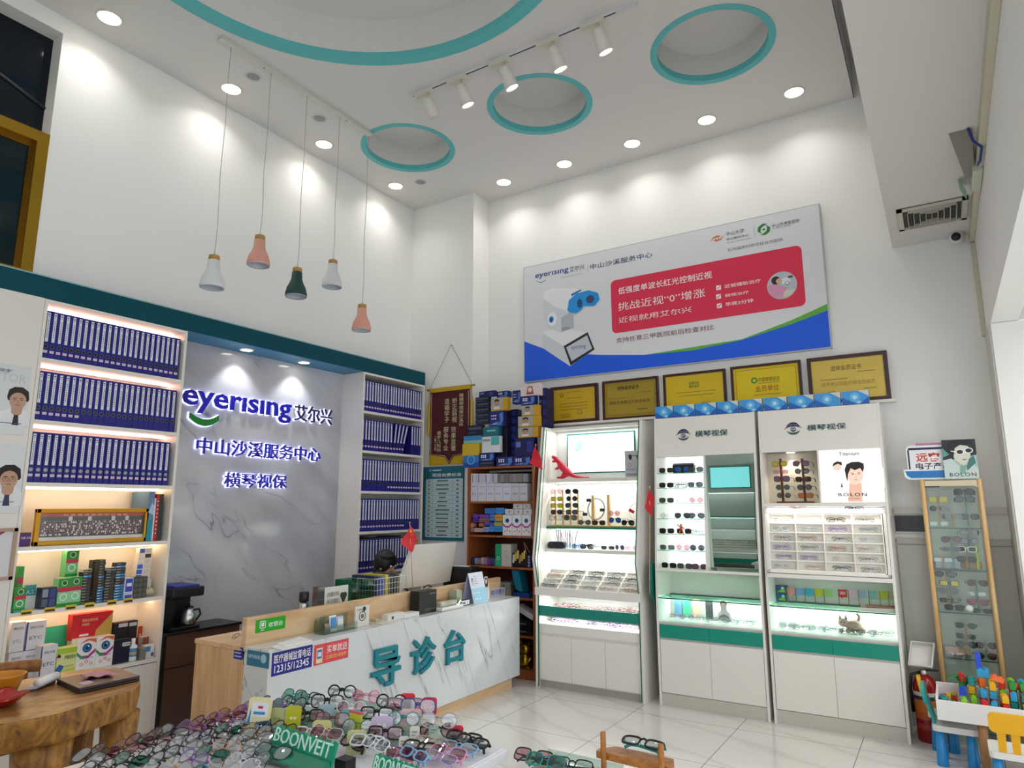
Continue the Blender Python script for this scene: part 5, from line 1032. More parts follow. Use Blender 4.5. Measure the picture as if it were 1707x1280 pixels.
for k in range(n_):
    s_ = (k+.5)/n_; u = a0-.01+(a1-a0+.02)*s_; vtip = vb+.05*abs(2*s_-1)*.2-.005*(k % 2); mb.slab(PP2, u-(a1-a0)/n_/2, u+(a1-a0)/n_/2, vb+.0+.004*(k % 3), vb+.16, -.003, .002, GLD)
mb.build('gold_fringe', t)
for sgn, u in ((-1, a0-.02), (1, a1+.022)):
    MB().tube([PP2.P(u, vr), PP2.P(u+.004*sgn, vr-.14)], .004, GLD, 6).lathe(PP2.P(u+.004*sgn, vr-.5), [(.016, 0), (.018, .1), (.015, .28), (.017, .32), (.006, .37)], GLD, 12).build('tassel', t)
mb = MB(); tipv = q(310, 1135)[1]; shv = q(300, 1040)[1]
mb.prism(PP2, [(a0, vr-.03), (a0, shv), (um-.06, shv-.03), (um, tipv), (um+.06, shv-.03), (a1, shv), (a1, vr-.03)], .002, .006, mat('#4a1015', .8)); mb.build('velvet_cloth', t)
ol = [(a0+.015, vr-.05), (a0+.015, shv+.006), (um-.055, shv-.02), (um, tipv+.02), (um+.055, shv-.02), (a1-.015, shv+.006), (a1-.015, vr-.05)]
MB().tube([PP2.P(*p, .007) for p in ol], .0025, mat('#d8cdb8', .6), 5).build('braid', t)
ST = mat('#d9cfae', .5)
def vt(s, x0, x1, yt_, yb_): text('\n'.join(s), PP2, q(x0, yb_)[0], q(x1, yb_)[0], q((x0+x1)/2, yb_)[1], q((x0+x1)/2, yt_)[1], ST, t, n=.0065)
vt('矫正弱视', 355, 402, 520, 745); vt('效果显著', 345, 392, 785, 1010); vt('造福学子', 283, 332, 525, 750); vt('服务专业', 275, 322, 790, 1005); vt('赠横琴视保沙溪店', 420, 462, 478, 780); vt('聂学儿妈妈', 215, 252, 830, 1020); vt('二零二三年', 190, 212, 880, 1010)
def c3(x, y): return 690+x*.17974, 770+y*.17974
q = lambda *p: PP2.uv(*c3(*p))
u0, u1 = q(80, 400)[0], -4.272; v1, v0 = q(90, 48)[1], q(80, 722)[1]
t = thing('price_list', 'teal price list board with a ruled white table under the pennant', 'notice board', ((u0+u1)/2, YPIER-.02, v0))
mb = MB().slab(PP2, u0, u1, v0, v1, -.018, 0, mat('#1d5f70', .4))
for k in range(24): mb.slab(PP2, u0+(u1-u0)*k/24, u0+(u1-u0)*(k+.4)/24, v0, v1, 0, .0006, mat('#2c7284', .4))
mb.build('board', t)
text('项目收费标准', PP2, q(168, 135)[0], u1-.03, q(168, 140)[1], q(168, 108)[1], PAPER, t, n=.0008, bold=.006)
MB().ring(PP2, q(152, 78)[0], q(152, 78)[1], .008, .012, .0006, .0012, mat('#cfe6ea', .5), 14).slab(PP2, q(175, 80)[0], q(255, 80)[0], q(175, 84)[1], q(175, 72)[1], .0006, .0011, mat('#a9d0d8', .5)).build('printed_logo', t)
ta, tb, tt, tbm = q(108, 400)[0], u1-.008, q(110, 160)[1], q(110, 695)[1]
MB().prism(PP2, rrect(ta, tb, tbm, tt, .015), .0006, .0014, mat('#b9cdd0', .5)).build('table_sheet', t)
mb = MB(); LN = mat('#4a6670', .5); cols = [ta, q(172, 400)[0], q(357, 400)[0], tb]
for c in cols[1:3]: mb.slab(PP2, c-.0012, c+.0012, tbm, tt, .0014, .0018, LN)
for k in range(1, 14): mb.slab(PP2, ta, tb, tt-(tt-tbm)*k/14-.001, tt-(tt-tbm)*k/14+.001, .0014, .0018, LN)
mb.build('table_rules', t)
random.seed(12); mb = MB(); rh = (tt-tbm)/14; DKI = mat('#2c3c46', .5)
for k in range(14):
    vm = tt-rh*(k+.5)
    for (a, b) in ((cols[0], cols[1]), (cols[1], cols[2]), (cols[2], cols[3])):
        hw = (b-a)*(.14 if a == cols[0] else random.uniform(.16, .4) if a == cols[1] else .14); n_ = max(2, int(hw*2/.012))
        for j in range(n_): mb.slab(PP2, (a+b)/2-hw+2*hw*j/n_, (a+b)/2-hw+2*hw*(j+.72)/n_, vm-.008, vm+.008, .0014, .002, DKI)
mb.build('small_print', t, kind='stuff')
# ------------------------------------------------------------------ brown open shelf with cartons
BX0, BX1, BY0, BY1 = -4.165, -3.365, 5.755, 6.12; BZ = [1.647, 1.314, 1.016, .735, .391]
t = thing('brown_shelf', 'tall brown wooden open shelf stuffed with cartons between price list and white display cabinet', 'shelf', ((BX0+BX1)/2, 5.94, 0))
for x in (BX0, BX1-.025): MB().box(x, x+.025, BY0, BY1, 0, 1.975, BROWN).build('side_panel', t)
MB().box(BX0+.025, BX1-.025, BY1-.01, BY1, 0, 1.955, mat('#5a2c18', .6)).build('back_panel', t); MB().box(BX0+.0, BX1, BY0, BY1, 1.9755, 1.995, BROWN).build('top_panel', t)
for z in BZ: MB().box(BX0+.025, BX1-.025, BY0+.004, BY1-.01, z-.02, z, BROWN).build('shelf_board', t)
MB().box(BX0+.025, BX1-.025, BY0+.01, BY0+.03, 0, .075, BROWN).box(BX0+.025, BX1-.025, BY0+.004, BY1-.01, .075, .09, BROWN).build('plinth', t)
F1, F2, F3 = back_plane(5.775), back_plane(5.85), back_plane(5.93)
LEFTX = BX0+.028
def sh(label, x0, x1, yt_, z, c, pl=F1, yb=None, depth=.09, z0=None, base='#dcdce4', **k):
    p0, p1, pt = c(x0, yb or yt_), c(x1, yb or yt_), c((x0+x1)/2, yt_); return carton(label, pl, p0[0], p1[0], p0[1], pt[1], (z+.001) if z0 is None else z0, depth, base, clamp=(LEFTX, BX1-.028), **k)
for i in range(7):
    x0 = 517+77*i; sh('white upright eye-care carton, %s from the left on the top bay of the brown shelf' % nth(i), x0, x0+73, 197, BZ[0], c3, yb=300, base='#d6d6e2' if i < 5 else '#c9c9d0', group='upright cartons on the brown shelf', txt=[('明视小天使', .15, .85, .78, .86, '#6a6c88'), ('ETC' if i in (0, 1, 3) else '视保', .2, .8, .36, .46, '#55588c')])
zt = F1.uv(*c3(700, 197))[1]+.003
for i, (x0, x1, c, lb) in enumerate(((507, 572, '#d2d2da', 'first'), (574, 640, '#c9c9d4', 'second'), (642, 708, '#d2d2da', 'third'), (710, 774, '#bdbdca', 'fourth'), (778, 880, '#77736c', 'fifth, darker'), (884, 1005, '#857f78', 'sixth, brownish'), (1010, 1058, '#8a8a90', 'seventh'))):
    sh('small grey-white carton lying on the upright row, %s from the left' % lb, x0, x1, 108, 0, c3, yb=150, z0=zt, base=c, bands=[(.3, .5, .1, .9, '#8e90a4')], depth=.08, group='cartons lying on the upright row')
# second bay
E3 = E_ and [('o', .5, .72, .34, '#e6e6ea'), ('o', .5, .72, .22, '#2b74b4'), ('o', .5, .72, .11, '#0c1a38'), ('p', [(0, .6), (.3, .46), (.7, .46), (1, .62), (1, .52), (.7, .38), (.3, .38), (0, .5)], '#b2348c'), ('o', .25, .2, .08, '#d99a7c'), ('o', .52, .26, .08, '#d9784c'), ('o', .78, .2, .08, '#c9a08c')]
for i in range(3): sh('white eye-print carton on the second bay of the brown shelf, %s of three' % nth(i), 824+88*i, 908+86*i+2*i, 490, BZ[1], c3, yb=560, base='#e2e2e6', bands=E3, depth=.1, group='eye cartons on the brown shelf')
ze = F1.uv(*c3(950, 490))[1]+.003
for i in range(3): sh('small white carton on top of the eye-print cartons, %s of three' % nth(i), 846+85*i, 924+84*i, 436, 0, c3, yb=470, z0=ze, base='#d2d2d2', bands=[('o', .5, .5, .12, '#8f9498')], depth=.08, group='small cartons over the eye cartons')
ze2 = F1.uv(*c3(950, 436))[1]+.003
for i in range(2): sh('topmost small white carton over the eye-print cartons, %s one' % ('left', 'right')[i], 920+90*i, 1006+75*i, 386, 0, c3, yb=405, z0=ze2, base='#c9c8c6', bands=[('o', .5, .5, .1, '#8f9498')], depth=.08)
CASES = [(742, 820, 590, 648, '#2d8ad0', 'blue'), (742, 820, 562, 590, '#c9a92c', 'yellow'), (742, 820, 548, 562, '#1d8a8a', 'teal'), (700, 741, 590, 648, '#3f8ed8', 'bright blue'), (640, 699, 600, 648, '#8a94c8', 'pale violet'), (560, 639, 612, 650, '#c9a898', 'pinkish'), (500, 558, 608, 648, '#8d7a70', 'brown'), (500, 552, 565, 606, '#c48a6c', 'orange brown'), (600, 648, 566, 598, '#b46a50', 'terracotta'), (652, 740, 560, 588, '#4a5ac0', 'violet blue'),
         (545, 600, 520, 562, '#4a2c90', 'dark violet'), (545, 596, 482, 518, '#6a3cb0', 'purple'), (604, 700, 520, 560, '#8a5a5a', 'plum'), (604, 700, 486, 518, '#7a48a8', 'lilac'), (704, 748, 482, 546, '#3f7ad0', 'mid blue'), (750, 822, 484, 546, '#d0962c', 'mustard'), (655, 756, 428, 480, '#2f78c8', 'upper blue left'), (758, 840, 424, 480, '#3a8ad4', 'upper blue right')]
for x0, x1, y0_, y1_, c, nm in CASES:
    a, b_ = F1.uv(*c3(x0, y1_)), F1.uv(*c3(x1, y0_)); v0 = max(BZ[1]+.001, F1.uv(*c3((x0+x1)/2, y1_))[1]); v1 = F1.uv(*c3((x0+x1)/2, y0_))[1]-.001
    a = (max(a[0], LEFTX+.001), 0); MB().prism(F1, rrect(a[0], b_[0]-.001, v0, v1, min(.012, (v1-v0)*.4)), -.06, 0, mat(c, .3)).slab(F1, a[0]+.01, b_[0]-.012, v0+(v1-v0)*.45, v0+(v1-v0)*.5, 0, .0006, mat('#20203c', .4)).build('glasses_case', None, 'rounded %s glasses case, second bay of the brown shelf' % nm, 'glasses case', 'glasses cases on the brown shelf')
# third bay
for i in range(9):
    u = -4.125+.039*i; c = ['#23285e', '#8a8fa8', '#7d6f80', '#c0a09c', '#8c7aa0', '#7a3a8c', '#3a3f7a', '#5a5f90', '#40456e'][i]
    MB().prism(Plane((u, 5.78, BZ[2]+.001), (0, 1, 0), (0, 0, 1)), rrect(0, .12, 0, .075-.006*(i % 3), .018), 0, .036, mat(c, .2)).build('glasses_case', None, 'upright clear-sided glasses case, %s from the left on the third bay of the brown shelf' % nth(i), 'glasses case', 'upright cases on the third bay')
sh('bright green carton standing on the third bay of the brown shelf', 755, 810, 762, BZ[2], c3, yb=860, base='#1fa06a', bands=[('r', .5, .35, .2, .28, '#bfe8d4'), (.1, .9, .04, .22, '#2fb87c')], depth=.12)
sh('white carton with fine line drawing beside the green carton', 812, 900, 762, BZ[2], c3, yb=860, base='#c4c2ba', bands=[('r', .45, .6, .2, .23, '#8a8880'), ('r', .6, .4, .12, .15, '#8a8880')], depth=.12)
t = thing('storage_basket', 'black basket with hanging yellow tags on the third bay', 'basket', (-3.53, 5.9, BZ[2]+.001))
ua, ub = F1.uv(*c3(905, 900))[0], F1.uv(*c3(1048, 900))[0]
MB().box(ua, ub, 5.785, 6.0, BZ[2]+.001, BZ[2]+.13, BLACK).build('basket', t, bevel=.006); random.seed(2)
for k in range(6):
    x = ua+.01+(ub-ua-.03)*k/6; z = BZ[2]+.10+.02*(k % 3)
    MB().hexa([(x, 5.776, z-.06), (x+.02, 5.776, z-.06), (x+.02, 5.78, z-.06), (x, 5.78, z-.06), (x+.012, 5.77, z+.02), (x+.03, 5.77, z+.02), (x+.03, 5.774, z+.02), (x+.012, 5.774, z+.02)], mat(['#d8d4cc', '#c9a84a', '#d0b460', '#9a8a78', '#caa63c', '#d9c070'][k], .5)).build('hanging_tag', t)
MB().tube([(ub-.02, 5.8, BZ[2]+.13), (ub-.05, 5.8, BZ[2]+.24), (ub+.01, 5.82, BZ[2]+.13)], .003, mat('#d9d0b8', .5), 6).build('cord', t)
sh('narrow dark blue printed carton at the right end of the third bay', 1055, 1080, 862, BZ[2], c3, yb=910, base='#2a3560', bands=[(.2, .8, .1+.22*k, .24+.22*k, '#8f9ac8') for k in range(4)], depth=.05)
# fourth bay and below (right part beside the desk)
MB().hexa([(-3.60, 5.78, BZ[3]+.07), (-3.52, 5.78, BZ[3]+.05), (-3.52, 5.9, BZ[3]+.05), (-3.60, 5.9, BZ[3]+.07), (-3.645, 5.78, BZ[3]+.25), (-3.565, 5.78, BZ[3]+.25), (-3.565, 5.9, BZ[3]+.25), (-3.645, 5.9, BZ[3]+.235)], mat('#13708c', .4)).build('carton', None, 'teal blue carton leaning on the fourth bay of the brown shelf', 'box')
MB().box(-3.62, -3.44, 5.77, 5.92, BZ[3]+.001, BZ[3]+.045, mat('#143c84', .4)).build('carton', None, 'flat dark blue carton under the leaning teal carton', 'box')
MB().box(-3.80, -3.66, 5.77, 5.92, BZ[3]+.001, BZ[3]+.06, mat('#a39c8a', .5)).build('carton', None, 'lower beige carton left of the leaning teal carton', 'box')
MB().box(-3.80, -3.67, 5.78, 5.92, BZ[3]+.062, BZ[3]+.13, mat('#8f8c84', .5)).disc(F1, -3.735, BZ[3]+.095, .01, -.006, -.004, mat('#3a3a3a', .5), 12).build('carton', None, 'upper grey carton left of the leaning teal carton', 'box')
MB().box(-3.66, -3.63, 5.80, 5.92, BZ[3]+.001, BZ[3]+.17, mat('#2a302c', .5)).build('carton', None, 'dark thin carton standing behind the teal carton', 'box')
MB().hexa([(-3.60, 5.78, BZ[4]+.23), (-3.415, 5.78, BZ[4]+.145), (-3.415, 5.9, BZ[4]+.145), (-3.60, 5.9, BZ[4]+.23), (-3.585, 5.78, BZ[4]+.275), (-3.40, 5.78, BZ[4]+.19), (-3.40, 5.9, BZ[4]+.19), (-3.585, 5.9, BZ[4]+.275)], mat('#c4c4c8', .4)).build('carton', None, 'long white carton lying tilted on the fifth bay beside the desk', 'box')
for k in range(2): MB().box(-3.75, -3.42, 5.775, 5.93, BZ[4]+.001+.07*k, BZ[4]+.068+.07*k, mat('#141418', .4)).slab(back_plane(5.775), -3.58, -3.48, BZ[4]+.03+.07*k, BZ[4]+.04+.07*k, 0, .001, mat('#77777c', .5)).build('carton', None, 'black carton with grey print, %s one under the tilted white carton' % ('lower', 'upper')[k], 'box')
t = thing('figurine', 'squat golden figurine standing on the bottom of the brown shelf', 'figurine', (-3.52, 5.82, .091)); GG = mat('#a8801c', .25, .9)
MB().lathe((-3.52, 5.82, .12), [(0, 0), (.06, 0), (.07, .02), (.065, .06), (.05, .09), (.04, .10)], GG, 20).ball((-3.52, 5.82, .262), .058, GG, 18, 12, (1.05, .9, .95)).build('body', t)
MB().box(-3.59, -3.45, 5.77, 5.88, .091, .12, GG).build('base', t, bevel=.01)
for s_ in (-1, 1):
    MB().tube([(-3.52+s_*.06, 5.81, .2), (-3.52+s_*.08, 5.79, .18), (-3.52+s_*.05, 5.768, .16)], .018, GG, 8).build('arm', t); MB().lathe((-3.52+s_*.045, 5.82, .31), [(.02, 0), (0, .035)], GG, 10).build('ear', t)
# pile of cartons on top of the brown shelf
ZT = 1.996
NB = ('n', '#1a2378'); 
def pile(label, x0, x1, yb, yt_, kind, pl=F1, depth=.09):
    a = c2(x0, (yb+yt_)/2), c2(x1, (yb+yt_)/2); v0 = pl.uv(*c2((x0+x1)/2, yb))[1]; v0 = ZT if v0 < ZT+.02 else v0
    K = {'n': ('#1b2470', [('p', [(.5, .1), (.75, .35), (.7, .8), (.95, .9), (.98, .4), (.8, .05)], '#4f7fc4'), ('p', [(.05, .12), (.5, .1), (.6, .3), (.3, .22)], '#7f9fd8')] + [('o', .18+.13*i, .5+.2*j, .045, '#dfe2f2') for i in range(3) for j in range(2)]),
         'd': ('#15192c', [(.1, .9, .55, .8, '#4d5468'), (.1, .6, .2, .35, '#3a4054')]), 'b': ('#12164c', [(.06, .3, .5, .8, '#6a74c0'), (.62, .9, .2, .8, '#2a3290')]),
         'y': ('#c99a28', [(0, .72, .12, 1, '#a7a8a0'), ('o', .36, .56, .14, '#b98a6c'), ('p', [(.22, .62), (.24, .84), (.36, .9), (.5, .84), (.5, .64), (.42, .74), (.3, .74)], '#15120f'), ('p', [(.16, .12), (.56, .12), (.5, .34), (.22, .34)], '#dcdcd8')]),
         't': ('#1d6f7c', [(.25, .8, .5, .66, '#7fc4cc')]), 'w': ('#dde1e4', [(.5, .95, .45, .98, '#4fb4aa'), (.05, .45, .7, .85, '#9aa4a8')]), 'p': ('#e2cfd0', [('o', .5, .5, .16, '#c99a8c'), ('p', [(.3, .1), (.38, .8), (.62, .8), (.7, .1)], '#9a5a58'), ('o', .5, .5, .11, '#e6c8b8')]),
         'l': ('#2d7fc4', [(0, 1, 0, .42, '#1d4fb0'), ('r', .5, .66, .2, .26, '#6fb4e0')]), 'g': ('#3a86c4', [(0, 1, 0, .4, '#8fbfa8')]), 'e': ('#d8b42a', [])}[kind]
    return carton(label, pl, a[0][0], a[1][0], a[0][1], c2((x0+x1)/2, yt_)[1], v0+.001, depth, K[0], K[1])
PILE = [('light blue carton at the bottom left of the pile on the brown shelf', 458, 600, 1180, 1057, 'l', F1), ('plain yellow carton on the light blue one in the pile', 450, 606, 1055, 945, 'e', F1), ('dark navy carton right of the light blue one, bottom of the pile', 604, 742, 1180, 1108, 'd', F1), ('navy carton with white dots on the dark navy one near the pile bottom', 604, 742, 1106, 1030, 'n', F1),
        ('navy bottom-row carton with white dots, left of the last two', 766, 916, 1165, 1066, 'n', F1), ('navy bottom-row carton with white dots at the right end', 922, 1082, 1165, 1062, 'n', F1), ('white carton with teal square left of the dark column', 632, 802, 1026, 876, 'w', F1), ('blue and green carton above the plain yellow carton', 462, 628, 943, 870, 'g', F1), ('teal carton above the white and teal carton', 642, 786, 874, 787, 't', F1), ('black carton with grey print above the blue and green carton', 490, 638, 868, 772, 'd', F1),
        ('dark printed carton below the three yellow face cartons', 937, 1117, 1058, 890, 'b', F1), ('lowest yellow carton with a face in the pile', 967, 1152, 886, 790, 'y', F1), ('middle yellow carton with a face at the right of the pile', 967, 1156, 787, 686, 'y', F1), ('upper yellow carton with a face at the right of the pile', 1000, 1150, 683, 586, 'y', F1), ('navy carton with dots above the upper right yellow carton', 992, 1122, 583, 500, 'n', F1), ('pale pink carton with a face topping the pile under the poster', 990, 1166, 498, 388, 'p', F1),
        ('navy carton with dots in the middle of the pile, left of the dark column', 702, 832, 784, 640, 'n', F1), ('yellow carton with a face left of centre in the pile', 716, 866, 638, 516, 'y', F1), ('navy carton topping the pile left of centre', 770, 872, 514, 456, 'n', F2), ('navy carton with dots left of the pale pink one', 914, 988, 572, 450, 'n', F2), ('grey and blue carton with a face at the top left of the pile', 606, 752, 510, 455, 'b', F1)]
for p in PILE: pile(*p, depth=(.04 if p[1] < 640 else .065) if p[6] is F1 else .08)
for k in range(5): pile('flat black carton in the left column of the pile, %s from its bottom' % nth(k), 572, 698, 762-51*k, 714-51*k, 'd', F1, .04)
for k in range(6): pile('dark blue carton set back in the hollow of the pile, %s from its bottom' % nth(k), 810, 962, 1060-72*k, 990-72*k, 'b', F3, .1)
for k in range(4): pile('navy carton in the right-hand column of the pile, %s from its bottom' % nth(k), 1160, 1226, 790-91*k, 701-91*k, 'b', F2, .16)
# hidden carton carrying the right-hand column, as the pile behind the cabinet edge does
MB().box(F2.uv(*c2(1165, 800))[0], F2.uv(*c2(1222, 800))[0], 5.86, 6.0, ZT+.001, F2.uv(*c2(1190, 792))[1], mat('#15192c', .5)).build('carton', None, 'dark carton at the foot of the right-hand navy column of the pile', 'box')
MB().box(F1.uv(*c2(700, 800))[0], F1.uv(*c2(830, 800))[0], 5.85, 5.92, ZT+.001, F1.uv(*c2(760, 640))[1], mat('#11142a', .5)).build('carton', None, 'large dark carton at the back of the pile behind the teal one', 'box')
fp_ = back_plane(5.54)
flag('small red flag at the front right edge of the brown shelf', (BX1-.012, 5.751, 1.72), tuple(fp_.w(893, 742)), [(893, 744), (883, 772), (906, 783), (900, 757)], fp_, False)
# ================================================================== eyewear
FR0, LN0, TP0 = mat('#101011', .25), glassy('lens_clear', '#f5f8f9', .14), mat('#121213', .3)
DKL = mat('#141416', .08); 
def outline(shape, n=22):
    P = []
    for k in range(n):
        a = 2*math.pi*k/n; c, s_ = math.cos(a), math.sin(a)
        if shape == 'round': w, h, e = .0245, .0225, 1.0
        elif shape == 'square': w, h, e = .0265, .020, .55
        elif shape in ('rect', 'brow'): w, h, e = .0265, .0160, .6
        elif shape == 'big': w, h, e = .0285, .0245, .72
        else: w, h, e = .0285, .0235, .85
        x = w*math.copysign(abs(c)**e, c); z = h*math.copysign(abs(s_)**e, s_)
        if shape == 'aviator': x += .004*(s_ < 0)*abs(s_); z *= (1.12 if s_ < 0 else .82)
        if shape == 'cat': z *= (1.0 if s_ < 0 else .85); z += .006*max(0, c)*max(0, s_); x += .003*max(0, c)*max(0, s_)
        P.append((x, z))
    return P
def glasses_proto(shape, thick, folded):
    r = {'thin': .0010, 'mid': .0020, 'bold': .0031}[thick]
    t = thing('eyeglasses', 'glasses', 'eyeglasses', (0, 0, -6))
    pts = outline(shape); zmin = min(z for x, z in pts)-r; wmax = max(x for x, z in pts); cxp = wmax+.0095; T = -zmin
    curve = lambda x: .10*x*x*8
    mb = MB()
    for s_ in (-1, 1):
        L = [Vector((s_*(cxp+x), curve(cxp+x), z+T)) for x, z in pts]; mb.tube(L[:len(L)//2+2] if shape == 'brow' else L, r, FR0, 6, closed=shape != 'brow')
        g = MB(); k = len(L); ctr = sum(L, Vector())/k
        for off, flip in ((-.0006, s_ > 0), (.0006, s_ < 0)):
            vs = [p+Vector((0, off, 0)) for p in L]+[ctr+Vector((0, off-.0012, 0))]
            g.add(vs, [((i, (i+1) % k, k) if flip else ((i+1) % k, i, k)) for i in range(k)], LN0, True)
        g.build('lens', t, local=True)
        ex = s_*(cxp+wmax); hz = T+.008
        q = MB()
        if not folded: q.tube([(ex, curve(ex), hz), (ex*1.05, .012, hz), (ex*1.06, .06, hz), (ex*1.05, .098, hz-.001), (ex*1.03, .118, hz-.012), (ex*1.0, .138, max(.003, hz-.034))], [r*1.1, r*1.15, r*1.1, r*1.2, r*1.5, r*1.4], TP0, 6, flat=.8)
        else:
            d = .005 if s_ > 0 else .009
            q.tube([(ex, curve(ex), hz), (ex*1.03, .010+d, hz), (ex*.2, .013+d, hz-.002), (-ex*.65, .012+d, hz-.008), (-ex*.85, .011+d, max(.003, hz-.026))], [r*1.1, r*1.15, r*1.1, r*1.5, r*1.4], TP0, 6)
        q.build('temple', t, local=True)
    bx = cxp-wmax; mb.tube([(-bx-.0015, curve(bx), T+.008), (0, -.002, T+.0115), (bx+.0015, curve(bx), T+.008)], r*1.05, FR0, 6)
    for s_ in (-1, 1): mb.tube([(s_*(bx+.001), .001, T+.001), (s_*(bx-.0035), .009, T-.002), (s_*(bx-.002), .009, T-.007)], .0008, FR0, 5)
    mb.build('frame', t, local=True); return t
GP, GUSED = {}, {}
FRC = {'black': '#101011', 'grey': '#6d7076', 'silver': '#a9acb0', 'gold': '#b8965a', 'brown': '#4a2c1c', 'tortoise': '#5c3a20', 'pink': '#d78fae', 'clear': '#d9dde0', 'blue': '#27408c', 'purple': '#7a4a9c', 'red': '#b01c2c', 'teal': '#1f8a8c', 'white': '#ece8de', 'lilac': '#b49cc8', 'green': '#3f7a58', 'sky': '#7fb0d8', 'rose gold': '#c99a88'}
LNS = {'clear': LN0, 'dark': DKL, 'brown': mat('#3a2016', .1), 'yellow': mat('#b8a628', .12), 'amber': mat('#a8642c', .12), 'bluemirror': mat('#1d62a8', .05, .4), 'mauve': mat('#6d4c5e', .12), 'greyl': mat('#4d5056', .12), 'greenl': mat('#26423c', .1), 'pinkl': glassy('lens_pink', '#eccfd6', .12), 'smoke': glassy('lens_smoke', '#8a9098', .14), 'tealt': glassy('lens_teal', '#a8dcd2', .2), 'bluet': glassy('lens_blue', '#b8cfe8', .2)}
def glasses(shape, thick, folded, fc, ln, loc, rot, label, group=None, sun=None, scale=None, tc=None):
    key = (shape, thick, folded)
    if key not in GP: GP[key] = glasses_proto(*key)
    fm, lm = mat(FRC[fc], .25, .6 if fc in ('silver', 'gold', 'rose gold') else 0), LNS[ln]
    rx_ = abs(math.sin(rot[0])); loc = Vector(loc)+Vector((0, 0, .0012+(.0255 if folded else 0)*rx_))
    o = dup(GP[key], loc, rot, label, group, swap={FR0: fm, TP0: mat(FRC[tc or fc], .3), LN0: lm}, scale=(scale,)*3 if scale else None)
    if sun if sun is not None else ln not in ('clear', 'tealt', 'bluet', 'demo', 'none'): o.name = 'sunglasses'; o['category'] = 'sunglasses'
    return o
def demo_lens():
    m = glassy('lens_demo', '#f7fafb', .13); nt = m.node_tree; o = nt.nodes['Material Output']; old = o.inputs[0].links[0].from_socket
    d = nt.nodes.new('ShaderNodeBsdfDiffuse'); d.inputs[0].default_value = lin('#e4e8ee'); x = nt.nodes.new('ShaderNodeMixShader'); x.inputs[0].default_value = .12
    nt.links.new(old, x.inputs[1]); nt.links.new(d.outputs[0], x.inputs[2]); nt.links.new(x.outputs[0], o.inputs[0]); return m
LNS['demo'] = demo_lens(); LNS['none'] = glassy('lens_faint', '#fafcfc', .04)
def drop_protos():
    for t in list(GP.values()):
        for c in list(t.children): bpy.data.objects.remove(c)
        bpy.data.objects.remove(t)
    GP.clear()
# ================================================================== three white display cabinets
CX0, CX1 = -3.275, -2.237
WH = mat('#e8e5dd', .3); GEDGE = mat('#0c6b58', .25); LEDW = mat('#f4f8ff', .5, 0, 4)
t = cab1 = thing('display_cabinet', 'white open cabinet with red dinosaur and lit screen, next to the brown shelf', 'display cabinet', (-2.756, 5.86, 0))
MB().box(CX0+.03, CX1-.03, 5.64, 6.07, 0, .06, mat('#a9a69c', .4)).build('plinth', t)
MB().box(CX0+.025, CX1-.025, 5.63, 6.06, .06, .54, WH).build('carcass', t)
w3 = (CX1-CX0-.056)/3
for k in range(3): MB().box(CX0+.028+k*w3+.001, CX0+.028+(k+1)*w3-.002, 5.615, 5.629, .07, .445, WH).build('door', t, bevel=.002)
MB().box(CX0+.027, CX1-.027, 5.618, 5.629, .468, .545, WH).build('drawer_front', t, bevel=.002)
MB().box(CX0+.03, CX1-.03, 5.632, 5.95, .541, .546, WH).box(CX0+.03, CX1-.03, 5.632, 6.0, .612, .630, WH).build('pull_tray', t)
MB().box(CX0+.027, CX1-.027, 5.612, 5.63, .618, .704, mat('#0f8574', .3)).build('teal_band', t)
MB().box(CX0+.026, CX1-.026, 6.02, 6.06, .546, 2.35, mat('#eef0ec', .4)).build('back_panel', t)
side = [(5.60, 0), (5.61, .85), (5.55, 1.12), (5.60, 1.4), (5.75, 2.36), (6.06, 2.36), (6.06, 0)]
for x, nm in ((CX0, 'side_panel'), (CX1-.025, 'side_panel')):
    MB().prism(Plane((x, 0, 0), (0, 1, 0), (0, 0, 1)), side, 0, .025, WH).build(nm, t)
for x in (CX0+.0265, CX1-.0265):                               # green glass edge lining each side
    mb = MB(); pl = Plane((x, 0, 0), (0, 1, 0), (0, 0, 1)); e = [(5.62, .85), (5.60, 1.12), (5.66, 1.4), (5.80, 2.34)]
    for a, b_ in zip(e, e[1:]): mb.hexa([pl.P(u, v, n) for n in (-.0012, .0012) for u, v in ((a[0], a[1]), (a[0]+.008, a[1]), (b_[0]+.008, b_[1]), (b_[0], b_[1]))], GEDGE)
    xs = x-.004 if x > -2.7 else x+.002; e = [(5.598, .01), (5.608, .85), (5.548, 1.12), (5.598, 1.4), (5.748, 2.36)]
    for a, b_ in zip(e, e[1:]): mb.hexa([(xs, a[0]-.006, a[1]), (xs+.007, a[0]-.006, a[1]), (xs+.007, a[0]+.004, a[1]), (xs, a[0]+.004, a[1]), (xs, b_[0]-.006, b_[1]), (xs+.007, b_[0]-.006, b_[1]), (xs+.007, b_[0]+.004, b_[1]), (xs, b_[0]+.004, b_[1])], GEDGE)
    mb.build('glass_edge', t, label='dark green glass edge')
ft = MB()                                                      # sloping compartment tray
TR = Plane((CX0+.03, 5.60, .858), (1, 0, 0), (0, .25, .15)); L_ = math.hypot(.25, .15); W_ = CX1-CX0-.06
ft.box(CX0+.005, CX1-.005, 5.585, 5.60, .80, .868, WH).slab(TR, 0, W_, 0, L_, -.03, -.018, WH)
for k in range(6): ft.slab(TR, W_*k/5-.004, W_*k/5+.004, 0, L_, -.018, .008, WH)
for k in range(5): ft.slab(TR, 0, W_, L_*k/4-.004, L_*k/4+.004, -.018, .006, WH)
ft.build('compartment_tray', t)
MB().box(CX0+.026, CX1-.026, 5.85, 6.02, .985, .995, WH).build('rear_ledge', t)
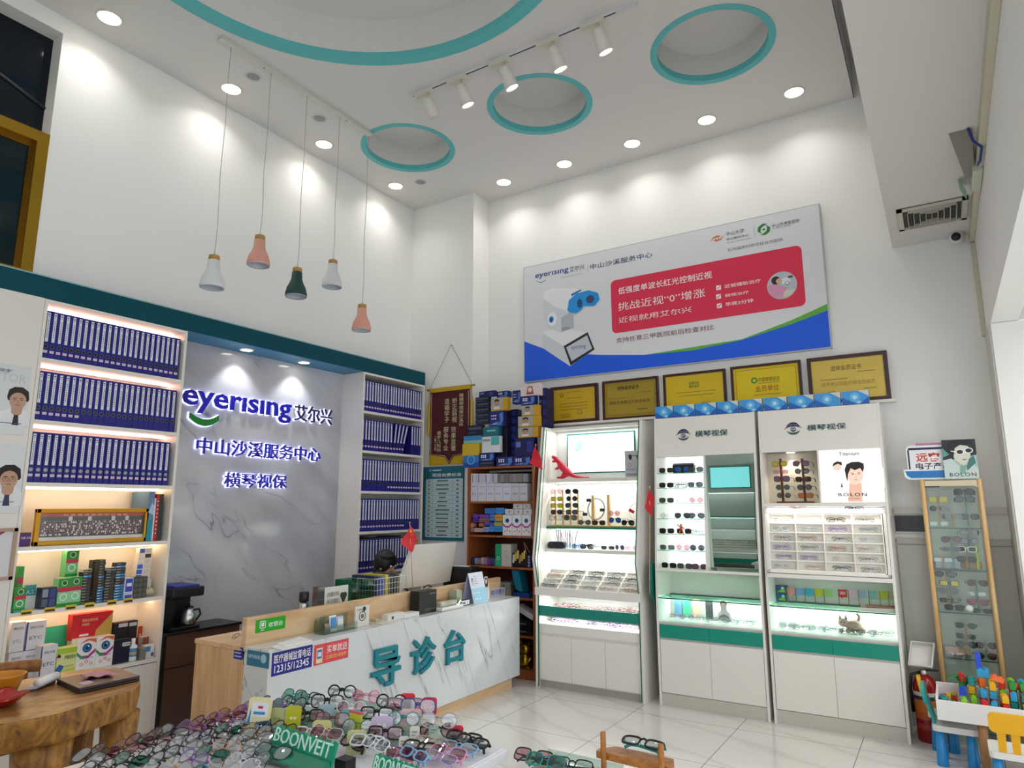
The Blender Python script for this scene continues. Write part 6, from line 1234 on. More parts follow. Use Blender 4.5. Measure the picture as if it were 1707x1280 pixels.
for z, d, m_, nm in ((1.855, 5.80, WH, 'shelf'), (1.41, 5.775, mat('#0a7a66', .2), 'glass_shelf'), (1.205, 5.76, WH, 'shelf')):
    MB().box(CX0+.028, CX1-.028, d, 6.02, z-.022 if m_ is not WH else z-.03, z, m_).build(nm, t)
MB().box(CX0+.028, CX1-.028, 5.90, 6.02, 2.335, 2.36, WH).build('top_panel', t)
for z, y in ((1.822, 5.93), (1.385, 5.92), (1.172, 5.92), (.792, 5.75)):
    MB().box(CX0+.06, CX1-.06, y, y+.02, z-.004, z, LEDW).build('light_strip', t)
    lamp('cabinet_strip_glow', 'AREA', ((CX0+CX1)/2, y, z-.008), 2.6, (0, -.1, -1), (.96, 1, .99), W_-.1, .015)
lamp('low_tray_glow', 'AREA', ((CX0+CX1)/2, 5.70, .608), 1.5, (0, 0, -1), (.9, .93, 1), W_-.1, .03)
lamp('cabinet_top_glow', 'AREA', ((CX0+CX1)/2, 5.95, 2.33), 1.4, (0, -.1, -1), (.96, 1, .99), W_-.1, .015)
t = thing('screen', 'lit white wall screen with green corner mark inside the cabinet above the dinosaur', 'screen', (-2.77, 6.01, 1.92))
SCP = back_plane(6.0)
MB().slab(SCP, -3.13, -2.41, 1.912, 2.30, -.019, 0, mat('#0c6b62', .2)).build('bezel', t)
MB().slab(SCP, -3.118, -2.422, 1.924, 2.288, 0, .0012, mat('#e6f6f8', .3, 0, .95)).build('display', t)
MB().prism(SCP, [(-3.03, 2.12), (-2.97, 2.14), (-2.95, 2.22), (-3.0, 2.25), (-3.04, 2.2)], .0012, .0018, mat('#a8e8dc', .3, 0, .6)).build('screen_mark', t)
# red dinosaur
def c6a(x, y): return 880+x/5.565, 690+y/5.565
D5 = back_plane(5.86)
dq = lambda x, y, dy=0: D5.P(*D5.uv(*c6a(x, y)), dy)
t = thing('toy_dinosaur', 'red toy tyrannosaur standing on the top shelf of the white display cabinet', 'toy dinosaur', (dq(330, 625).x, 5.86, 1.856)); DR = mat('#d3193a', .4)
zs = 1.856
me = bpy.data.meshes.new('body')
S_ = [((572, 606), .005), ((520, 620), .007), ((470, 606), .011), ((420, 575), .019), ((372, 540), .033), ((338, 505), .035), ((305, 470), .028), ((285, 440), .021), ((270, 410), .028), ((245, 402), .022), ((220, 396), .014)]
P_ = [(dq(*p).x, 5.86, max(dq(*p).z, zs+r+.004), r) for p, r in S_]; E2 = [(i, i+1) for i in range(len(S_)-1)]
for dy, base in ((.022, 4), (-.022, 4)):
    n0 = len(P_)
    for (p, r) in (((348, 552), .028), ((325, 588), .014), ((312, 614), .011), ((278, 624), .010)):
        v = dq(*p, dy); P_.append((v.x, v.y, max(v.z, zs+r+.004), r))
    E2 += [(base, n0), (n0, n0+1), (n0+1, n0+2), (n0+2, n0+3)]
for dy in (.018, -.018):
    n0 = len(P_)
    for (p, r) in (((290, 495), .010), ((266, 508), .008), ((260, 520), .006)): P_.append((*dq(*p, dy), r))
    E2 += [(6, n0), (n0, n0+1), (n0+1, n0+2)]
n0 = len(P_)
for p, r in (((252, 440), .013), ((222, 440), .009)): P_.append((*dq(*p), r))
E2 += [(8, n0), (n0, n0+1)]
skin_body('body', t, P_, E2, DR, root=4)
MB().ball(dq(264, 402, .020), .005, BLACK, 10, 8).ball(dq(264, 402, -.020), .005, BLACK, 10, 8).build('eye', t)
mb = MB()
for p in ((224, 418), (234, 420), (244, 422), (254, 424)): mb.lathe(dq(*p), [(.0035, .0), (0, -.010)], PAPER, 6)
mb.build('tooth_row', t)
t = thing('product_card', 'grey standing product card showing dark sunglasses, right of the lit screen', 'card', (-2.36, 5.83, 1.856))
GC = back_plane(5.83); a = GC.uv(*c6a(905, 612)); b_ = GC.uv(*c6a(1088, 335))
b_ = (min(b_[0], CX1-.03), b_[1]); MB().slab(GC, a[0], b_[0], 1.857, b_[1], -.006, 0, mat('#b9bbc2', .4)).build('card', t)
mb = MB(); w_ = b_[0]-a[0]; h_ = b_[1]-1.857
for fx in (.3, .78): mb.disc(GC, a[0]+w_*fx, 1.857+h_*.76, w_*.15 if fx > .5 else w_*.09, 0, .001, mat('#2a2c32', .4), 18, w_*.14)
mb.slab(GC, a[0]+w_*.15, a[0]+w_*.9, 1.857+h_*.80, 1.857+h_*.82, 0, .001, mat('#2a2c32', .4)).ring(GC, a[0]+w_*.26, 1.857+h_*.45, w_*.08, w_*.1, 0, .001, mat('#5a5c62', .4), 14).disc(GC, a[0]+w_*.76, 1.857+h_*.46, w_*.1, 0, .001, mat('#7d7a6c', .4), 14)
for g in (.3, .26, .12, .09, .06): mb.slab(GC, a[0]+w_*.08, a[0]+w_*(.92 if g < .2 else .6), 1.857+h_*g, 1.857+h_*(g+.012), 0, .001, mat('#5a5c66', .5))
mb.build('printed_picture', t)
t = thing('led_text_strip', 'row of tiny white raised letters along the front edge of the top shelf', 'sign', (-2.62, 5.798, 1.83)); MB().box(-2.83, -2.42, 5.796, 5.7995, 1.832, 1.85, mat('#cfcdc4', .5)).build('strip', t)
mb = MB()
for k in range(24): mb.box(-2.825+.0168*k, -2.815+.0168*k, 5.794, 5.796, 1.836, 1.847, PAPER)
mb.build('raised_marks', t)
# wooden glasses rack on the teal shelf
zs = 1.411
t = thing('wooden_rack', 'pale wooden glasses rack with posts on the teal shelf', 'glasses rack', (-2.76, 5.88, zs))
ra, rb = D5.uv(*c6a(225, 1030))[0], D5.uv(*c6a(1075, 1030))[0]
MB().box(ra, rb, 5.80, 5.96, zs, zs+.012, PINE).build('base_board', t)
for x in (240, 310, 380, 450):
    u = D5.uv(*c6a(x-2, 900))[0]; MB().box(u-.007, u+.007, 5.895, 5.909, zs+.012, D5.uv(*c6a(x, 700))[1], PINE).build('post', t)
for x, yt_ in ((597, 752), (742, 748)):
    u = D5.uv(*c6a(x, 900))[0]; MB().box(u-.014, u+.014, 5.872, 5.90, zs+.012, D5.uv(*c6a(x, yt_))[1], PINE).build('post', t)
rows = [('722', [('aviator', 'thin', 'gold', 'pinkl', 'pale gold'), ('aviator', 'mid', 'black', 'dark', 'dark')]), ('788', [('square', 'mid', 'black', 'yellow', 'yellow-lensed'), ('round', 'mid', 'brown', 'dark', 'round dark')]), ('850', [('square', 'mid', 'black', 'yellow', 'yellow-lensed'), ('aviator', 'thin', 'black', 'greenl', 'greenish dark')]), ('912', [('square', 'bold', 'black', 'dark', 'thick black'), ('square', 'bold', 'black', 'greyl', 'thick black grey-lensed')]), ('966', [('big', 'mid', 'black', 'clear', 'clear-lensed'), ('big', 'mid', 'black', 'smoke', 'smoky')])]
for r, (py, lst) in enumerate(rows):
    for c, (sh_, th, fc, ln, nm) in enumerate(lst):
        p = D5.uv(*c6a(272+140*c, int(py))); z = max(zs+.014, p[1]-.022)
        glasses(sh_, th, False, fc, ln, (p[0], 5.845-.025*(r > 3), z), (0, 0, .06*(-1)**r), '%s sunglasses on the wooden rack, %s row from the top, %s column' % (nm, nth(r), ('left', 'right')[c]), 'sunglasses on the wooden rack')
def put(px, py, y, z, sh_, th, fo, fc, ln, lb, rz=0, rx=0, cf=c6a, group=None):
    u = back_plane(y).uv(*cf(px, py))[0]; return glasses(sh_, th, fo, fc, ln, (u, y, z), (rx, 0, rz), lb, group)
zr = zs+.013
put(525, 1000, 5.82, zr, 'round', 'mid', True, 'black', 'dark', 'dark round sunglasses at the foot of the wooden rack, left of the tall posts', .5)
put(655, 992, 5.815, zr, 'square', 'mid', True, 'tortoise', 'brown', 'brown square sunglasses between the two tall wooden posts', .1)
put(800, 902, 5.80, zr+.085, 'round', 'thin', False, 'rose gold', 'pinkl', 'round pinkish glasses hanging above the blue mirrored ones', -.2); put(805, 965, 5.80, zr+.022, 'aviator', 'mid', False, 'black', 'bluemirror', 'blue mirrored sunglasses right of the tall wooden posts', -.25)
put(925, 1012, 5.815, zr, 'aviator', 'mid', True, 'black', 'dark', 'dark aviator sunglasses at the right of the wooden rack', -.2); put(1046, 1010, 5.88, zr, 'aviator', 'mid', True, 'black', 'dark', 'dark sunglasses at the right end of the teal shelf by the red flag', -.5)
def loop(c, rx_, rz_, n=24, y=0, a0=0, a1=2*math.pi): return [Vector((c[0]+rx_*math.cos(a0+(a1-a0)*k/n), c[1]+y*math.sin(a0+(a1-a0)*k/n), c[2]+rz_*math.sin(a0+(a1-a0)*k/n))) for k in range(n+(a1-a0 < 6.2))]
p = dq(640, 880); t = thing('sports_strap', 'grey elastic head strap with dark pads slung round the tall wooden posts', 'head strap', (p.x, 5.86, zs))
MB().tube(loop((p.x-.0, 5.845, p.z), .085, .095, 26, .015), .004, mat('#b9b6ac', .6), 6, closed=True, flat=2).build('band', t)
for px_, py_2 in ((540, 930), (700, 890), (575, 800)): v = dq(px_, py_2); MB().box(v.x-.022, v.x+.022, 5.83, 5.84, v.z-.014, v.z+.014, mat('#1d2030', .5)).build('pad', t)
p = dq(1015, 895); t = thing('headset', 'white and red band headset hanging at the right end of the teal shelf', 'headset', (p.x, 5.86, zs))
MB().tube(loop((p.x, 5.85, p.z-.01), .072, .075, 24, .01), .003, mat('#d9d4cc', .4), 6, closed=True).build('band', t)
for px_, py_2, a in ((968, 900, .5), (1070, 866, -.6)):
    v = dq(px_, py_2); MB().hexa([Vector((v.x, 5.84, v.z))+Matrix.Rotation(a, 3, 'Y') @ Vector((sx, sy, sz)) for sz in (-.013, .013) for sx, sy in ((-.026, 0), (.026, 0), (.026, .012), (-.026, .012))], mat('#c81c2a', .4)).build('red_pad', t)
# shelf under the teal one: loose eyewear and a case
zs = 1.206
t = thing('glasses_case', 'black zipped glasses case at the left of the shelf under the teal one', 'glasses case', (dq(295, 1230).x, 5.83, zs))
u0, u1 = D5.uv(*c6a(220, 1220))[0], D5.uv(*c6a(368, 1220))[0]; MB().prism(back_plane(5.79), rrect(u0, u1, zs, zs+.062, .025), -.06, 0, mat('#17182a', .5)).build('shell', t)
t = thing('frame_bundle', 'bundle of upright striped spectacle temples standing behind the black case', 'spectacle parts', (dq(330, 1170).x, 5.90, zs))
random.seed(5)
for k in range(13):
    u = D5.uv(*c6a(252+14*k, 1120))[0]; c = random.choice(['#26262c', '#a9a6ac', '#6a4a5c', '#8a8a90', '#3a3a44', '#c9a8b0'])
    MB().tube([(u, 5.89+.01*(k % 3), zs), (u+.004, 5.90, zs+.09), (u+.01*((k % 3)-1)+(.04 if k == 12 else 0), 5.90, zs+.165)], .0045, mat(c, .4), 6).build('temple', t)
for x, sh_, th, fc, ln, nm, rz, fo in ((395, 'rect', 'mid', 'sky', 'clear', 'pale blue', .3, True), (455, 'square', 'mid', 'blue', 'bluet', 'bright blue', -.3, True), (545, 'square', 'bold', 'black', 'smoke', 'thick black', .1, True), (640, 'rect', 'mid', 'grey', 'clear', 'grey', .4, True), (740, 'rect', 'mid', 'silver', 'greyl', 'silver grey', .1, True), (850, 'round', 'mid', 'lilac', 'greyl', 'lilac', -.4, True), (960, 'round', 'thin', 'pink', 'pinkl', 'mauve pink', .2, True), (1040, 'round', 'thin', 'grey', 'clear', 'thin round grey', .5, True)):
    put(x, 1230, 5.825, zs, sh_, th, fo, fc, ln, '%s glasses on the shelf under the teal one' % nm, rz, group='loose glasses under the teal shelf')
put(560, 1165, 5.93, zs+.0, 'big', 'mid', True, 'black', 'clear', 'large black clear glasses standing behind the thick black pair', .1).location.z = zs+.001
# tray pairs: 4 rows x 5 compartments
random.seed(21)
for r in range(4):
    for c in range(5):
        fc = random.choice(['black', 'black', 'grey', 'silver', 'brown', 'clear', 'rose gold', 'black']); v = TR.P(W_*(c+.5)/5+random.uniform(-.015, .015), L_*(r+.34)/4, -.004)
        glasses(random.choice(['brow', 'brow', 'brow', 'rect']), random.choice(['thin', 'mid']), True, fc, 'none', v, (R(-22), 0, random.uniform(-.06, .06)), '%s glasses in the sloping tray, %s row from the front, %s from the left' % (fc, nth(r), nth(c)), 'glasses in the sloping tray')
random.seed(9)
for z, y0, y1, nm, lb, cols in ((.636, 5.70, 5.9, 'frames_jumble', 'crowded pile of dark pinkish spectacle frames in the upper pull tray', ['#3a1c1c', '#7a4a4c', '#c9a0a4', '#20181a', '#a88a7a']), (.5515, 5.70, 5.85, 'frames_jumble', 'row of pale spectacle frames lying in the lit lower pull tray', ['#c9c4d8', '#8a7aa0', '#b0a8c0', '#40384c', '#d8b8c8'])):
    mb = MB()
    for k in range(150 if z > .6 else 60):
        x = random.uniform(CX0+.11, CX1-.11); y = random.uniform(y0, y1); zz_ = z+.012+random.random()*(.06 if z > .6 else .012); a = random.uniform(-.6, .6); m_ = mat(random.choice(cols), .3)
        for s_ in (-1, 1): mb.tube([Vector((x, y, zz_))+Matrix.Rotation(a, 3, 'Z') @ Vector((s_*.033+.024*math.cos(j*math.pi/5), .004*math.sin(j), .012*math.sin(j*math.pi/5))) for j in range(10)], .0016, m_, 4, closed=True)
    mb.build(nm, None, lb, 'spectacle frames', kind='stuff')
carton('small teal carton at the right back corner above the sloping tray', back_plane(5.93), 1066, 1074.5, 945, 932, .996, .03, '#1f9aa8', [(.2, .8, .4, .7, '#b8e8ec')])
t = thing('price_tag', 'small yellow-green tag on the ledge behind the sloping tray', 'price tag', (-2.64, 5.86, .996)); MB().box(-2.665, -2.615, 5.86, 5.864, .996, 1.018, mat('#b8b82a', .4)).build('tag', t)
b0 = back_plane(5.58).w(1079, 878)
flag('small red flag standing at the right front edge of the sloping tray cabinet', (b0.x, 5.575, .869), tuple(back_plane(5.56).w(1083, 812)), [(1083, 815), (1075, 846), (1088, 860), (1090, 828)], back_plane(5.56), False)
# ------------------------------------------------------------------ cabinets 2 and 3
def base_unit(t, x0, x1):
    MB().box(x0+.015, x1-.015, 5.67, 6.06, 0, .06, mat('#a9a69c', .4)).box(x0+.015, x1-.015, 5.655, 5.67, 0, .095, mat('#c4c0b6', .3)).build('plinth', t)
    MB().box(x0+.018, x1-.018, 5.668, 6.06, .06, .645, WH).build('carcass', t)
    xm = (x0+x1)/2
    for a, b_ in ((x0+.022, xm-.001), (xm+.001, x1-.022)):
        MB().box(a, b_, 5.652, 5.667, .10, .512, WH).build('door', t, bevel=.002); MB().box(a, b_, 5.650, 5.667, .529, .630, mat('#00917c', .25)).build('teal_drawer', t)
    MB().box(x0+.02, x1-.02, 5.653, 5.667, .513, .528, mat('#b7b9b4', .3, .4)).build('handle_rail', t)
    prof = [(5.645, 0), (5.645, .86), (5.655, 1.08), (5.775, 2.365), (6.06, 2.365), (6.06, 0)]
    for x in (x0, x1-.018): MB().prism(Plane((x, 0, 0), (0, 1, 0), (0, 0, 1)), prof, 0, .018, WH).build('side_panel', t)
    MB().box(x0+.018, x1-.018, 5.655, 6.0, .6455, .658, mat('#d9d8d0', .3)).build('counter_floor', t)
    G = MB(); G.box(x0+.0185, x1-.0185, 5.652, 5.957, .838, .845, glassy('counter_glass', '#cdeee2', .10)).box(x0+.0185, x1-.0185, 5.652, 5.657, .6585, .838, GLASS); G.build('glass_case', t)
    mb = MB(); mb.box(x0+.0185, x1-.0185, 5.6505, 5.6535, .838, .8455, mat('#123a34', .2)).box(x0+.0185, x1-.0185, 5.953, 5.957, .8375, .8455, mat('#2c6a5e', .2)); mb.build('glass_edge', t)
    MB().box(x0+.018, x1-.018, 5.96, 6.0, .658, .838, mat('#f0f0ec', .4)).build('case_back', t)
    MB().box(x0+.018, x1-.018, 5.99, 6.06, .845, 2.35, mat('#e2e2dc', .4)).build('back_panel', t)
    lamp('case_fill_glow', 'AREA', ((x0+x1)/2, 5.90, .83), 2.2, (0, -.25, -1), (.96, 1, .98), x1-x0-.12, .012)  # unseen lamp added to brighten the glass case; it has no strip
UPP = Plane((0, 5.655, 1.08), (1, 0, 0), (0, .12, 1.285))     # the leaning upper fronts
def z2v(z): return (z-1.08)/(1.285/math.hypot(.12, 1.285))
def logo(t, cx, cz, tx0, tx1, tz0, tz1):
    v = z2v(cz); mb = MB(); NV = mat('#1d2a5c', .4)
    for s_ in (1, -1):
        a = [(cx+.052*math.cos(R(d)), v+s_*.050*math.sin(R(d))) for d in range(20, 161, 10)]; b_ = [(cx+.046*math.cos(R(d)), v+s_*(.012+.022*math.sin(R(d)))) for d in range(160, 19, -10)]
        mb.prism(UPP, a+b_, 0, .004, NV if s_ > 0 else mat('#17505c', .4))
    mb.prism(UPP, [(cx-.068, v-.004), (cx-.04, v+.022), (cx, v+.032), (cx+.04, v+.022), (cx+.068, v-.002), (cx+.04, v+.012), (cx, v+.02), (cx-.04, v+.012)], 0, .005, NV)
    mb.ring(UPP, cx, v-.002, .014, .018, 0, .004, NV, 20).disc(UPP, cx, v-.002, .006, 0, .004, NV, 14)
    mb.prism(UPP, [(cx-.03, v-.012), (cx, v-.028), (cx+.03, v-.012), (cx, v-.02)], 0, .004, mat('#17505c', .4)); mb.build('eye_logo', t)
    text('横琴视保', UPP, tx0, tx1, z2v(tz0), z2v(tz1), mat('#0f4f52', .4), t, n=.0005, extrude=.002, bold=.006, name='shop_name')
# cabinet 2
X0, X1 = -2.13, -1.265
t = cab2 = thing('display_cabinet', 'white cabinet with glass sunglasses shelves beside a tall mirror, middle of the three', 'display cabinet', ((X0+X1)/2, 5.86, 0))
base_unit(t, X0, X1)
MB().slab(UPP, X0+.0185, X1-.0185, z2v(2.02), z2v(2.362), -.018, 0, WH).build('fascia_panel', t)
fz = UPP.uv(*(1080+480*.17964, 690+178*.17964)); lx = UPP.w(1080+330*.17964, 690+193*.17964)
a, b_ = UPP.w(1080+440*.17964, 690+215*.17964), UPP.w(1080+740*.17964, 690+140*.17964)
logo(t, lx.x, lx.z, a.x, b_.x, a.z, b_.z)
MB().slab(UPP, X0+.0185, X1-.0185, z2v(1.062), z2v(1.082), -.30, 0, WH).build('lower_rail', t)
MB().slab(UPP, -1.698, -1.688, z2v(1.083), z2v(2.019), -.28, .002, WH).build('divider', t)
MIR = mat('#b0c4bc', .01, 1)
MB().box(-1.687, X1-.0187, 5.755, 5.765, 1.10, 2.018, MIR).build('mirror', t, label='tall mirror')
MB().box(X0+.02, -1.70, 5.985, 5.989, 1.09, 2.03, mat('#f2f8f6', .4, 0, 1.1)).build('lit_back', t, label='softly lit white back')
SZ = [1.88, 1.752, 1.622, 1.492, 1.365, 1.23]
for z in SZ:
    y = UPP.P(0, z2v(z)).y+.01; MB().box(X0+.0195, -1.70, y, 5.984, z-.005, z, GLASS).box(X0+.0195, -1.70, y, y+.002, z-.005, z, mat('#58b096', .15)).build('glass_shelf', t)
MB().prism(Plane((X0-.03, 0, 0), (0, 1, 0), (0, 0, 1)), [(5.60, .85), (5.63, 1.12), (5.76, 1.12), (5.90, .02), (5.88, .02), (5.66, .85)], 0, .008, mat('#0b7566', .15)).build('green_glass_wing', t)
MB().slab(UPP, X0+.0185, X1-.0185, z2v(2.363), z2v(2.366), -.27, -.019, WH).build('top_panel', t)
def c20(x, y): return 1080+x*.17964, 690+y*.17964
def c21(x, y): return 1080+x*.2345, 900+y*.2345
shelfset = [[(155, 'square', 'mid', 'black', 'brown', False), (320, 'big', 'bold', 'black', 'bluemirror', False), (445, 'square', 'mid', 'black', 'smoke', False)],
            [(165, 'square', 'mid', 'black', 'dark', False), (300, 'square', 'mid', 'black', 'clear', True), (440, 'square', 'mid', 'black', 'smoke', False)],
            [(165, 'square', 'mid', 'black', 'greyl', False), (455, 'round', 'thin', 'rose gold', 'pinkl', False)],
            [(160, 'round', 'thin', 'pink', 'clear', False), (320, 'aviator', 'thin', 'grey', 'greyl', False), (455, 'aviator', 'thin', 'grey', 'smoke', False)],
            [(175, 'square', 'mid', 'black', 'dark', False), (335, 'square', 'mid', 'tortoise', 'brown', False), (480, 'rect', 'thin', 'silver', 'clear', True)],
            [(180, 'square', 'thin', 'rose gold', 'smoke', False), (325, 'round', 'thin', 'pink', 'pinkl', False), (470, 'round', 'mid', 'black', 'smoke', False)]]
for r, (row, z) in enumerate(zip(shelfset, SZ)):
    pz = [540, 680, 822, 962, 1105, 1255][r]; y = UPP.P(0, z2v(z)).y+.03
    for k, (x, sh_, th, fc, ln, fo) in enumerate(row):
        u = max(X0+.095, min(-1.70-.075, back_plane(y).uv(*c20(x, pz))[0]))
        glasses(sh_, th, fo, fc, ln, (u, y, z+.001), (0, 0, random.uniform(-.1, .1)), '%s glasses with %s lenses, %s glass shelf beside the mirror, %s from left' % (fc, {'dark': 'dark', 'greyl': 'grey', 'bluemirror': 'blue mirror', 'smoke': 'smoky', 'pinkl': 'pink', 'mauve': 'mauve', 'brown': 'brown', 'clear': 'clear'}[ln], nth(r), nth(k)), 'sunglasses beside the mirror', sun=True)
for k, (x, ln) in enumerate(((150, 'dark'), (262, 'greyl'), (368, 'mauve'))):
    u = back_plane(5.70).uv(*c21(x, 195))[0]; glasses('square', 'mid', False, 'black', ln, (u, 5.70, 1.083), (0, 0, 0), 'black sunglasses on the lowest level beside the mirror, %s from the left' % nth(k), 'sunglasses beside the mirror', sun=True)
u = back_plane(5.9).uv(*c20(320, 480))[0]; MB().box(u-.09, u+.10, 5.90, 5.95, 1.881, 1.955, mat('#22222a', .4)).box(u-.085, u+.095, 5.90, 5.94, 1.956, 1.97, mat('#8a8880', .5)).build('glasses_case', None, 'dark grey glasses case behind the blue mirrored sunglasses, top glass shelf', 'glasses case')
p = back_plane(5.74).w(*c20(322, 1095)); t = thing('toy_figure', 'small orange-red toy figure with raised arm standing before the brown sunglasses', 'toy figure', (p.x, 5.705, 1.366))
mb = MB().ball((p.x, 5.705, 1.3675+.072), .012, mat('#d89a80', .5), 12, 8); OR_ = mat('#c8482c', .5)
mb.tube([(p.x, 5.705, 1.3675+.03), (p.x, 5.705, 1.3675+.062)], [.013, .010], OR_, 8).tube([(p.x-.008, 5.705, 1.3675+.03), (p.x-.016, 5.702, 1.367)], .006, mat('#e07a4c', .5), 6).tube([(p.x+.008, 5.705, 1.3675+.03), (p.x+.022, 5.702, 1.367)], .006, mat('#e07a4c', .5), 6).tube([(p.x-.01, 5.705, 1.3675+.055), (p.x-.03, 5.70, 1.3675+.078)], .005, OR_, 6).tube([(p.x+.01, 5.705, 1.3675+.055), (p.x+.03, 5.70, 1.3675+.04)], .005, OR_, 6).build('body', t)
# in the glass counter of cabinet 2
random.seed(33)
def case_fill(x0, x1, n, lb, grp, cols):
    for k in range(n):
        fc = random.choice(cols); x = x0+(x1-x0)*(k//2+.5)/((n+1)//2)+random.uniform(-.01, .01); y = 5.715+.075*(k % 2)
        glasses(random.choice(['rect', 'square', 'round']), 'thin', True, fc, random.choice(['none', 'none', 'demo']), (x, y, .660), (R(-25), 0, random.uniform(-.3, .3)), '%s glasses in the %s, %s row, %s from left' % (fc, lb, ('front', 'back')[k % 2], nth(k//2)), grp, sun=False)
case_fill(X0+.06, X1-.10, 12, 'glass case under the mirror cabinet', 'glasses in the left glass case', ['silver', 'clear', 'lilac', 'rose gold', 'pink', 'grey', 'sky'])
for k, (x, c, nm) in enumerate(((215, '#6aa0cc', 'blue'), (275, '#4fc49a', 'green'), (345, '#e0b8a0', 'peach'), (435, '#3a3e40', 'dark'))):
    carton('%s tall card in the back of the left glass case' % nm, back_plane(5.93), *(c21(x-25, 480)[0], c21(x+25, 480)[0]), c21(x, 480)[1], c21(x, 420 if k < 3 else 430)[1], .659, .006, c, [], 'card', 'display_card', 'cards in the left glass case')
p = back_plane(5.90).w(*c21(540, 500)); t = thing('portrait_card', 'cut-out picture of a bare-shouldered woman in the left glass case', 'card', (p.x, 5.90, .659))
PC = back_plane(5.90); MB().prism(PC, [(p.x-.07, .66), (p.x+.06, .66), (p.x+.05, .72), (p.x+.022, .745), (p.x+.03, .82), (p.x-.03, .82), (p.x-.022, .745), (p.x-.05, .72)], -.004, 0, mat('#d9c8cc', .5)).build('card', t)
MB().prism(PC, [(p.x-.055, .662), (p.x+.05, .662), (p.x+.035, .70), (p.x, .715), (p.x-.04, .70)], 0, .001, mat('#6a6468', .5)).disc(PC, p.x, .782, .02, 0, .001, mat('#e2c0b4', .5), 16, .026).prism(PC, [(p.x-.028, .78), (p.x-.026, .815), (p.x, .822), (p.x+.026, .815), (p.x+.028, .78), (p.x+.016, .805), (p.x-.014, .806)], 0, .0015, mat('#5a3a3c', .5)).build('printed_woman', t)
# cabinet 3
X0, X1 = -1.237, -.352
t = cab3 = thing('display_cabinet', 'white cabinet with lit portrait panel over a frame tray, rightmost of the three', 'display cabinet', ((X0+X1)/2, 5.86, 0))
base_unit(t, X0, X1)
MB().slab(UPP, X0+.0185, X1-.0185, z2v(2.022), z2v(2.362), -.018, 0, WH).build('fascia_panel', t)
def c30(x, y): return 1250+x*.25, 640+y*.25
lx = UPP.w(*c30(289, 297)); a, b_ = UPP.w(*c30(383, 313)), UPP.w(*c30(640, 258)); logo(t, lx.x, lx.z, a.x, b_.x, a.z, b_.z)
MB().slab(UPP, X0+.0185, X1-.0185, z2v(2.363), z2v(2.366), -.27, -.019, WH).build('top_panel', t)
MB().slab(UPP, X0+.0185, X1-.0185, z2v(1.590), z2v(1.618), -.26, 0, WH).build('middle_rail', t); MB().slab(UPP, X0+.0185, X1-.0185, z2v(1.055), z2v(1.085), -.31, .02, WH).build('lower_rail', t)
MB().slab(UPP, -.808, -.796, z2v(1.619), z2v(2.021), -.22, .001, WH).build('divider', t)
nl = UPP.P(-1.02, z2v(1.98)); MB().lathe((nl.x, 5.86, 2.018), [(0, 0), (.03, 0), (.034, .004)], LEDW, 18).build('niche_light', t); lamp('niche_glow', 'SPOT', (nl.x, 5.86, 2.005), 3, (0, 0, -1), (1, .95, .85), .03, spot=110)
MB().box(X0+.019, -.809, 5.92, 5.925, 1.62, 2.02, mat('#d0c8b4', .6)).build('niche_back', t)
LP = mat('#f1f3f4', .35, 0, .5)
MB().slab(UPP, -.795, X1-.019, z2v(1.622), z2v(2.019), -.02, .001, LP).build('light_panel', t, label='lit white advertising panel with a young man')
l0, l1 = -.795, X1-.019; w_ = l1-l0; v0, v1 = z2v(1.622), z2v(2.019); h_ = v1-v0
mb = MB()
def lpf(x, y): return UPP.uv(*c30(x, y))
Q = lambda *p: [lpf(*a) for a in p]
mb.prism(UPP, Q((520, 700), (900, 690), (890, 560), (620, 600)), .001, .0012, mat('#d5e2ea', .4, 0, .55))
mb.prism(UPP, Q((655, 785), (752, 785), (745, 660), (665, 660)), .001, .0016, mat('#e0b49c', .5, 0, .35)).prism(UPP, Q((652, 610), (655, 640), (680, 668), (705, 672), (732, 662), (752, 635), (758, 570), (740, 545), (670, 550)), .001, .002, mat('#ecc6b2', .5, 0, .4))
mb.prism(UPP, Q((650, 650), (655, 600), (672, 562), (700, 575), (735, 560), (752, 585), (762, 560), (758, 530), (725, 518), (680, 520), (645, 535), (632, 570), (640, 610)), .001, .0024, mat('#241d1e', .5))
for x, y in ((685, 603), (728, 600)): c = lpf(x, y); mb.disc(UPP, *c, .006, .002, .0026, mat('#2c2426', .5), 10, .003).slab(UPP, c[0]-.012, c[0]+.012, c[1]+.008, c[1]+.011, .002, .0026, mat('#3a2c2a', .5))
c = lpf(708, 640); mb.slab(UPP, c[0]-.011, c[0]+.011, c[1]-.001, c[1]+.003, .002, .0026, mat('#c07a70', .5)); c = lpf(707, 622); mb.prism(UPP, [(c[0]-.006, c[1]-.002), (c[0]+.006, c[1]-.002), (c[0]+.002, c[1]+.018)], .002, .0024, mat('#dfae98', .5, 0, .3))
mb.prism(UPP, Q((555, 560), (560, 575), (590, 580), (610, 565), (610, 535), (565, 530)), .001, .0016, mat('#e8c4b2', .5, 0, .4)).prism(UPP, Q((550, 555), (556, 530), (580, 516), (612, 520), (614, 545), (590, 532), (566, 540)), .001, .002, mat('#2e2626', .5)).prism(UPP, Q((560, 580), (600, 585), (625, 650), (600, 700), (570, 660)), .001, .0014, mat('#dfe4e6', .4, 0, .6)).prism(UPP, Q((606, 690), (612, 655), (622, 690), (616, 688)), .001, .0018, mat('#6a6c70', .5))
mb.build('printed_portrait', t)
a, b_ = lpf(592, 750), lpf(780, 725); text('BOLON', UPP, a[0], b_[0], a[1], b_[1], mat('#22232a', .5), t, n=.004, spacing=1.25, bold=.012)
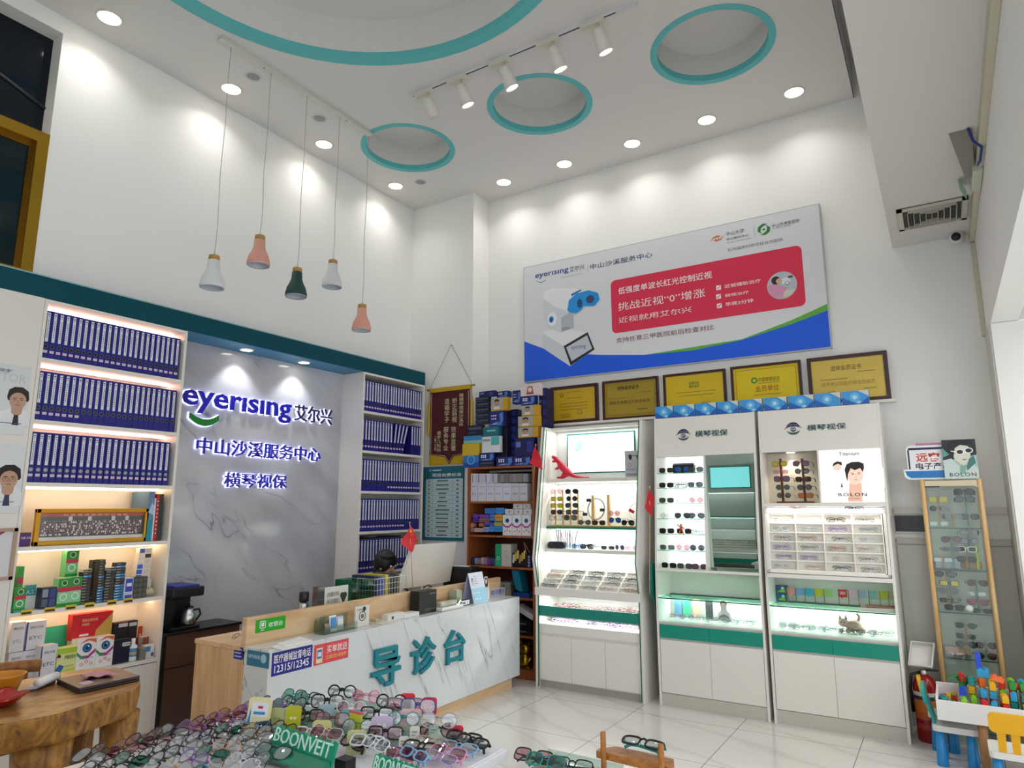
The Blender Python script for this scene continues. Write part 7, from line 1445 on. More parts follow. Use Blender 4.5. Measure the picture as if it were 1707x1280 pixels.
a, b_ = lpf(655, 770), lpf(735, 758); text('EYEWEAR', UPP, a[0], b_[0], a[1], b_[1], mat('#9a8a84', .5), t, n=.003)
a, b_ = lpf(594, 480), lpf(728, 450); text('Titanium', UPP, a[0], b_[0], a[1], b_[1], mat('#6d7076', .5), t, n=.004, bold=.012)
# frame tray with compartments
fx0, fx1, fz0, fz1 = X0+.02, X1-.02, 1.09, 1.585
mb = MB().slab(UPP, fx0, fx1, z2v(fz0), z2v(fz1), -.05, -.03, mat('#ece9df', .4)); va, vb_ = z2v(fz0), z2v(fz1)
for q_ in ((fx0, fx0+.02, va, vb_), (fx1-.02, fx1, va, vb_), (fx0, fx1, va, va+.02), (fx0, fx1, vb_-.045, vb_-.035)): mb.slab(UPP, *q_, -.03, .012, WH)
tx0, tx1, tv0, tv1 = fx0+.025, fx1-.03, va+.025, vb_-.05
for k in range(5): u = tx0+(tx1-tx0)*k/4; mb.slab(UPP, u-.004, u+.004, tv0, tv1, -.03, .008, WH)
for k in range(7): v = tv0+(tv1-tv0)*k/6; mb.slab(UPP, tx0, tx1, v-.005, v+.005, -.03, .004, WH)
mb.build('frame_tray', t)
MB().slab(UPP, fx0+.05, fx1-.05, vb_-.034, vb_-.028, -.028, -.01, LEDW).build('light_strip', t)
pq = UPP.P((fx0+fx1)/2, vb_-.02, .03); lamp('tray_glow', 'AREA', pq, 1.8, (0, .25, -1), (1, .99, .93), fx1-fx0-.1, .02)
random.seed(17)
for r in range(6):
    for c in range(4):
        fc = random.choice(['black', 'grey', 'silver', 'clear', 'lilac', 'rose gold', 'brown', 'black', 'white']); v = UPP.P(tx0+(tx1-tx0)*(c+.5)/4+random.uniform(-.02, .02), tv1-(tv1-tv0)*(r+1)/6+.0075, -.004)
        glasses(random.choice(['brow', 'brow', 'rect']), random.choice(['thin', 'mid', 'mid']), True, fc, 'none', v, (R(-4), 0, random.uniform(-.05, .05)), '%s glasses in the upright frame tray, %s row from top, %s from left' % (fc, nth(r), nth(c)), 'glasses in the upright frame tray')
for k, x in enumerate((320, 697)):
    v = UPP.uv(*c30(x, 852)); glasses('rect', 'mid', True, ('rose gold', 'black')[k], 'clear', UPP.P(v[0], vb_-.035+.004, .004), (R(-4), 0, 0), '%s glasses lying on the top ledge of the frame tray' % ('brownish', 'black')[k], 'glasses in the upright frame tray')
# niche with two racks of sunglasses
t = thing('wooden_rack', 'dark wooden rack with two posts in the niche left of the lit portrait', 'glasses rack', (-1.02, 5.78, 1.619)); DW_ = mat('#6a3420', .4)
NP = back_plane(5.80); q = lambda x, y: NP.uv(*c30(x, y))
MB().box(q(185, 785)[0], q(430, 785)[0], 5.76, 5.83, 1.6195, 1.632, DW_).build('base_board', t)
for x in (215, 362): u = q(x, 700)[0]; MB().box(u-.009, u+.009, 5.805, 5.823, 1.632, q(x-5, 497)[1], DW_).build('post', t)
sunrow = [[('square', 'mid', 'tortoise', 'yellow', 'olive yellow'), ('aviator', 'mid', 'black', 'mauve', 'dark violet')], [('rect', 'thin', 'rose gold', 'pinkl', 'thin pink'), ('round', 'mid', 'brown', 'smoke', 'smoky round')], [('big', 'mid', 'brown', 'mauve', 'plum square'), ('square', 'bold', 'brown', 'brown', 'dark brown')], [('round', 'mid', 'green', 'greyl', 'grey-green round'), ('round', 'mid', 'black', 'greyl', 'grey round')], [('round', 'thin', 'brown', 'smoke', 'thin brown round'), ('square', 'mid', 'tortoise', 'amber', 'amber')]]
for r, row in enumerate(sunrow):
    for c, (sh_, th, fc, ln, nm) in enumerate(row):
        p = q((203+8*r*.9, 345+9*r*.9)[c], (535, 585, 638, 692, 745)[r]); glasses(sh_, th, False, fc, ln, (p[0], 5.768-.006*c, max(1.634, p[1]-.02)), (0, 0, -.12), '%s sunglasses in the niche, %s row, on the %s post' % (nm, nth(r), ('left', 'right')[c]), 'sunglasses in the niche', sun=True, scale=.92)
# lower niche of cabinet 3: cartons and coloured bubble cards
def c31(x, y): return 1260+x*.2422, 930+y*.2422
zs = .846; LB_ = back_plane(5.90)
for k, (y0_, y1_) in enumerate(((300, 246), (244, 192))):
    a, b_ = LB_.uv(*c31(135, y0_)), LB_.uv(*c31(208, y1_)); a = (max(a[0], X0+.023), 0); MB().slab(LB_, a[0], b_[0], zs+.001+.062*k, zs+.061+.062*k, -.05, 0, mat('#2a5a7c', .4)).prism(LB_, [(a[0]+.005, zs+.012+.062*k), (b_[0]-.005, zs+.008+.062*k), (b_[0]-.01, zs+.035+.062*k), (a[0]+.03, zs+.028+.062*k)], 0, .001, mat('#7fb84a', .4)).disc(LB_, a[0]+.05, zs+.042+.062*k, .012, 0, .001, mat('#a8d4ec', .4), 14).build('carton', None, 'blue and green landscape carton, %s of two in the open niche under the frame tray' % ('lower', 'upper')[k], 'box')
bub = [(245, '#e0a090', 'salmon', .9), (305, '#7fb4e0', 'light blue', .9), (368, '#3fb4d4', 'cyan', .9), (435, '#c8cc2a', 'yellow', .9), (498, '#9ccc7a', 'pale green', .9), (598, '#d82438', 'bright red', 1), (665, '#e0bccc', 'pale pink', .5), (735, '#a8c0dc', 'pale blue', .5), (805, '#8cc8c4', 'pale teal', .5), (880, '#d4d430', 'lemon', .6), (940, '#c8cc9a', 'pale olive', .5)]
for x, c, nm, _ in bub:
    a, b_ = LB_.uv(*c31(x-27, 240)), LB_.uv(*c31(x+27, 240)); vt_ = LB_.uv(*c31(x, 205+.06*(x-245)*.6))[1]; vm = vt_-.055; b_ = (min(b_[0], X1-.024), 0)
    t = thing('bubble_card', '%s speech-bubble card standing on the glass case under the frame tray' % nm, 'card', ((a[0]+b_[0])/2, 5.90, zs+.001))
    MB().slab(LB_, a[0]-.003, a[0], zs+.001, vt_, -.006, .02, mat('#8a7a6c', .4)).build('upright', t)
    MB().prism(LB_, [(a[0], vm), (a[0]+.012, vm), (a[0]+.012, vm-.012), (a[0]+.03, vm), (b_[0], vm), (b_[0], vt_), (a[0], vt_)], -.003, 0, mat(c, .35)).build('bubble', t)
    text('UOO', LB_, a[0]+.008, b_[0]-.008, vm+.018, vt_-.014, mat('#f4e8e4' if nm == 'bright red' else c, .4), t, n=.0008, bold=.03)
MB().hexa([(-.60, 5.68, zs), (-.375, 5.68, zs), (-.375, 5.82, zs), (-.60, 5.82, zs), (-.60, 5.68, zs+.022), (-.375, 5.68, zs+.03), (-.375, 5.82, zs+.03), (-.60, 5.82, zs+.022)], mat('#d3cfc4', .6)).box(-.56, -.38, 5.70, 5.80, zs+.031, zs+.036, mat('#b08878', .6)).build('folded_cloth', None, 'folded pale cloth and paper at the right end of the glass case', 'cloth')
case_fill(X0+.07, X1-.07, 14, 'glass case under the frame tray', 'glasses in the right glass case', ['black', 'pink', 'lilac', 'rose gold', 'blue', 'clear', 'grey'])
p = back_plane(5.86).w(*c31(640, 455)); t = thing('plush_toy', 'pinkish brown lying cat figurine in the right glass case', 'figurine', (p.x, 5.86, .659)); PKB = mat('#c99a8c', .6)
MB().ball((p.x+.03, 5.87, .71), .05, PKB, 20, 14, (1.15, .75, .95)).ball((p.x+.075, 5.87, .69), .03, PKB, 14, 10).build('body', t)
MB().ball((p.x-.035, 5.85, .732), .035, PKB, 18, 12, (1.05, .9, .95)).lathe((p.x-.055, 5.85, .755), [(.014, 0), (0, .034)], PKB, 10).lathe((p.x-.015, 5.85, .757), [(.014, 0), (0, .034)], PKB, 10).build('head', t)
MB().ball((p.x-.047, 5.82, .736), .006, BLACK, 8, 6).ball((p.x-.025, 5.82, .736), .006, BLACK, 8, 6).ball((p.x-.036, 5.818, .724), .004, mat('#7a4a44', .5), 8, 6).build('face', t)
MB().tube([(p.x+.06, 5.88, .74), (p.x+.075, 5.88, .78), (p.x+.055, 5.88, .80)], .012, PKB, 8).build('tail', t); MB().ball((p.x-.05, 5.83, .675), .016, PKB, 12, 8).ball((p.x-.005, 5.83, .675), .016, PKB, 12, 8).build('paw', t)
# blue drop cartons along the cabinet tops
for k in range(8):
    xs = [(1092, 1122), (1123, 1158), (1159, 1194), (1195, 1231), (1233, 1271), (1273, 1312), (1314, 1357), (1403, 1449)][k]
    yb = 694-(xs[0]-1092)*.085
    TP_ = back_plane(5.80)
    u0, u1 = TP_.uv(xs[0], 690-(xs[0]-1092)*.087)[0], TP_.uv(xs[1], 690-(xs[0]-1092)*.087)[0]; w_ = u1-u0; z0 = 2.3685; h_ = .105
    mb = MB().slab(TP_, u0+.001, u1-.001, z0, z0+h_, -.04, 0, mat('#3f9ae0', .35))
    mb.prism(TP_, [(u0+.002, z0), (u0+w_*.55, z0), (u0+w_*.02, z0+h_*.55)], 0, .0008, mat('#1d62b8', .35)).prism(TP_, [(u0+w_*.98, z0), (u0+w_*.98, z0+h_*.5), (u0+w_*.62, z0)], 0, .0008, mat('#1d62b8', .35)).prism(TP_, [(u0+w_*.6, z0+h_), (u0+w_*.99, z0+h_), (u0+w_*.99, z0+h_*.55)], 0, .0008, mat('#cfd4cc', .35))
    mb.disc(TP_, u0+w_*.48, z0+h_*.52, .036, 0, .0012, mat('#5fb8ec', .35), 22).disc(TP_, u0+w_*.48, z0+h_*.52, .016, .0012, .002, mat('#bfe0f4', .35), 16).prism(TP_, [(u0+w_*.5, z0+h_*.12), (u0+w_*.62, z0+h_*.02), (u0+w_*.74, z0+h_*.14), (u0+w_*.62, z0+h_*.26)], 0, .0016, mat('#a8d4f0', .35))
    mb.build('carton', None, 'blue carton with pale eye disc, %s from the left on the cabinet tops' % nth(k), 'box', 'blue cartons on the cabinet tops')
# one more between
TP_ = back_plane(5.80); u0, u1 = TP_.uv(1358, 667)[0], TP_.uv(1401, 664)[0]; w_ = u1-u0; z0 = 2.3685; h_ = .105
mb = MB().slab(TP_, u0+.001, u1-.001, z0, z0+h_, -.04, 0, mat('#3f9ae0', .35)).prism(TP_, [(u0+.002, z0), (u0+w_*.55, z0), (u0+w_*.02, z0+h_*.55)], 0, .0008, mat('#1d62b8', .35)).disc(TP_, u0+w_*.48, z0+h_*.52, .036, 0, .0012, mat('#5fb8ec', .35), 22).disc(TP_, u0+w_*.48, z0+h_*.52, .016, .0012, .002, mat('#bfe0f4', .35), 16)
mb.prism(TP_, [(u0+w_*.6, z0+h_), (u0+w_*.99, z0+h_), (u0+w_*.99, z0+h_*.55)], 0, .0008, mat('#cfd4cc', .35)).build('carton', None, 'blue carton with pale eye disc, second from the right on the cabinet tops', 'box', 'blue cartons on the cabinet tops')
# the cabinet on the opposite wall that the mirror shows
dup(cab1, (-3.26, -.95, 0), (0, 0, math.pi), 'white display cabinet on the opposite wall, seen in the mirror')
t = thing('screen', 'lit screen of the opposite cabinet, seen in the mirror', 'screen', (-3.26, -1.08, 1.92)); SC2 = Plane((0, -1.082, 0), (-1, 0, 0), (0, 0, 1))
MB().slab(SC2, 2.90, 3.62, 1.912, 2.30, -.019, 0, mat('#0c6b62', .2)).build('bezel', t); MB().slab(SC2, 2.91, 3.61, 1.924, 2.288, 0, .0012, mat('#8fe0e8', .3, 0, 1.0)).build('display', t)
# ================================================================== right-hand corner
def c4(x, y): return 1480+x*.3202, 720+y*.3202
RK = back_plane(5.80); RX0, RX1, RY1 = -.142, .232, 6.02
t = thing('glasses_showcase', 'tall glass showcase with pale round wooden posts right of the white cabinets', 'showcase', (.045, 5.91, 0))
for x in (RX0+.014, RX1-.014):
    for y in (5.80, RY1-.014): MB().lathe((x, y, 0), [(0, 0), (.015, 0), (.015, 1.775), (.011, 1.782), (0, 1.782)], PINE, 14).build('post', t)
MB().box(RX0+.03, RX1-.03, 5.793, 5.807, 1.735, 1.772, mat('#d9c9a8', .5)).box(RX0+.03, RX1-.03, RY1-.02, RY1-.006, 1.735, 1.772, mat('#d9c9a8', .5)).build('top_rail', t)
RZ = [1.442, 1.152, .865, .562, .10]
for z in RZ: MB().box(RX0+.012, RX1-.012, 5.804, RY1-.016, z-.006, z, GLASS).box(RX0+.03, RX1-.03, 5.802, 5.804, z-.007, z, mat('#16302a', .2)).build('glass_shelf', t)
MB().box(RX0+.03, RX1-.03, 5.797, 5.800, .10, 1.735, glassy('door_glass', '#fbfffd', .03)).build('glass_door', t); MB().box(RX0+.03, RX1-.03, RY1-.005, RY1-.001, .10, 1.735, mat('#b4bab2', .3)).build('back_panel', t)
MB().box(RX0+.03, RX0+.12, 5.794, 5.797, 1.725, 1.735, BLACK).build('lock_strip', t); MB().box(.19, .215, 5.79, 5.796, 1.725, 1.735, mat('#c9c9c4', .4)).build('lock', t)
RG = back_plane(5.87)
BAYS = [(395, 315, 'big', 'bold', 'black', 'dark', 'large thick black'), (400, 352, 'aviator', 'mid', 'black', 'greyl', 'black grey-lensed'), (262, 350, 'square', 'thin', 'gold', 'yellow', 'gold yellow-lensed'), (262, 398, 'round', 'thin', 'brown', 'smoke', 'brown smoky'), (335, 440, 'aviator', 'thin', 'grey', 'smoke', 'grey smoky'), (425, 440, 'square', 'mid', 'black', 'greyl', 'black'), (250, 472, 'rect', 'thin', 'silver', 'clear', 'thin silver'),
        (425, 522, 'square', 'mid', 'grey', 'smoke', 'grey'), (330, 560, 'aviator', 'mid', 'brown', 'mauve', 'brown mauve'), (425, 568, 'round', 'mid', 'blue', 'smoke', 'blue-rimmed'), (330, 606, 'rect', 'mid', 'grey', 'greyl', 'slim grey'), (410, 610, 'square', 'bold', 'white', 'dark', 'bold white'), (410, 660, 'square', 'mid', 'black', 'dark', 'plain black'), (275, 660, 'rect', 'thin', 'lilac', 'clear', 'thin lilac'),
        (298, 740, 'aviator', 'mid', 'black', 'greyl', 'black aviator'), (320, 786, 'square', 'mid', 'black', 'yellow', 'black yellow-lensed'), (465, 786, 'aviator', 'mid', 'brown', 'brown', 'red-brown'), (315, 828, 'big', 'mid', 'grey', 'greyl', 'large grey'), (460, 838, 'rect', 'mid', 'silver', 'clear', 'silver clear'), (318, 872, 'rect', 'mid', 'black', 'smoke', 'slim black smoky'), (470, 886, 'aviator', 'mid', 'red', 'mauve', 'dark red'), (345, 910, 'square', 'bold', 'black', 'dark', 'bold black'), (500, 927, 'rect', 'mid', 'black', 'dark', 'slim dark'),
        (405, 1008, 'aviator', 'mid', 'grey', 'greenl', 'green-lensed'), (405, 1060, 'square', 'mid', 'grey', 'greenl', 'square green-lensed'), (410, 1106, 'aviator', 'mid', 'brown', 'greenl', 'brown green-lensed'), (535, 1112, 'aviator', 'mid', 'tortoise', 'dark', 'tortoise dark'), (510, 1164, 'aviator', 'mid', 'black', 'dark', 'black dark-lensed'), (350, 1150, 'rect', 'thin', 'silver', 'clear', 'thin silver')]
stand_cols = {}
for i, (x, y, sh_, th, fc, ln, nm) in enumerate(BAYS):
    p = RG.uv(*c4(x, y)); b = 0 if y < 500 else 1 if y < 720 else 2 if y < 942 else 3; zs = RZ[b]+.001
    z = max(zs, p[1]-.022); u = max(RX0+.09, min(RX1-.09, p[0])); yy = 5.845+.012*(i % 2) if z > zs+.01 else 5.83
    glasses(sh_, th, False, fc, ln, (u, yy, z), (0, 0, random.uniform(-.12, .12)), '%s sunglasses on the %s level of the glass showcase, %s' % (nm, nth(b), 'left side' if u < .045 else 'right side'), 'sunglasses in the glass showcase', sun=True, scale=.9)
    if z > zs+.01: stand_cols.setdefault((b, round(u/.06)), []).append((u, yy+.02, z))
for (b, k), L in stand_cols.items():
    u = sum(l[0] for l in L)/len(L); z1 = max(l[2] for l in L)+.045; zs = RZ[b]
    mb = MB().box(u-.02, u+.02, 5.90, 5.93, zs+.001, zs+.006, GLASS).box(u-.006, u+.006, 5.912, 5.918, zs+.006, z1, mat('#a8845a' if k % 2 else '#5f8f86', .3))
    mb.build('glasses_stand', None, 'slim upright glasses stand, %s level of the glass showcase, %s of its stands' % (nth(b), nth([q_ for q_ in sorted(stand_cols) if q_[0] == b].index((b, k)))), 'glasses stand', 'slim stands in the showcase')
p = RG.uv(*c4(430, 620)); MB().box(p[0]+.03, p[0]+.045, 5.94, 5.955, RZ[1]+.001, p[1]+.10, mat('#a8d02a', .5)).build('strap', None, 'bright lime strap standing behind the white sunglasses', 'strap')
p = RG.uv(*c4(425, 930)); MB().ball((p[0], 5.835, RZ[2]+.028), .025, mat('#e4e4e2', .7), 14, 10).build('foam_head', None, 'small white foam lump before the bold black sunglasses', 'foam')
MB().box(-.10, -.02, 5.93, 5.98, RZ[3]+.001, RZ[3]+.05, mat('#c9a4a0', .5)).box(-.02, .05, 5.93, 5.98, RZ[3]+.001, RZ[3]+.04, mat('#a8825a', .5)).build('pouch', None, 'pinkish and tan soft pouch on the fourth showcase level', 'pouch')
MB().box(-.10, .05, 5.95, 6.0, RZ[1]+.001, RZ[1]+.07, mat('#b9bac8', .4)).build('carton', None, 'pale carton at the back left of the second showcase level', 'box')
MB().box(.06, .18, 5.95, 6.0, RZ[1]+.001, RZ[1]+.045, mat('#b9784a', .4)).build('carton', None, 'orange-brown carton at the back right of the second showcase level', 'box')
# signs on top of the showcase
zt = 1.784
TPp = back_plane(5.81); a, b_ = TPp.uv(*c4(303, 240)), TPp.uv(*c4(455, 35)); c_ = TPp.uv(*c4(480, 240)); u0, u1, v1 = TPp.uv(*c4(285, 120))[0], TPp.uv(*c4(463, 120))[0], b_[1]
t = thing('photo_card', 'standing greenish photo card of a man in white sunglasses on the glass showcase', 'photo card', ((u0+u1)/2, 5.81, zt))
MB().slab(TPp, u0, u1, zt, v1, -.008, 0, mat('#a9c4c0', .4)).build('card', t); w_, h_ = u1-u0, v1-zt
P = lambda *p: [(u0+w_*x, zt+h_*y) for x, y in p]
mb = MB().prism(TPp, P((0, .45), (1, .6), (1, 1), (0, 1)), 0, .0006, mat('#1d2b2c', .4)).prism(TPp, P((.0, .55), (.0, .8), (.2, .62)), .0006, .001, mat('#5f9c98', .4)).prism(TPp, P((0, 0), (0, .48), (.25, .52), (.42, .34), (.62, .3), (.75, .48), (1, .25), (1, 0)), .0006, .0012, mat('#c9d8d4', .4)).prism(TPp, P((.68, .2), (.95, .4), (.9, .58), (.75, .48), (.66, .3)), .0012, .0016, mat('#3f7a76', .4)).prism(TPp, P((.45, .12), (.62, .12), (.66, .34), (.48, .34)), .0012, .0016, mat('#7fae9c', .4))
mb.prism(TPp, P((.32, .55), (.38, .78), (.55, .86), (.78, .82), (.82, .6), (.72, .42), (.6, .33), (.48, .38), (.36, .48)), .0016, .002, mat('#d9dccb', .5)).prism(TPp, P((.12, .72), (.2, .95), (.5, 1), (.85, .98), (.92, .84), (.8, .86), (.6, .88), (.42, .84), (.34, .7), (.3, .62), (.2, .66)), .0016, .0024, mat('#10181a', .4))
for x, y in ((.52, .68), (.78, .71)): mb.disc(TPp, u0+w_*x, zt+h_*y, w_*.13, .002, .0026, mat('#eef2ee', .3), 18, h_*.075).disc(TPp, u0+w_*x, zt+h_*y, w_*.095, .0026, .003, mat('#1a1416', .2), 18, h_*.052)
mb.prism(TPp, P((.25, .72), (.42, .7), (.42, .67), (.25, .70)), .002, .0028, mat('#eef2ee', .3)).prism(TPp, P((.56, .47), (.70, .475), (.66, .50), (.58, .49)), .002, .0026, mat('#8a5a54', .5)); mb.build('printed_photo', t)
text('BOLON', TPp, u0+w_*.15, u0+w_*.92, zt+h_*.06, zt+h_*.15, mat('#1a2224', .5), t, n=.003, spacing=1.2)
SG2 = back_plane(5.835); q = lambda x, y: SG2.uv(*c4(x, y))
u0, u1 = q(95, 150)[0], q(440, 150)[0]; v1 = q(130, 72)[1]; ub = q(82, 215)[0]
t = thing('speech_sign', 'white boat-shaped sign with red and black characters behind the photo card', 'sign', (.0, 5.835, zt)); vl = q(90, 196)[1]; h_ = v1-zt
MB().prism(SG2, [(ub+.03, zt), (u1, zt), (u1, v1), (u0+.025, v1), (u0+.004, v1-.02), (u0+.006, vl), (ub, vl), (ub+.006, zt+.02)], -.006, 0, mat('#eceff2', .4)).build('board', t)
MB().prism(SG2, [(ub+.012, vl-.012), (u1, vl-.012), (u1, zt+.012), (ub+.045, zt+.012), (ub+.022, zt+.03)], 0, .001, mat('#1f7cc4', .4)).build('blue_wave', t)
mb = MB(); NVY = mat('#1c1a40', .4); mb.slab(SG2, u0+.014, u0+.024, vl+.0, v1-.03, 0, .001, NVY).slab(SG2, u0+.02, u1, v1-.032, v1-.016, 0, .001, NVY).build('border_line', t)
a, b_ = q(148, 155), q(268, 108); text('远离', SG2, a[0], b_[0], q(200, 155)[1], q(200, 107)[1], mat('#d8402a', .4), t, n=.0012, bold=.02)
a = q(148, 198); text('电子产品', SG2, a[0], a[0]+(q(298, 190)[0]-a[0])*1.22, q(200, 196)[1]+.002, q(200, 160)[1], mat('#1c1a30', .4), t, n=.0012, bold=.014)
u0, u1 = q(143, 62)[0], q(300, 62)[0]; MB().slab(back_plane(5.86), u0, u1, zt, q(200, 56)[1], -.004, 0, mat('#c990b0', .5)).build('card', None, 'pink card standing behind the boat-shaped sign', 'card')
# wall trim and dark slot behind the showcase
struct(MB().box(-.345, .376, YB-.03, YB-.001, 1.535, 1.58, mat('#cfccc4', .4)).box(-.345, .376, YB-.025, YB-.001, 1.31, 1.35, mat('#c0bdb5', .4)).box(-.345, -.06, YB-.012, YB-.001, 1.40, 1.52, mat('#1d1b20', .3)).box(-.345, -.06, YB-.016, YB-.001, 1.385, 1.40, mat('#c9c6be', .4)), 'trim_10')
struct(MB().box(-.345, .376, YB-.02, YB-.001, 0, 1.30, mat('#c9c7bf', .5)), 'trim_11')
# fire extinguisher and baskets
ex, ey = -.243, 5.80
t = thing('fire_extinguisher', 'red fire extinguisher with banded label on the floor beside the white cabinet', 'fire extinguisher', (ex, ey, 0)); REX = mat('#8e0f14', .25)
MB().lathe((ex, ey, 0), [(0, 0), (.07, 0), (.075, .01), (.075, .36), (.06, .41), (.03, .43), (.025, .435), (0, .436)], REX, 26).build('cylinder', t)
for z0, z1, c in ((.30, .325, '#d8d4cc'), (.275, .30, '#202a5c'), (.20, .275, '#c9702a'), (.15, .20, '#b85a20'), (.085, .12, '#a83020')): MB().lathe((ex, ey, 0), [(.0755, z0), (.0755, z1)], mat(c, .4), 26).build('label_band', t)
MB().lathe((ex, ey, .435), [(.022, 0), (.022, .025), (.012, .03), (0, .03)], mat('#b9b9b9', .3, .8), 16).build('valve', t); MB().hexa([(ex-.02, ey-.012, .455), (ex+.09, ey-.012, .462), (ex+.09, ey+.012, .462), (ex-.02, ey+.012, .455), (ex-.02, ey-.012, .463), (ex+.09, ey-.012, .472), (ex+.09, ey+.012, .472), (ex-.02, ey+.012, .463)], BLACK).build('lever', t)
MB().tube([(ex-.02, ey, .445), (ex-.075, ey-.03, .43), (ex-.088, ey-.02, .34), (ex-.085, ey-.01, .18)], .011, BLACK, 8).build('hose', t)
t = thing('plastic_basket', 'white plastic tray tilted against the wall on top of the fire extinguisher', 'basket', (-.26, 5.84, .476)); WPL = mat('#dddcd6', .4)
def tray_shell(o, U, V, N, w, h, d, th, m_):
    pl = Plane(o, U, V); mb = MB(); mb.slab(pl, 0, w, 0, h, -d, -d+th, m_)
    for a in ((0, w, 0, th), (0, w, h-th, h), (0, th, th, h-th), (w-th, w, th, h-th)): mb.slab(pl, *a, -d+th, 0, m_)
    mb.slab(pl, -.006, w+.006, -.006, th, -.004, 0, m_).slab(pl, -.006, w+.006, h-th, h+.006, -.004, 0, m_).slab(pl, -.006, th, 0, h, -.004, 0, m_).slab(pl, w-th, w+.006, 0, h, -.004, 0, m_); return mb
tray_shell((-.325, 5.76, .500), (1, .12, -.03), (.03, .10, .16), None, .135, .165, .05, .004, WPL).build('tray', t)
tray_shell((-.327, 5.775, .490), (1, .12, -.03), (.03, .10, .16), None, .139, .168, .052, .004, mat('#cfcec6', .4)).build('nested_tray', t)
# toy table with bricks
TX0, TX1, TY0, TY1, TZ0, TZ1 = -.168, .62, 5.20, 5.58, .295, .412; TW = mat('#e6e6e6', .4)
t = thing('toy_table', 'white low toy table with raised rim heaped with bricks', 'table', (.2, 5.4, 0))
MB().box(TX0, TX1, TY0, TY0+.014, TZ0, TZ1, TW).build('front_panel', t, bevel=.003); MB().box(TX0, TX1, TY1-.014, TY1, TZ0, TZ1+.03, TW).build('rear_panel', t, bevel=.003)
MB().box(TX0, TX0+.014, TY0+.0145, TY1-.0145, TZ0, TZ1+.01, TW).build('end_panel', t); MB().box(TX1-.014, TX1, TY0+.0145, TY1-.0145, TZ0, TZ1, TW).build('end_panel', t)
MB().box(TX0+.0145, TX1-.0145, TY0+.0145, TY1-.0145, TZ0+.03, TZ0+.042, TW).build('bottom', t)
for x, y in ((.06, 5.5), (.57, 5.5), (.57, 5.25), (.06, 5.25)): MB().lathe((x, y, 0), [(0, 0), (.022, 0), (.028, TZ0+.03), (0, TZ0+.03)], mat('#a87a50', .5), 14).build('leg', t)
def brick_mesh(nx, ny, h, c):
    mb = MB(); a = .016; m_ = mat(c, .3); mb.box(-nx*a, nx*a, -ny*a, ny*a, 0, h, m_)
    for i in range(nx):
        for j in range(ny): mb.lathe(((2*i+1-nx)*a, (2*j+1-ny)*a, h), [(.0095, 0), (.0095, .007), (0, .007)], m_, 10, smooth=False)
    return mb
random.seed(31); BCOL = {'red': '#d8231f', 'yellow': '#e8b41c', 'blue': '#1d4fd0', 'green': '#2a9a3c', 'lime': '#8fcf2a', 'orange': '#ec6a24', 'sky blue': '#2aa8dc', 'teal': '#1d8f8a', 'white': '#e4e4e0'}
zb = TZ0+.043; made = 0; heights = {}
BM_ = {}
def brick(nx, ny, h, cn, x, y, z, rz, lb, grp='toy bricks on the table'):
    global made
    k = (nx, ny, h, cn); o = brick_mesh(nx, ny, h, BCOL[cn]).build('toy_brick', None, lb, 'toy brick', grp, local=True) if k not in BM_ else None
    if o is None: o = BM_[k].copy(); COL.objects.link(o); o['label'] = lb
    else: BM_[k] = o
    o.location = (x, y, z); o.rotation_euler = (0, 0, rz); return o
layers = ['bottom', 'second', 'third', 'top']
for L in range(4):
    for i in range(14):
        for j in range(4):
            x = TX0+.045+.052*i; y = TY0+.055+.08*j
            if x > TX1-.06: continue
            lim = 1 if x < -.02 else (4 if (j >= 2 and x < .5) else 3 if j == 1 else 2)
            if L >= lim+(random.random() < .25 and L == lim) or (L and random.random() < .22): continue
            if L > heights.get((i, j), 0): continue
            cn = random.choice(list(BCOL)); h = .04
            brick(1, 2, h, cn, x, y, zb+L*.0475, random.uniform(-.16, .16), '%s toy brick, %s layer of the heap, %s from the left, %s row' % (cn, layers[L], nth(i), ('front', 'second', 'third', 'rear')[j]), 'toy bricks on the table'); heights[(i, j)] = L+1
zt_ = zb+3*.0475
for k, (px, py, nx, ny, cn, hh, nm) in enumerate(((1634, 1128, 1, 1, 'blue', .085, 'tall blue toy brick tower sticking up from the heap'), (1642, 1148, 2, 2, 'sky blue', .045, 'sky blue four-stud brick at the heap top under the blue tower'), (1660, 1133, 2, 1, 'orange', .03, 'orange brick tilted at the heap top right of the blue tower'))):
    pl = back_plane(5.42); p = pl.w(px, py); n_ = brick(nx, ny, hh, cn, p.x, 5.46 if k < 2 else 5.36, (zb+.19 if k == 1 else zb+.19+.053 if k == 0 else zb+.19), .0, nm)
    if k == 2: n_.rotation_euler = (0, .35, .3)
t = thing('toy_plant', 'green plastic toy grass sprig standing in the brick heap', 'toy plant', (-.01, 5.50, zb+.10)); random.seed(14)
mb = MB()
for k in range(22):
    a = random.uniform(0, 6.28); l = random.uniform(.06, .12); mb.tube([(-.01, 5.50, zb+.10), (-.01+l*.5*math.cos(a), 5.50+l*.4*math.sin(a), zb+.10+l*.7), (-.01+l*math.cos(a), 5.50+l*.8*math.sin(a), zb+.09+l*.55)], [.003, .004, .001], mat('#1d8a3c', .4), 5)
mb.build('leaves', t)
MB().lathe((.26, 5.45, zb+.14), [(0, 0), (.028, .0), (.03, .015), (.02, .03), (0, .032)], mat('#e8501c', .35), 18).tube([(.26, 5.45, zb+.07), (.26, 5.45, zb+.14)], .006, mat('#1d6a5c', .4), 6).build('toy_flower', None, 'orange round toy flower rising at the right of the brick heap', 'toy flower')
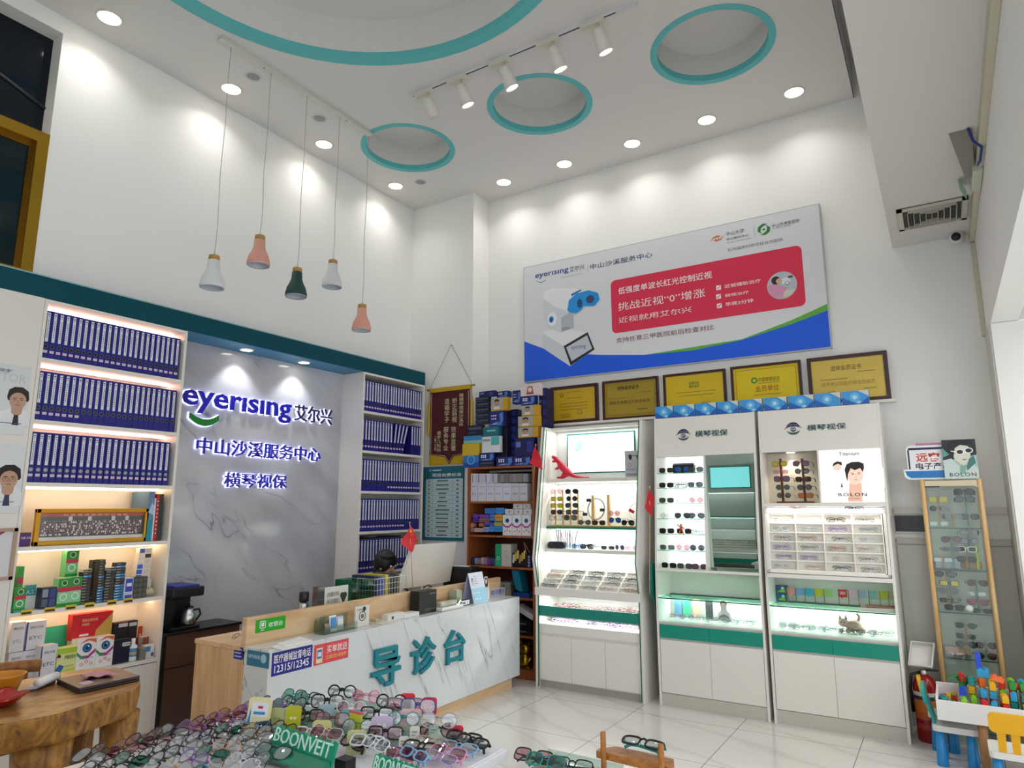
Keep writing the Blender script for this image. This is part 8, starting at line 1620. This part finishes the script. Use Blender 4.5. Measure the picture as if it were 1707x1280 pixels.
for k, (c, nm, x) in enumerate((('#3a9a5c', 'green', -.165), ('#2a4fb0', 'blue', -.135), ('#e0c030', 'yellow', -.10), ('#c9a83a', 'mustard', -.07))):
    t = thing('toy_car', '%s little toy vehicle among the low bricks at the left end of the toy table' % nm, 'toy vehicle', (x, 5.34+.02*k, zb+.048)); z0 = zb+.0485
    y = 5.30+.055*k; MB().box(x-.012, x+.012, y-.022, y+.022, z0+.006, z0+.018, mat(c, .35)).box(x-.010, x+.010, y-.012, y+.010, z0+.018, z0+.028, mat(c, .35)).build('body', t)
    mb = MB()
    for sx in (-1, 1):
        for sy in (-1, 1): mb.lathe((x+sx*.013, y+sy*.013, z0+.006), [(0, -.002), (.006, -.002), (.006, .002), (0, .002)], BLACK, 10, (1, 0, 0))
    mb.build('wheel_set', t)
# children's chairs
BLUEC = mat('#1d86c8', .35)
def kid_chair(name, label, x, y, rz, backc, w=.24, d=.24, sh=.24):
    t = thing(name, label, 'chair', (x, y, 0), "children's plastic chairs", rz)
    MB().prism(Plane((0, 0, sh-.035), (1, 0, 0), (0, 1, 0)), rrect(-w/2, w/2, -d/2, d/2, .03), 0, .035, mat('#e2e2de', .4)).build('seat', t, local=True, bevel=.006)
    for sx in (-1, 1):
        for sy in (-1, 1): MB().lathe((sx*(w/2-.038), sy*(d/2-.038), 0), [(0, 0), (.032, 0), (.034, .006), (.022, sh-.036), (0, sh-.036)], BLUEC, 18).build('leg', t, local=True)
    bm_ = mat(backc, .35)
    for u in (-.065, .0, .065): MB().hexa([(u-.018, -d/2+.008, sh), (u+.018, -d/2+.008, sh), (u+.018, -d/2+.024, sh), (u-.018, -d/2+.024, sh), (u-.022, -d/2-.028, sh+.13), (u+.022, -d/2-.028, sh+.13), (u+.022, -d/2-.010, sh+.13), (u-.022, -d/2-.010, sh+.13)], bm_).build('back_bar', t, local=True)
    pl = Plane((0, -d/2-.032, sh+.11), (1, 0, 0), (0, -.14, 1))
    MB().prism(pl, rrect(-w/2+.01, w/2-.01, 0, .105, .03), -.02, 0, bm_).build('back_plank', t, local=True, bevel=.005); return t
kid_chair('child_chair', 'child chair with teal back and blue legs at the left end of the toy table', -.085, 5.40, -math.pi/2, '#0f9a94')
kid_chair('child_chair', 'child chair with yellow back facing the toy table from the near side', .205, 5.03, 0, '#eab010', w=.26)
kid_chair('child_chair', 'child chair with yellow back half hidden behind the teal one', -.15, 5.645, -math.pi/2, '#e8b818', w=.125, d=.17)
# ================================================================== foreground: counters of glasses and the log table
TT = .85
WTOP = mat('#e2e3e6', .3)
t = thing('display_table', 'white foreground display table crowded with spectacle frames', 'display table', (-1.78, 1.45, 0))
MB().box(-2.26, -1.235, .75, 1.935, TT-.03, TT, WTOP).build('top', t, bevel=.003)
MB().box(-2.24, -1.30, .80, 1.87, 0, TT-.031, LAM).build('body', t)
ACG = glassy('acrylic_green', '#7fd8b8', .15); SEA = mat('#0f8f72', .2)
random.seed(77)
FCH = ['black']*14+['grey', 'purple', 'teal', 'silver', 'tortoise', 'clear', 'gold', 'rose gold', 'grey']
def fg(sh_, th, fold, fc, ln, loc, rot, label, grp, scale=None): glasses(sh_, th, fold, fc, ln, loc, rot, label, grp, sun=False, scale=scale)
# dense leaning rows on the left half, seven columns along the table
n_ = 0
for r in range(14):
    y = 1.06+.053*r
    for c in range(4):
        x = -2.17+.136*c+.012*(r % 2)
        if y > (1.48 if c == 3 else 1.64) and c in (1, 2, 3): continue
        if r < 3 and c > 2: pass
        if r == 0 and c == 0: continue
        fc = random.choice(FCH); ln = random.choice(['demo']*8+['clear', 'tealt', 'bluet']); sh_ = random.choice(['round', 'big', 'square', 'cat', 'round'])
        if c == 0 and random.random() < .7: fc, ln = random.choice([('black', 'pinkl')]*3+[('purple', 'pinkl')])
        fg(sh_, random.choice(['mid', 'mid', 'mid', 'thin']), True, fc, ln, (x, y, TT+.006), (R(-57), 0, random.uniform(-.10, .10)), '%s frames on the display table, %s row from the back, %s from left' % (fc, nth(13-r), nth(c)), 'leaning rows of frames on the display table')
# stepped acrylic risers at the back
ST = [(-2.16, -1.98, 1.69, 1.86, .025), (-1.97, -1.53, 1.70, 1.78, .022), (-1.97, -1.53, 1.785, 1.855, .042), (-1.97, -1.53, 1.86, 1.925, .062)]
for k, (x0, x1, y0, y1, h) in enumerate(ST):
    t = thing('display_riser', ['white-topped green acrylic riser at the far left of the display table', 'lowest clear step of the riser behind the green acrylic sign', 'middle clear step of the riser behind the green acrylic sign', 'highest clear step of the riser at the table back'][k], 'riser', ((x0+x1)/2, (y0+y1)/2, TT+.001))
    MB().box(x0, x1, y0, y1, TT+h-.006, TT+h, mat('#d9f0e6', .2) if k == 0 else ACR).build('shelf', t); MB().box(x0, x0+.005, y0, y1, TT+.001, TT+h-.0065, ACG if k == 0 else ACR).box(x1-.005, x1, y0, y1, TT+.001, TT+h-.0065, ACG if k == 0 else ACR).build('support', t)
for k, (x, y, fc, ln, sh_, tl) in enumerate(((-2.10, 1.71, 'purple', 'tealt', 'round', -30), (-2.04, 1.755, 'black', 'clear', 'round', -40), (-2.09, 1.80, 'teal', 'tealt', 'big', -35), (-2.06, 1.84, 'black', 'clear', 'square', -30))):
    fg(sh_, 'mid', True, fc, ln, (x, y, TT+.026), (R(tl), 0, -.05+.1*(k % 2)), '%s frames on the green acrylic riser, %s from its front' % (fc, nth(k)), 'frames on the green riser')
rowsS = [(1.735, .023, ['black', 'tortoise', 'green', 'black']), (1.82, .043, ['black', 'clear', 'black', 'teal']), (1.89, .063, ['black', 'pink', 'black', 'blue'])]
for r, (y, h, lst) in enumerate(rowsS):
    for c, fc in enumerate(lst):
        fg(random.choice(['square', 'round', 'big']), 'bold' if fc == 'black' else 'mid', True, fc, random.choice(['demo', 'demo', 'pinkl', 'demo']), (-1.905+.118*c, y-.02, TT+h+.0015), (R(-16), 0, R(24)), '%s frames standing on the %s clear step, %s from the left' % (fc, ('lowest', 'middle', 'highest')[r], nth(c)), 'frames standing on the clear steps', scale=.88)
# tall frames with tags at the right end of the steps
for k, (x, y, z, fc, ln, sh_, rz) in enumerate(((-1.62, 1.905, .02, 'grey', 'pinkl', 'square', .5), (-1.47, 1.90, .001, 'black', 'pinkl', 'round', .6), (-1.43, 1.85, .05, 'silver', 'clear', 'round', .45))):
    if z > .01: MB().box(x-.05, x+.05, y-.015, y+.03, TT+.001, TT+z, GLASS).build('frame_stand', None, 'clear little stand under the %s frames at the right end of the risers' % ('grey', '', 'silver')[k], 'stand') if k == 2 else None
    fg(sh_, 'mid', k > 0, fc, ln, (x, y-.02, TT+(.064 if k == 0 else .0015 if k == 1 else .0515)), (R(-8), 0, rz), '%s frames upright at the right end of the risers' % fc, 'frames standing on the clear steps')
# pastel bags, cards and tags between the frames
def up_card(label, px, py, x, y, z, w, h, c, rz=.5, name='paper_bag', cat='bag', m_=None, extra=None, tilt=.12):
    U = Vector((math.cos(rz), math.sin(rz), 0)); V = Vector((0, 0, 1))+Vector((-math.sin(rz), math.cos(rz), 0))*tilt; pl = Plane((x, y, z), U, V)
    t = thing(name, label, cat, (x, y, z)); MB().prism(pl, rrect(-w/2, w/2, 0, h, min(.012, w*.2)), -.006, 0, m_ or mat(c, .45)).build('sheet', t)
    if extra: extra(t, pl, w, h)
    return t
def dots(c): return lambda t, pl, w, h: MB().disc(pl, -w*.12, h*.55, w*.1, 0, .001, mat(c, .4), 10).disc(pl, w*.12, h*.55, w*.1, 0, .001, mat(c, .4), 10).slab(pl, -w*.18, w*.18, h*.3, h*.36, 0, .001, mat(c, .4)).build('printed_mark', t)
up_card('olive green paper bag with small print left of the green sign', 0, 0, -1.985, 1.655, TT+.001, .05, .075, '#b4b884', .5, extra=dots('#8c9460'))
up_card('lime yellow paper bag with little faces behind the green sign', 0, 0, -1.93, 1.675, TT+.001, .052, .085, '#b8b81e', .5, extra=dots('#e4e0a0'))
up_card('pale yellow paper bag in the middle of the steps', 0, 0, -1.78, 1.665, TT+.001, .062, .065, '#d4d68c', .5, extra=dots('#c0c460')); up_card('pale olive paper bag at the right of the green sign', 0, 0, -1.60, 1.64, TT+.001, .06, .07, '#c4c690', .5, extra=dots('#6a6c50'))
up_card('teal blue gauze bag among the standing frames', 0, 0, -1.74, 1.752, TT+.024, .07, .06, '#5fb4bc', .4, extra=dots('#a8dce0')); up_card('grey blue cup-shaped bag among the standing frames', 0, 0, -1.855, 1.752, TT+.024, .055, .06, '#9ab4c0', .5, extra=dots('#d0e4e4'))
up_card('lilac paper bag right of the teal gauze bag', 0, 0, -1.60, 1.752, TT+.024, .07, .06, '#c8b8d4', .5, extra=dots('#e4dcec')); up_card('pink paper bag near the right end of the steps', 0, 0, -1.55, 1.835, TT+.044, .07, .05, '#e0b4b8', .5, extra=dots('#f0dcdc'))
def redtag(label, x, y, z, rz):
    def ex(t, pl, w, h): text('OOH', pl, -w*.36, w*.36, h*.36, h*.64, mat('#f0c0c4', .4), t, n=.0008, bold=.01)
    up_card(label, 0, 0, x, y, z, .05, .055, '#d42a40', rz, 'price_flag', 'tag', extra=ex)
redtag('red round-cornered tag behind the blue frames, leftmost of three', -1.62, 1.9, TT+.064, .5); redtag('red round-cornered tag in the middle of three', -1.525, 1.90, TT+.064, .5); redtag('red round-cornered tag at the right end of the risers', -1.40, 1.88, TT+.001, .5)
MB().box(-1.72, -1.66, 1.725, 1.733, TT+.087, TT+.093, mat('#e05a70', .4)).box(-1.715, -1.665, 1.725, 1.733, TT+.024, TT+.0865, mat('#c8c83a', .4)).build('toy_sign', None, 'little yellow and pink card among the standing frames', 'card')
def promo(t, pl, w, h):
    MB().slab(pl, -w*.32, w*.38, h*.48, h*.86, 0, .001, mat('#dfe4ea', .4)).slab(pl, -w*.05, w*.16, h*.70, h*.77, .001, .0016, mat('#c83a4c', .4)).slab(pl, -w*.22, w*.28, h*.54, h*.62, .001, .0016, mat('#3f8ac4', .4)).prism(pl, [(-w*.46, h*.3), (-w*.36, h*.7), (-w*.33, h*.3)], 0, .001, mat('#2a7ad0', .4)).disc(pl, -w*.2, h*.2, w*.16, 0, .001, mat('#e0d020', .4), 14).disc(pl, w*.1, h*.22, w*.15, 0, .001, mat('#8fc8e8', .4), 14).disc(pl, w*.3, h*.14, w*.12, 0, .001, mat('#e8a83a', .4), 12).build('printed_picture', t)
pp_ = Plane((0, 1.56, 0), (1, 0, 0), (0, 0, 1)).w(425, 1246)
up_card('cream promotional card with blue and yellow print left of the green sign', 0, 0, -2.02, 1.60, TT+.001, .085, .115, '#dfd9a8', .35, 'promotion_card', 'card', extra=promo, tilt=.2)
def acr_sign(label, x, y, z, w, h, rz, s):
    U = Vector((math.cos(rz), math.sin(rz), 0)); pl = Plane((x, y, z), U, Vector((0, 0, 1))+Vector((-math.sin(rz), math.cos(rz), 0))*.35)
    t = thing('acrylic_sign', label, 'sign', (x, y, z)); m_ = mat('#0a8a6a', .12)
    pts = []; k = len(s)
    top = [(w/2-.0-(i/24.)*w, h*.88+.006*math.sin(i*math.pi*k/12)) for i in range(25)]
    MB().prism(pl, [(-w/2, 0), (w/2, 0)]+top, -.008, 0, m_).build('panel', t)
    f = Plane((x, y, z), U, (0, 0, 1)); MB().hexa([f.P(-w/2, 0, 0), f.P(w/2, 0, 0), f.P(w/2, 0, .05), f.P(-w/2, 0, .05), f.P(-w/2, .02, 0), f.P(w/2, .02, 0), f.P(w/2, .006, .05), f.P(-w/2, .006, .05)], mat('#067a5c', .12)).build('base', t)
    text(s, pl, -w*.46, w*.46, h*.34, h*.86, mat('#bfe8d8', .3), t, n=.0006, extrude=.0015, bold=.006)
q0 = top_plane(TT+.03).w(447, 1243); q1 = top_plane(TT+.03).w(551, 1279)
acr_sign('green acrylic word sign standing among the frames', (q0.x+q1.x)/2, (q0.y+q1.y)/2, TT+.022, (q1-q0).length*.98, .075, math.atan2(q1.y-q0.y, q1.x-q0.x), 'BOONVEIT')
MB().box((q0.x+q1.x)/2-.1, (q0.x+q1.x)/2+.1, (q0.y+q1.y)/2-.03, (q0.y+q1.y)/2+.05, TT+.001, TT+.021, ACR).build('riser', None, 'low clear block under the green acrylic word sign', 'riser')
q2 = top_plane(TT+.02).w(640, 1285); acr_sign('second green acrylic word sign cut by the lower picture edge', q2.x+.05, q2.y-.03, TT+.001, .17, .07, -.1, 'BOONVEIT')
q3 = top_plane(TT).w(575, 1285); MB().box(q3.x-.022, q3.x+.022, q3.y-.02, q3.y+.02, TT+.001, TT+.035, BLACK).build('small_box', None, 'small black box at the lower picture edge between the green signs', 'box')
for k in range(8):                                      # more pairs strewn between the word sign and the right end
    fc = random.choice(['black', 'black', 'pink', 'clear', 'lilac', 'sky']); x, y = -1.80+.062*k+random.uniform(-.01, .01), 1.635-.03*(k % 3)+.012*(k//4)
    fg(random.choice(['rect', 'square']), random.choice(['mid', 'bold', 'thin']), True, fc, random.choice(['demo', 'pinkl', 'clear']), (x, min(y, 1.62), TT+.006+.014*(k % 3)), (R(-50), 0, .2*(-1)**k), '%s frames strewn right of the green word sign, %s from the left' % (fc, nth(k)), 'frames strewn beside the word sign', scale=.9)
# right end: loose folded pairs on a white sheet
MB().box(-1.60, -1.245, 1.45, 1.925, TT+.0005, TT+.004, mat('#e6e8f0', .4)).build('white_sheet', None, 'white sheet under the loose frames at the right end of the display table', 'sheet')
LOOSE = [(768, 1243, 'rect', 'bold', 'black', 'clear', .05), (815, 1258, 'rect', 'bold', 'black', 'clear', -.12), (713, 1252, 'rect', 'mid', 'rose gold', 'clear', .0), (697, 1260, 'rect', 'bold', 'black', 'clear', .1), (788, 1267, 'rect', 'mid', 'sky', 'clear', .1), (668, 1272, 'rect', 'mid', 'purple', 'pinkl', .15), (775, 1280, 'square', 'mid', 'pink', 'pinkl', .0), (735, 1280, 'rect', 'mid', 'lilac', 'clear', -.1)]
for k, (px, py, sh_, th, fc, ln, rz) in enumerate(LOOSE):
    p = top_plane(TT+.015).w(px, py); fg(sh_, th, True, fc, ln, (min(p.x, -1.31), p.y, TT+.0055), (R(-58), 0, rz), '%s folded frames on the white sheet, %s from the far right corner' % (fc, nth(k)), 'loose folded frames on the white sheet')
for k, (px, py) in enumerate(((722, 1220), (690, 1228), (672, 1240))):
    p = top_plane(TT).w(px, py+18); up_card('small white price label stuck up on a thin stick, %s from the right' % nth(k), 0, 0, p.x, min(p.y, 1.90), TT+.001, .03, .05+.01*(k % 2), '#d8d8d0', .5, 'price_label', 'label', extra=lambda t, pl, w, h: MB().slab(pl, -w*.3, w*.3, h*.7, h*.76, 0, .001, mat('#8a8c8a', .5)).slab(pl, -w*.3, w*.1, h*.55, h*.6, 0, .001, mat('#8a8c8a', .5)).build('print_line', t))
# wire tray and little wooden stand on the counter further right
t = thing('side_table', 'low white counter at the lower picture edge right of the display table', 'table', (-.85, 1.85, 0))
Z2 = .80
MB().box(-1.18, -.45, 1.30, 2.08, Z2-.03, Z2, WTOP).build('top', t); MB().box(-1.14, -.49, 1.34, 2.04, 0, Z2-.031, LAM).build('body', t)
for k, (px, py, fc, ln) in enumerate(((885, 1272, 'black', 'pinkl'), (905, 1280, 'teal', 'tealt'), (950, 1288, 'black', 'clear'))):
    p = top_plane(Z2+.03).w(px, py); fg('square', 'mid', True, fc, ln, (p.x, p.y, Z2+.012), (R(-50), 0, .1), '%s frames in the clear tray at the lower picture edge, %s from left' % (fc, nth(k)), 'frames in the clear tray')
p0, p1 = top_plane(Z2+.01).w(872, 1280), top_plane(Z2+.01).w(985, 1290)
MB().box(-1.16, -.90, 1.75, 2.06, Z2+.001, Z2+.006, ACR).box(-1.16, -.90, 2.055, 2.06, Z2+.0065, Z2+.03, ACR).build('clear_tray', None, 'clear plastic tray holding frames at the lower picture edge', 'tray')
WS = top_plane(.905)
d1 = WS.w(1000, 1252); d2 = WS.w(1112, 1278)
t = thing('wooden_stand', 'small wooden two-post spectacle stand at the lower picture edge', 'glasses stand', ((d1.x+d2.x)/2, (d1.y+d2.y)/2, Z2+.001)); HW = wood('honey_wood', '#8a5218', '#a4682a', '#b87a38', (20, 20, 20), ns=3)
ax = (d2-d1); ax.z = 0; L_ = ax.length; ax.normalize(); nr = Vector((-ax.y, ax.x, 0)); za = .885
bl = lambda u, v, z: Vector((d1.x, d1.y, 0))+ax*u+nr*v+Vector((0, 0, z))
mb = MB(); mb.hexa([bl(-.012, -.0, za), bl(L_+.012, -.0, za), bl(L_+.012, .02, za), bl(-.012, .02, za), bl(-.012, 0, za+.02), bl(L_+.012, 0, za+.02), bl(L_+.012, .02, za+.02), bl(-.012, .02, za+.02)], HW)
mb.hexa([bl(-.012, .0205, za), bl(L_+.012, .0205, za), bl(L_+.012-.02, .065, za), bl(.02, .065, za), bl(-.012, .0205, za+.02), bl(L_+.012, .0205, za+.02), bl(L_+.012-.02, .065, za+.02), bl(.02, .065, za+.02)], HW); mb.build('rest_board', t)
for u in (.016, L_-.012):
    b0 = bl(u, -.008, 0); MB().lathe((b0.x, b0.y, 0), [(0, Z2+.001), (.008, Z2+.001), (.008, .958), (.007, .962), (0, .962)], HW, 14).build('post', t)
g0 = bl(L_*.55, .03, za+.021); glasses('rect', 'bold', True, 'black', 'clear', g0, (R(-68), 0, math.atan2(ax.y, ax.x)), 'black frames with green inner side resting on the small wooden stand', sun=False, tc='teal')
# ------------------------------------------------------------------ live-edge log table at the left
LT = .74; pl = top_plane(LT)
ol = [(-30, 1146), (30, 1134), (95, 1122), (150, 1114), (200, 1113), (228, 1124), (234, 1138), (226, 1147), (200, 1156), (160, 1169), (125, 1181), (90, 1191), (45, 1199), (-30, 1204)]
LOG = wood('log_wood', '#5e3818', '#9a6a34', '#b98a52', (3, 1.2, 3), .35, 3, 2.0); LOGS = wood('log_side', '#3d220c', '#8f6020', '#bc8838', (5, 5, 2.2), .45, 3, 1.4)
uv = [pl.uv(*p) for p in ol]; cx_ = sum(u for u, v in uv)/len(uv); cy_ = sum(v for u, v in uv)/len(uv)
random.seed(41)
def dense(poly, k=4):
    out = []; n = len(poly)
    for i in range(n):
        p0, p1, p2, p3 = [Vector(poly[(i+j-1) % n]) for j in range(4)]
        for s_ in range(k):
            q = s_/k; out.append(tuple(.5*((2*p1)+(-p0+p2)*q+(2*p0-5*p1+4*p2-p3)*q*q+(-p0+3*p1-3*p2+p3)*q**3)))
    return out
du = dense(uv); n_ = len(du); t = thing('log_table', 'live-edge wooden slab table on thick log legs at the left picture edge', 'table', (cx_, cy_, 0))
mb = MB(); rings = []
for z, sc in ((LT, .985), (LT-.012, 1.0), (LT-.06, 1.0), (LT-.11, .97), (LT-.125, .93)):
    rings.append([(cx_+(u-cx_)*(sc+random.uniform(-.006, .006)*(z < LT)), cy_+(v-cy_)*(sc+random.uniform(-.006, .006)*(z < LT)), z) for u, v in du])
area = sum(du[i][0]*du[(i+1) % n_][1]-du[(i+1) % n_][0]*du[i][1] for i in range(n_))
if area < 0: rings = [list(reversed(r)) for r in rings]
mb.add(rings[0], [tuple(range(n_))], LOG)
for a, b_ in zip(rings, rings[1:]): mb.add(b_+a, [(i, (i+1) % n_, n_+(i+1) % n_, n_+i) for i in range(n_)], LOGS, True)
mb.add(rings[-1], [tuple(reversed(range(n_)))], LOGS); mb.build('slab_top', t)
for px, py, r in ((188, 1215, .075), (125, 1215, .06), (25, 1245, .105)):
    p = top_plane(LT-.125).w(px, py-14); 
    if px == 188: p = Vector((cx_+(uv[6][0]-cx_)*.72, cy_+(uv[6][1]-cy_)*.72, 0))
    if px == 125: p = Vector((cx_+(uv[3][0]-cx_)*.7, cy_+(uv[3][1]-cy_)*.7, 0))
    if px == 25: p = Vector((cx_+(uv[12][0]-cx_)*.55, cy_+(uv[12][1]-cy_)*.6, 0))
    MB().lathe((p.x, p.y, 0), [(0, 0), (r*1.12, 0), (r*1.1, .05), (r, .3), (r*1.05, .5), (r*1.15, LT-.1255), (0, LT-.1255)], LOGS, 18).build('leg', t)
# laptop
LZ = LT+.001; lp = top_plane(LZ+.026)
c_ = [lp.w(95, 1131), lp.w(132, 1147), lp.w(227, 1123), lp.w(194, 1112)]
t = thing('laptop', 'closed dark brown laptop on the log table', 'laptop', ((c_[0].x+c_[2].x)/2, (c_[0].y+c_[2].y)/2, LZ)); LPM = mat('#33202a', .35)
e1 = (c_[1]-c_[0]); e2 = (c_[3]-c_[0])
def lq(a, b_, z): p = c_[0]+e1*a+e2*b_; return Vector((p.x, p.y, LZ+z))
for z0, z1, m_, nm in ((0.0, .012, BLACK, 'base'), (.0125, .026, LPM, 'lid')):
    MB().hexa([lq(0, 0, z0), lq(1, 0, z0), lq(1, 1, z0), lq(0, 1, z0), lq(0, 0, z1), lq(1, 0, z1), lq(1, 1, z1), lq(0, 1, z1)], m_).build(nm, t, bevel=.003)
MB().hexa([lq(.62, .12, .0262), lq(.85, .12, .0262), lq(.85, .30, .0262), lq(.62, .30, .0262), lq(.62, .12, .0268), lq(.85, .12, .0268), lq(.85, .30, .0268), lq(.62, .30, .0268)], mat('#b9a0c8', .4)).build('sticker', t, label='pale purple sticker')
vs, fs = [], []; random.seed(19); N = 9
for i in range(N):
    for j in range(N):
        a, b_ = .22+.5*i/(N-1)*(.6+.4*j/(N-1)), .30+.42*j/(N-1); vs.append(lq(a, b_, .029+.010*abs(math.sin(i*1.3+j*.7))+random.uniform(0, .004)))
k = len(vs); vs += [v-Vector((0, 0, .0015)) for v in vs]
for i in range(N-1):
    for j in range(N-1): q = (i*N+j, (i+1)*N+j, (i+1)*N+j+1, i*N+j+1); fs.append(q); fs.append(tuple(k+x for x in reversed(q)))
MB().add(vs, fs, mat('#c9909c', .8), True).build('cleaning_cloth', None, 'crumpled pink cleaning cloth lying on the laptop', 'cloth')
# open notebook with rolled page
nb = [top_plane(LZ+.01).w(*p) for p in ((34, 1151), (62, 1147), (93, 1134), (70, 1132))]
t = thing('notebook', 'open white notepad with a rolled-over page left of the laptop', 'notebook', (nb[0].x, nb[0].y, LZ))
MB().hexa([Vector((p.x, p.y, LZ)) for p in nb]+[Vector((p.x, p.y, LZ+.008)) for p in nb], mat('#3a3a3e', .5)).build('cover', t)
a0, a1 = (nb[1]+nb[0])/2, (nb[2]+nb[3])/2; dr = (a1-a0).normalized(); sd = Vector((-dr.y, dr.x, 0)); mb = MB()
MB().tube([Vector((p.x, p.y, LZ+.032)) for p in (nb[1], (nb[1]+nb[2])/2, nb[2])], .022, mat('#e2e2e6', .6), 14, flat=.9).build('rolled_page', t)
MB().hexa([Vector((nb[0].x, nb[0].y, LZ+.0085)), Vector((nb[1].x, nb[1].y, LZ+.0085)), Vector((nb[2].x, nb[2].y, LZ+.0085)), Vector((nb[3].x, nb[3].y, LZ+.0085)), Vector((nb[0].x, nb[0].y, LZ+.011)), Vector((nb[1].x, nb[1].y, LZ+.02)), Vector((nb[2].x, nb[2].y, LZ+.02)), Vector((nb[3].x, nb[3].y, LZ+.011))], mat('#b9b9bc', .6)).build('page_block', t)
p = top_plane(LZ).w(2, 1156); t = thing('bowl', 'orange plastic bowl cut by the left picture edge on the log table', 'bowl', (p.x, p.y, LZ)); OB = mat('#c9821c', .35)
MB().lathe((p.x, p.y, LZ), [(0, .0), (.055, 0), (.06, .004), (.085, .075), (.092, .085), (.088, .086), (.08, .075), (.056, .008), (0, .006)], OB, 32).build('shell', t)
p = top_plane(LZ).w(-6, 1176); t = thing('plate', 'red leaf-shaped lacquer dish in front of the orange bowl', 'dish', (p.x, p.y, LZ)); RP = mat('#a8141e', .2); mb = MB()
n = 36; prof = [(.0, .004), (.05, .004), (.095, .022), (.125, .040), (.128, .043), (.12, .036), (.09, .012), (.05, 0), (0, 0)]
vs = []; fs = []
for r_, h in prof:
    for k in range(n):
        a = 2*math.pi*k/n; s_ = 1+.10*math.sin(6*a)*(r_ > .08); vs.append((p.x+r_*s_*math.cos(a)*1.05, p.y+r_*s_*math.sin(a)*.8, LZ+h+.006*math.sin(6*a)*(r_ > .08)))
for i in range(len(prof)-1):
    for k in range(n): fs.append((i*n+k, (i+1)*n+k, (i+1)*n+(k+1) % n, i*n+(k+1) % n))
mb.add(vs, fs, RP, True).build('dish', t); mb = MB()
for k in range(5): a = k*1.3; mb.tube([(p.x+.02*math.cos(a), p.y+.02*math.sin(a), LZ+.0065), (p.x+.06*math.cos(a+.4), p.y+.05*math.sin(a+.4), LZ+.010)], .003, mat('#d8a060', .4), 6)
mb.build('gilt_pattern', t)
# wooden chair behind the log table
q = left_plane(-4.35); a, b_ = q.w(66, 1110), q.w(-40, 1116); y1_, z1_ = a.y, q.w(60, 1103).z
t = thing('wooden_chair', 'rustic wooden chair with curved top rail behind the log table', 'chair', (-4.25, y1_-.22, 0)); CHW = wood('chair_wood', '#6e4018', '#8f5a26', '#a87038', (8, 8, 3), .4, 3, 1)
MB().tube([(-4.36, y1_-.46, z1_-.02), (-4.42, y1_-.34, z1_-.02), (-4.43, y1_-.2, z1_-.02), (-4.40, y1_-.08, z1_-.02), (-4.34, y1_, z1_-.02)], .026, CHW, 10, flat=1.3).build('top_rail', t)
for y in (y1_-.06, y1_-.42): MB().tube([(-4.37, y, 0), (-4.36, y, .42), (-4.385, y, z1_-.04)], .02, CHW, 8).build('leg', t)
for y in (y1_-.06, y1_-.42): MB().tube([(-4.02, y, 0), (-4.04, y, .41)], .02, CHW, 8).build('leg', t)
MB().prism(top_plane(.41), [(-4.39, y1_-.45), (-4.0, y1_-.45), (-4.0, y1_-.03), (-4.39, y1_-.03)], 0, .03, CHW).build('seat', t, bevel=.006)
MB().tube([(-4.375, y1_-.24, .44), (-4.41, y1_-.24, z1_-.04)], .03, CHW, 8, flat=.4).build('back_splat', t)
drop_protos()
fit_texts()
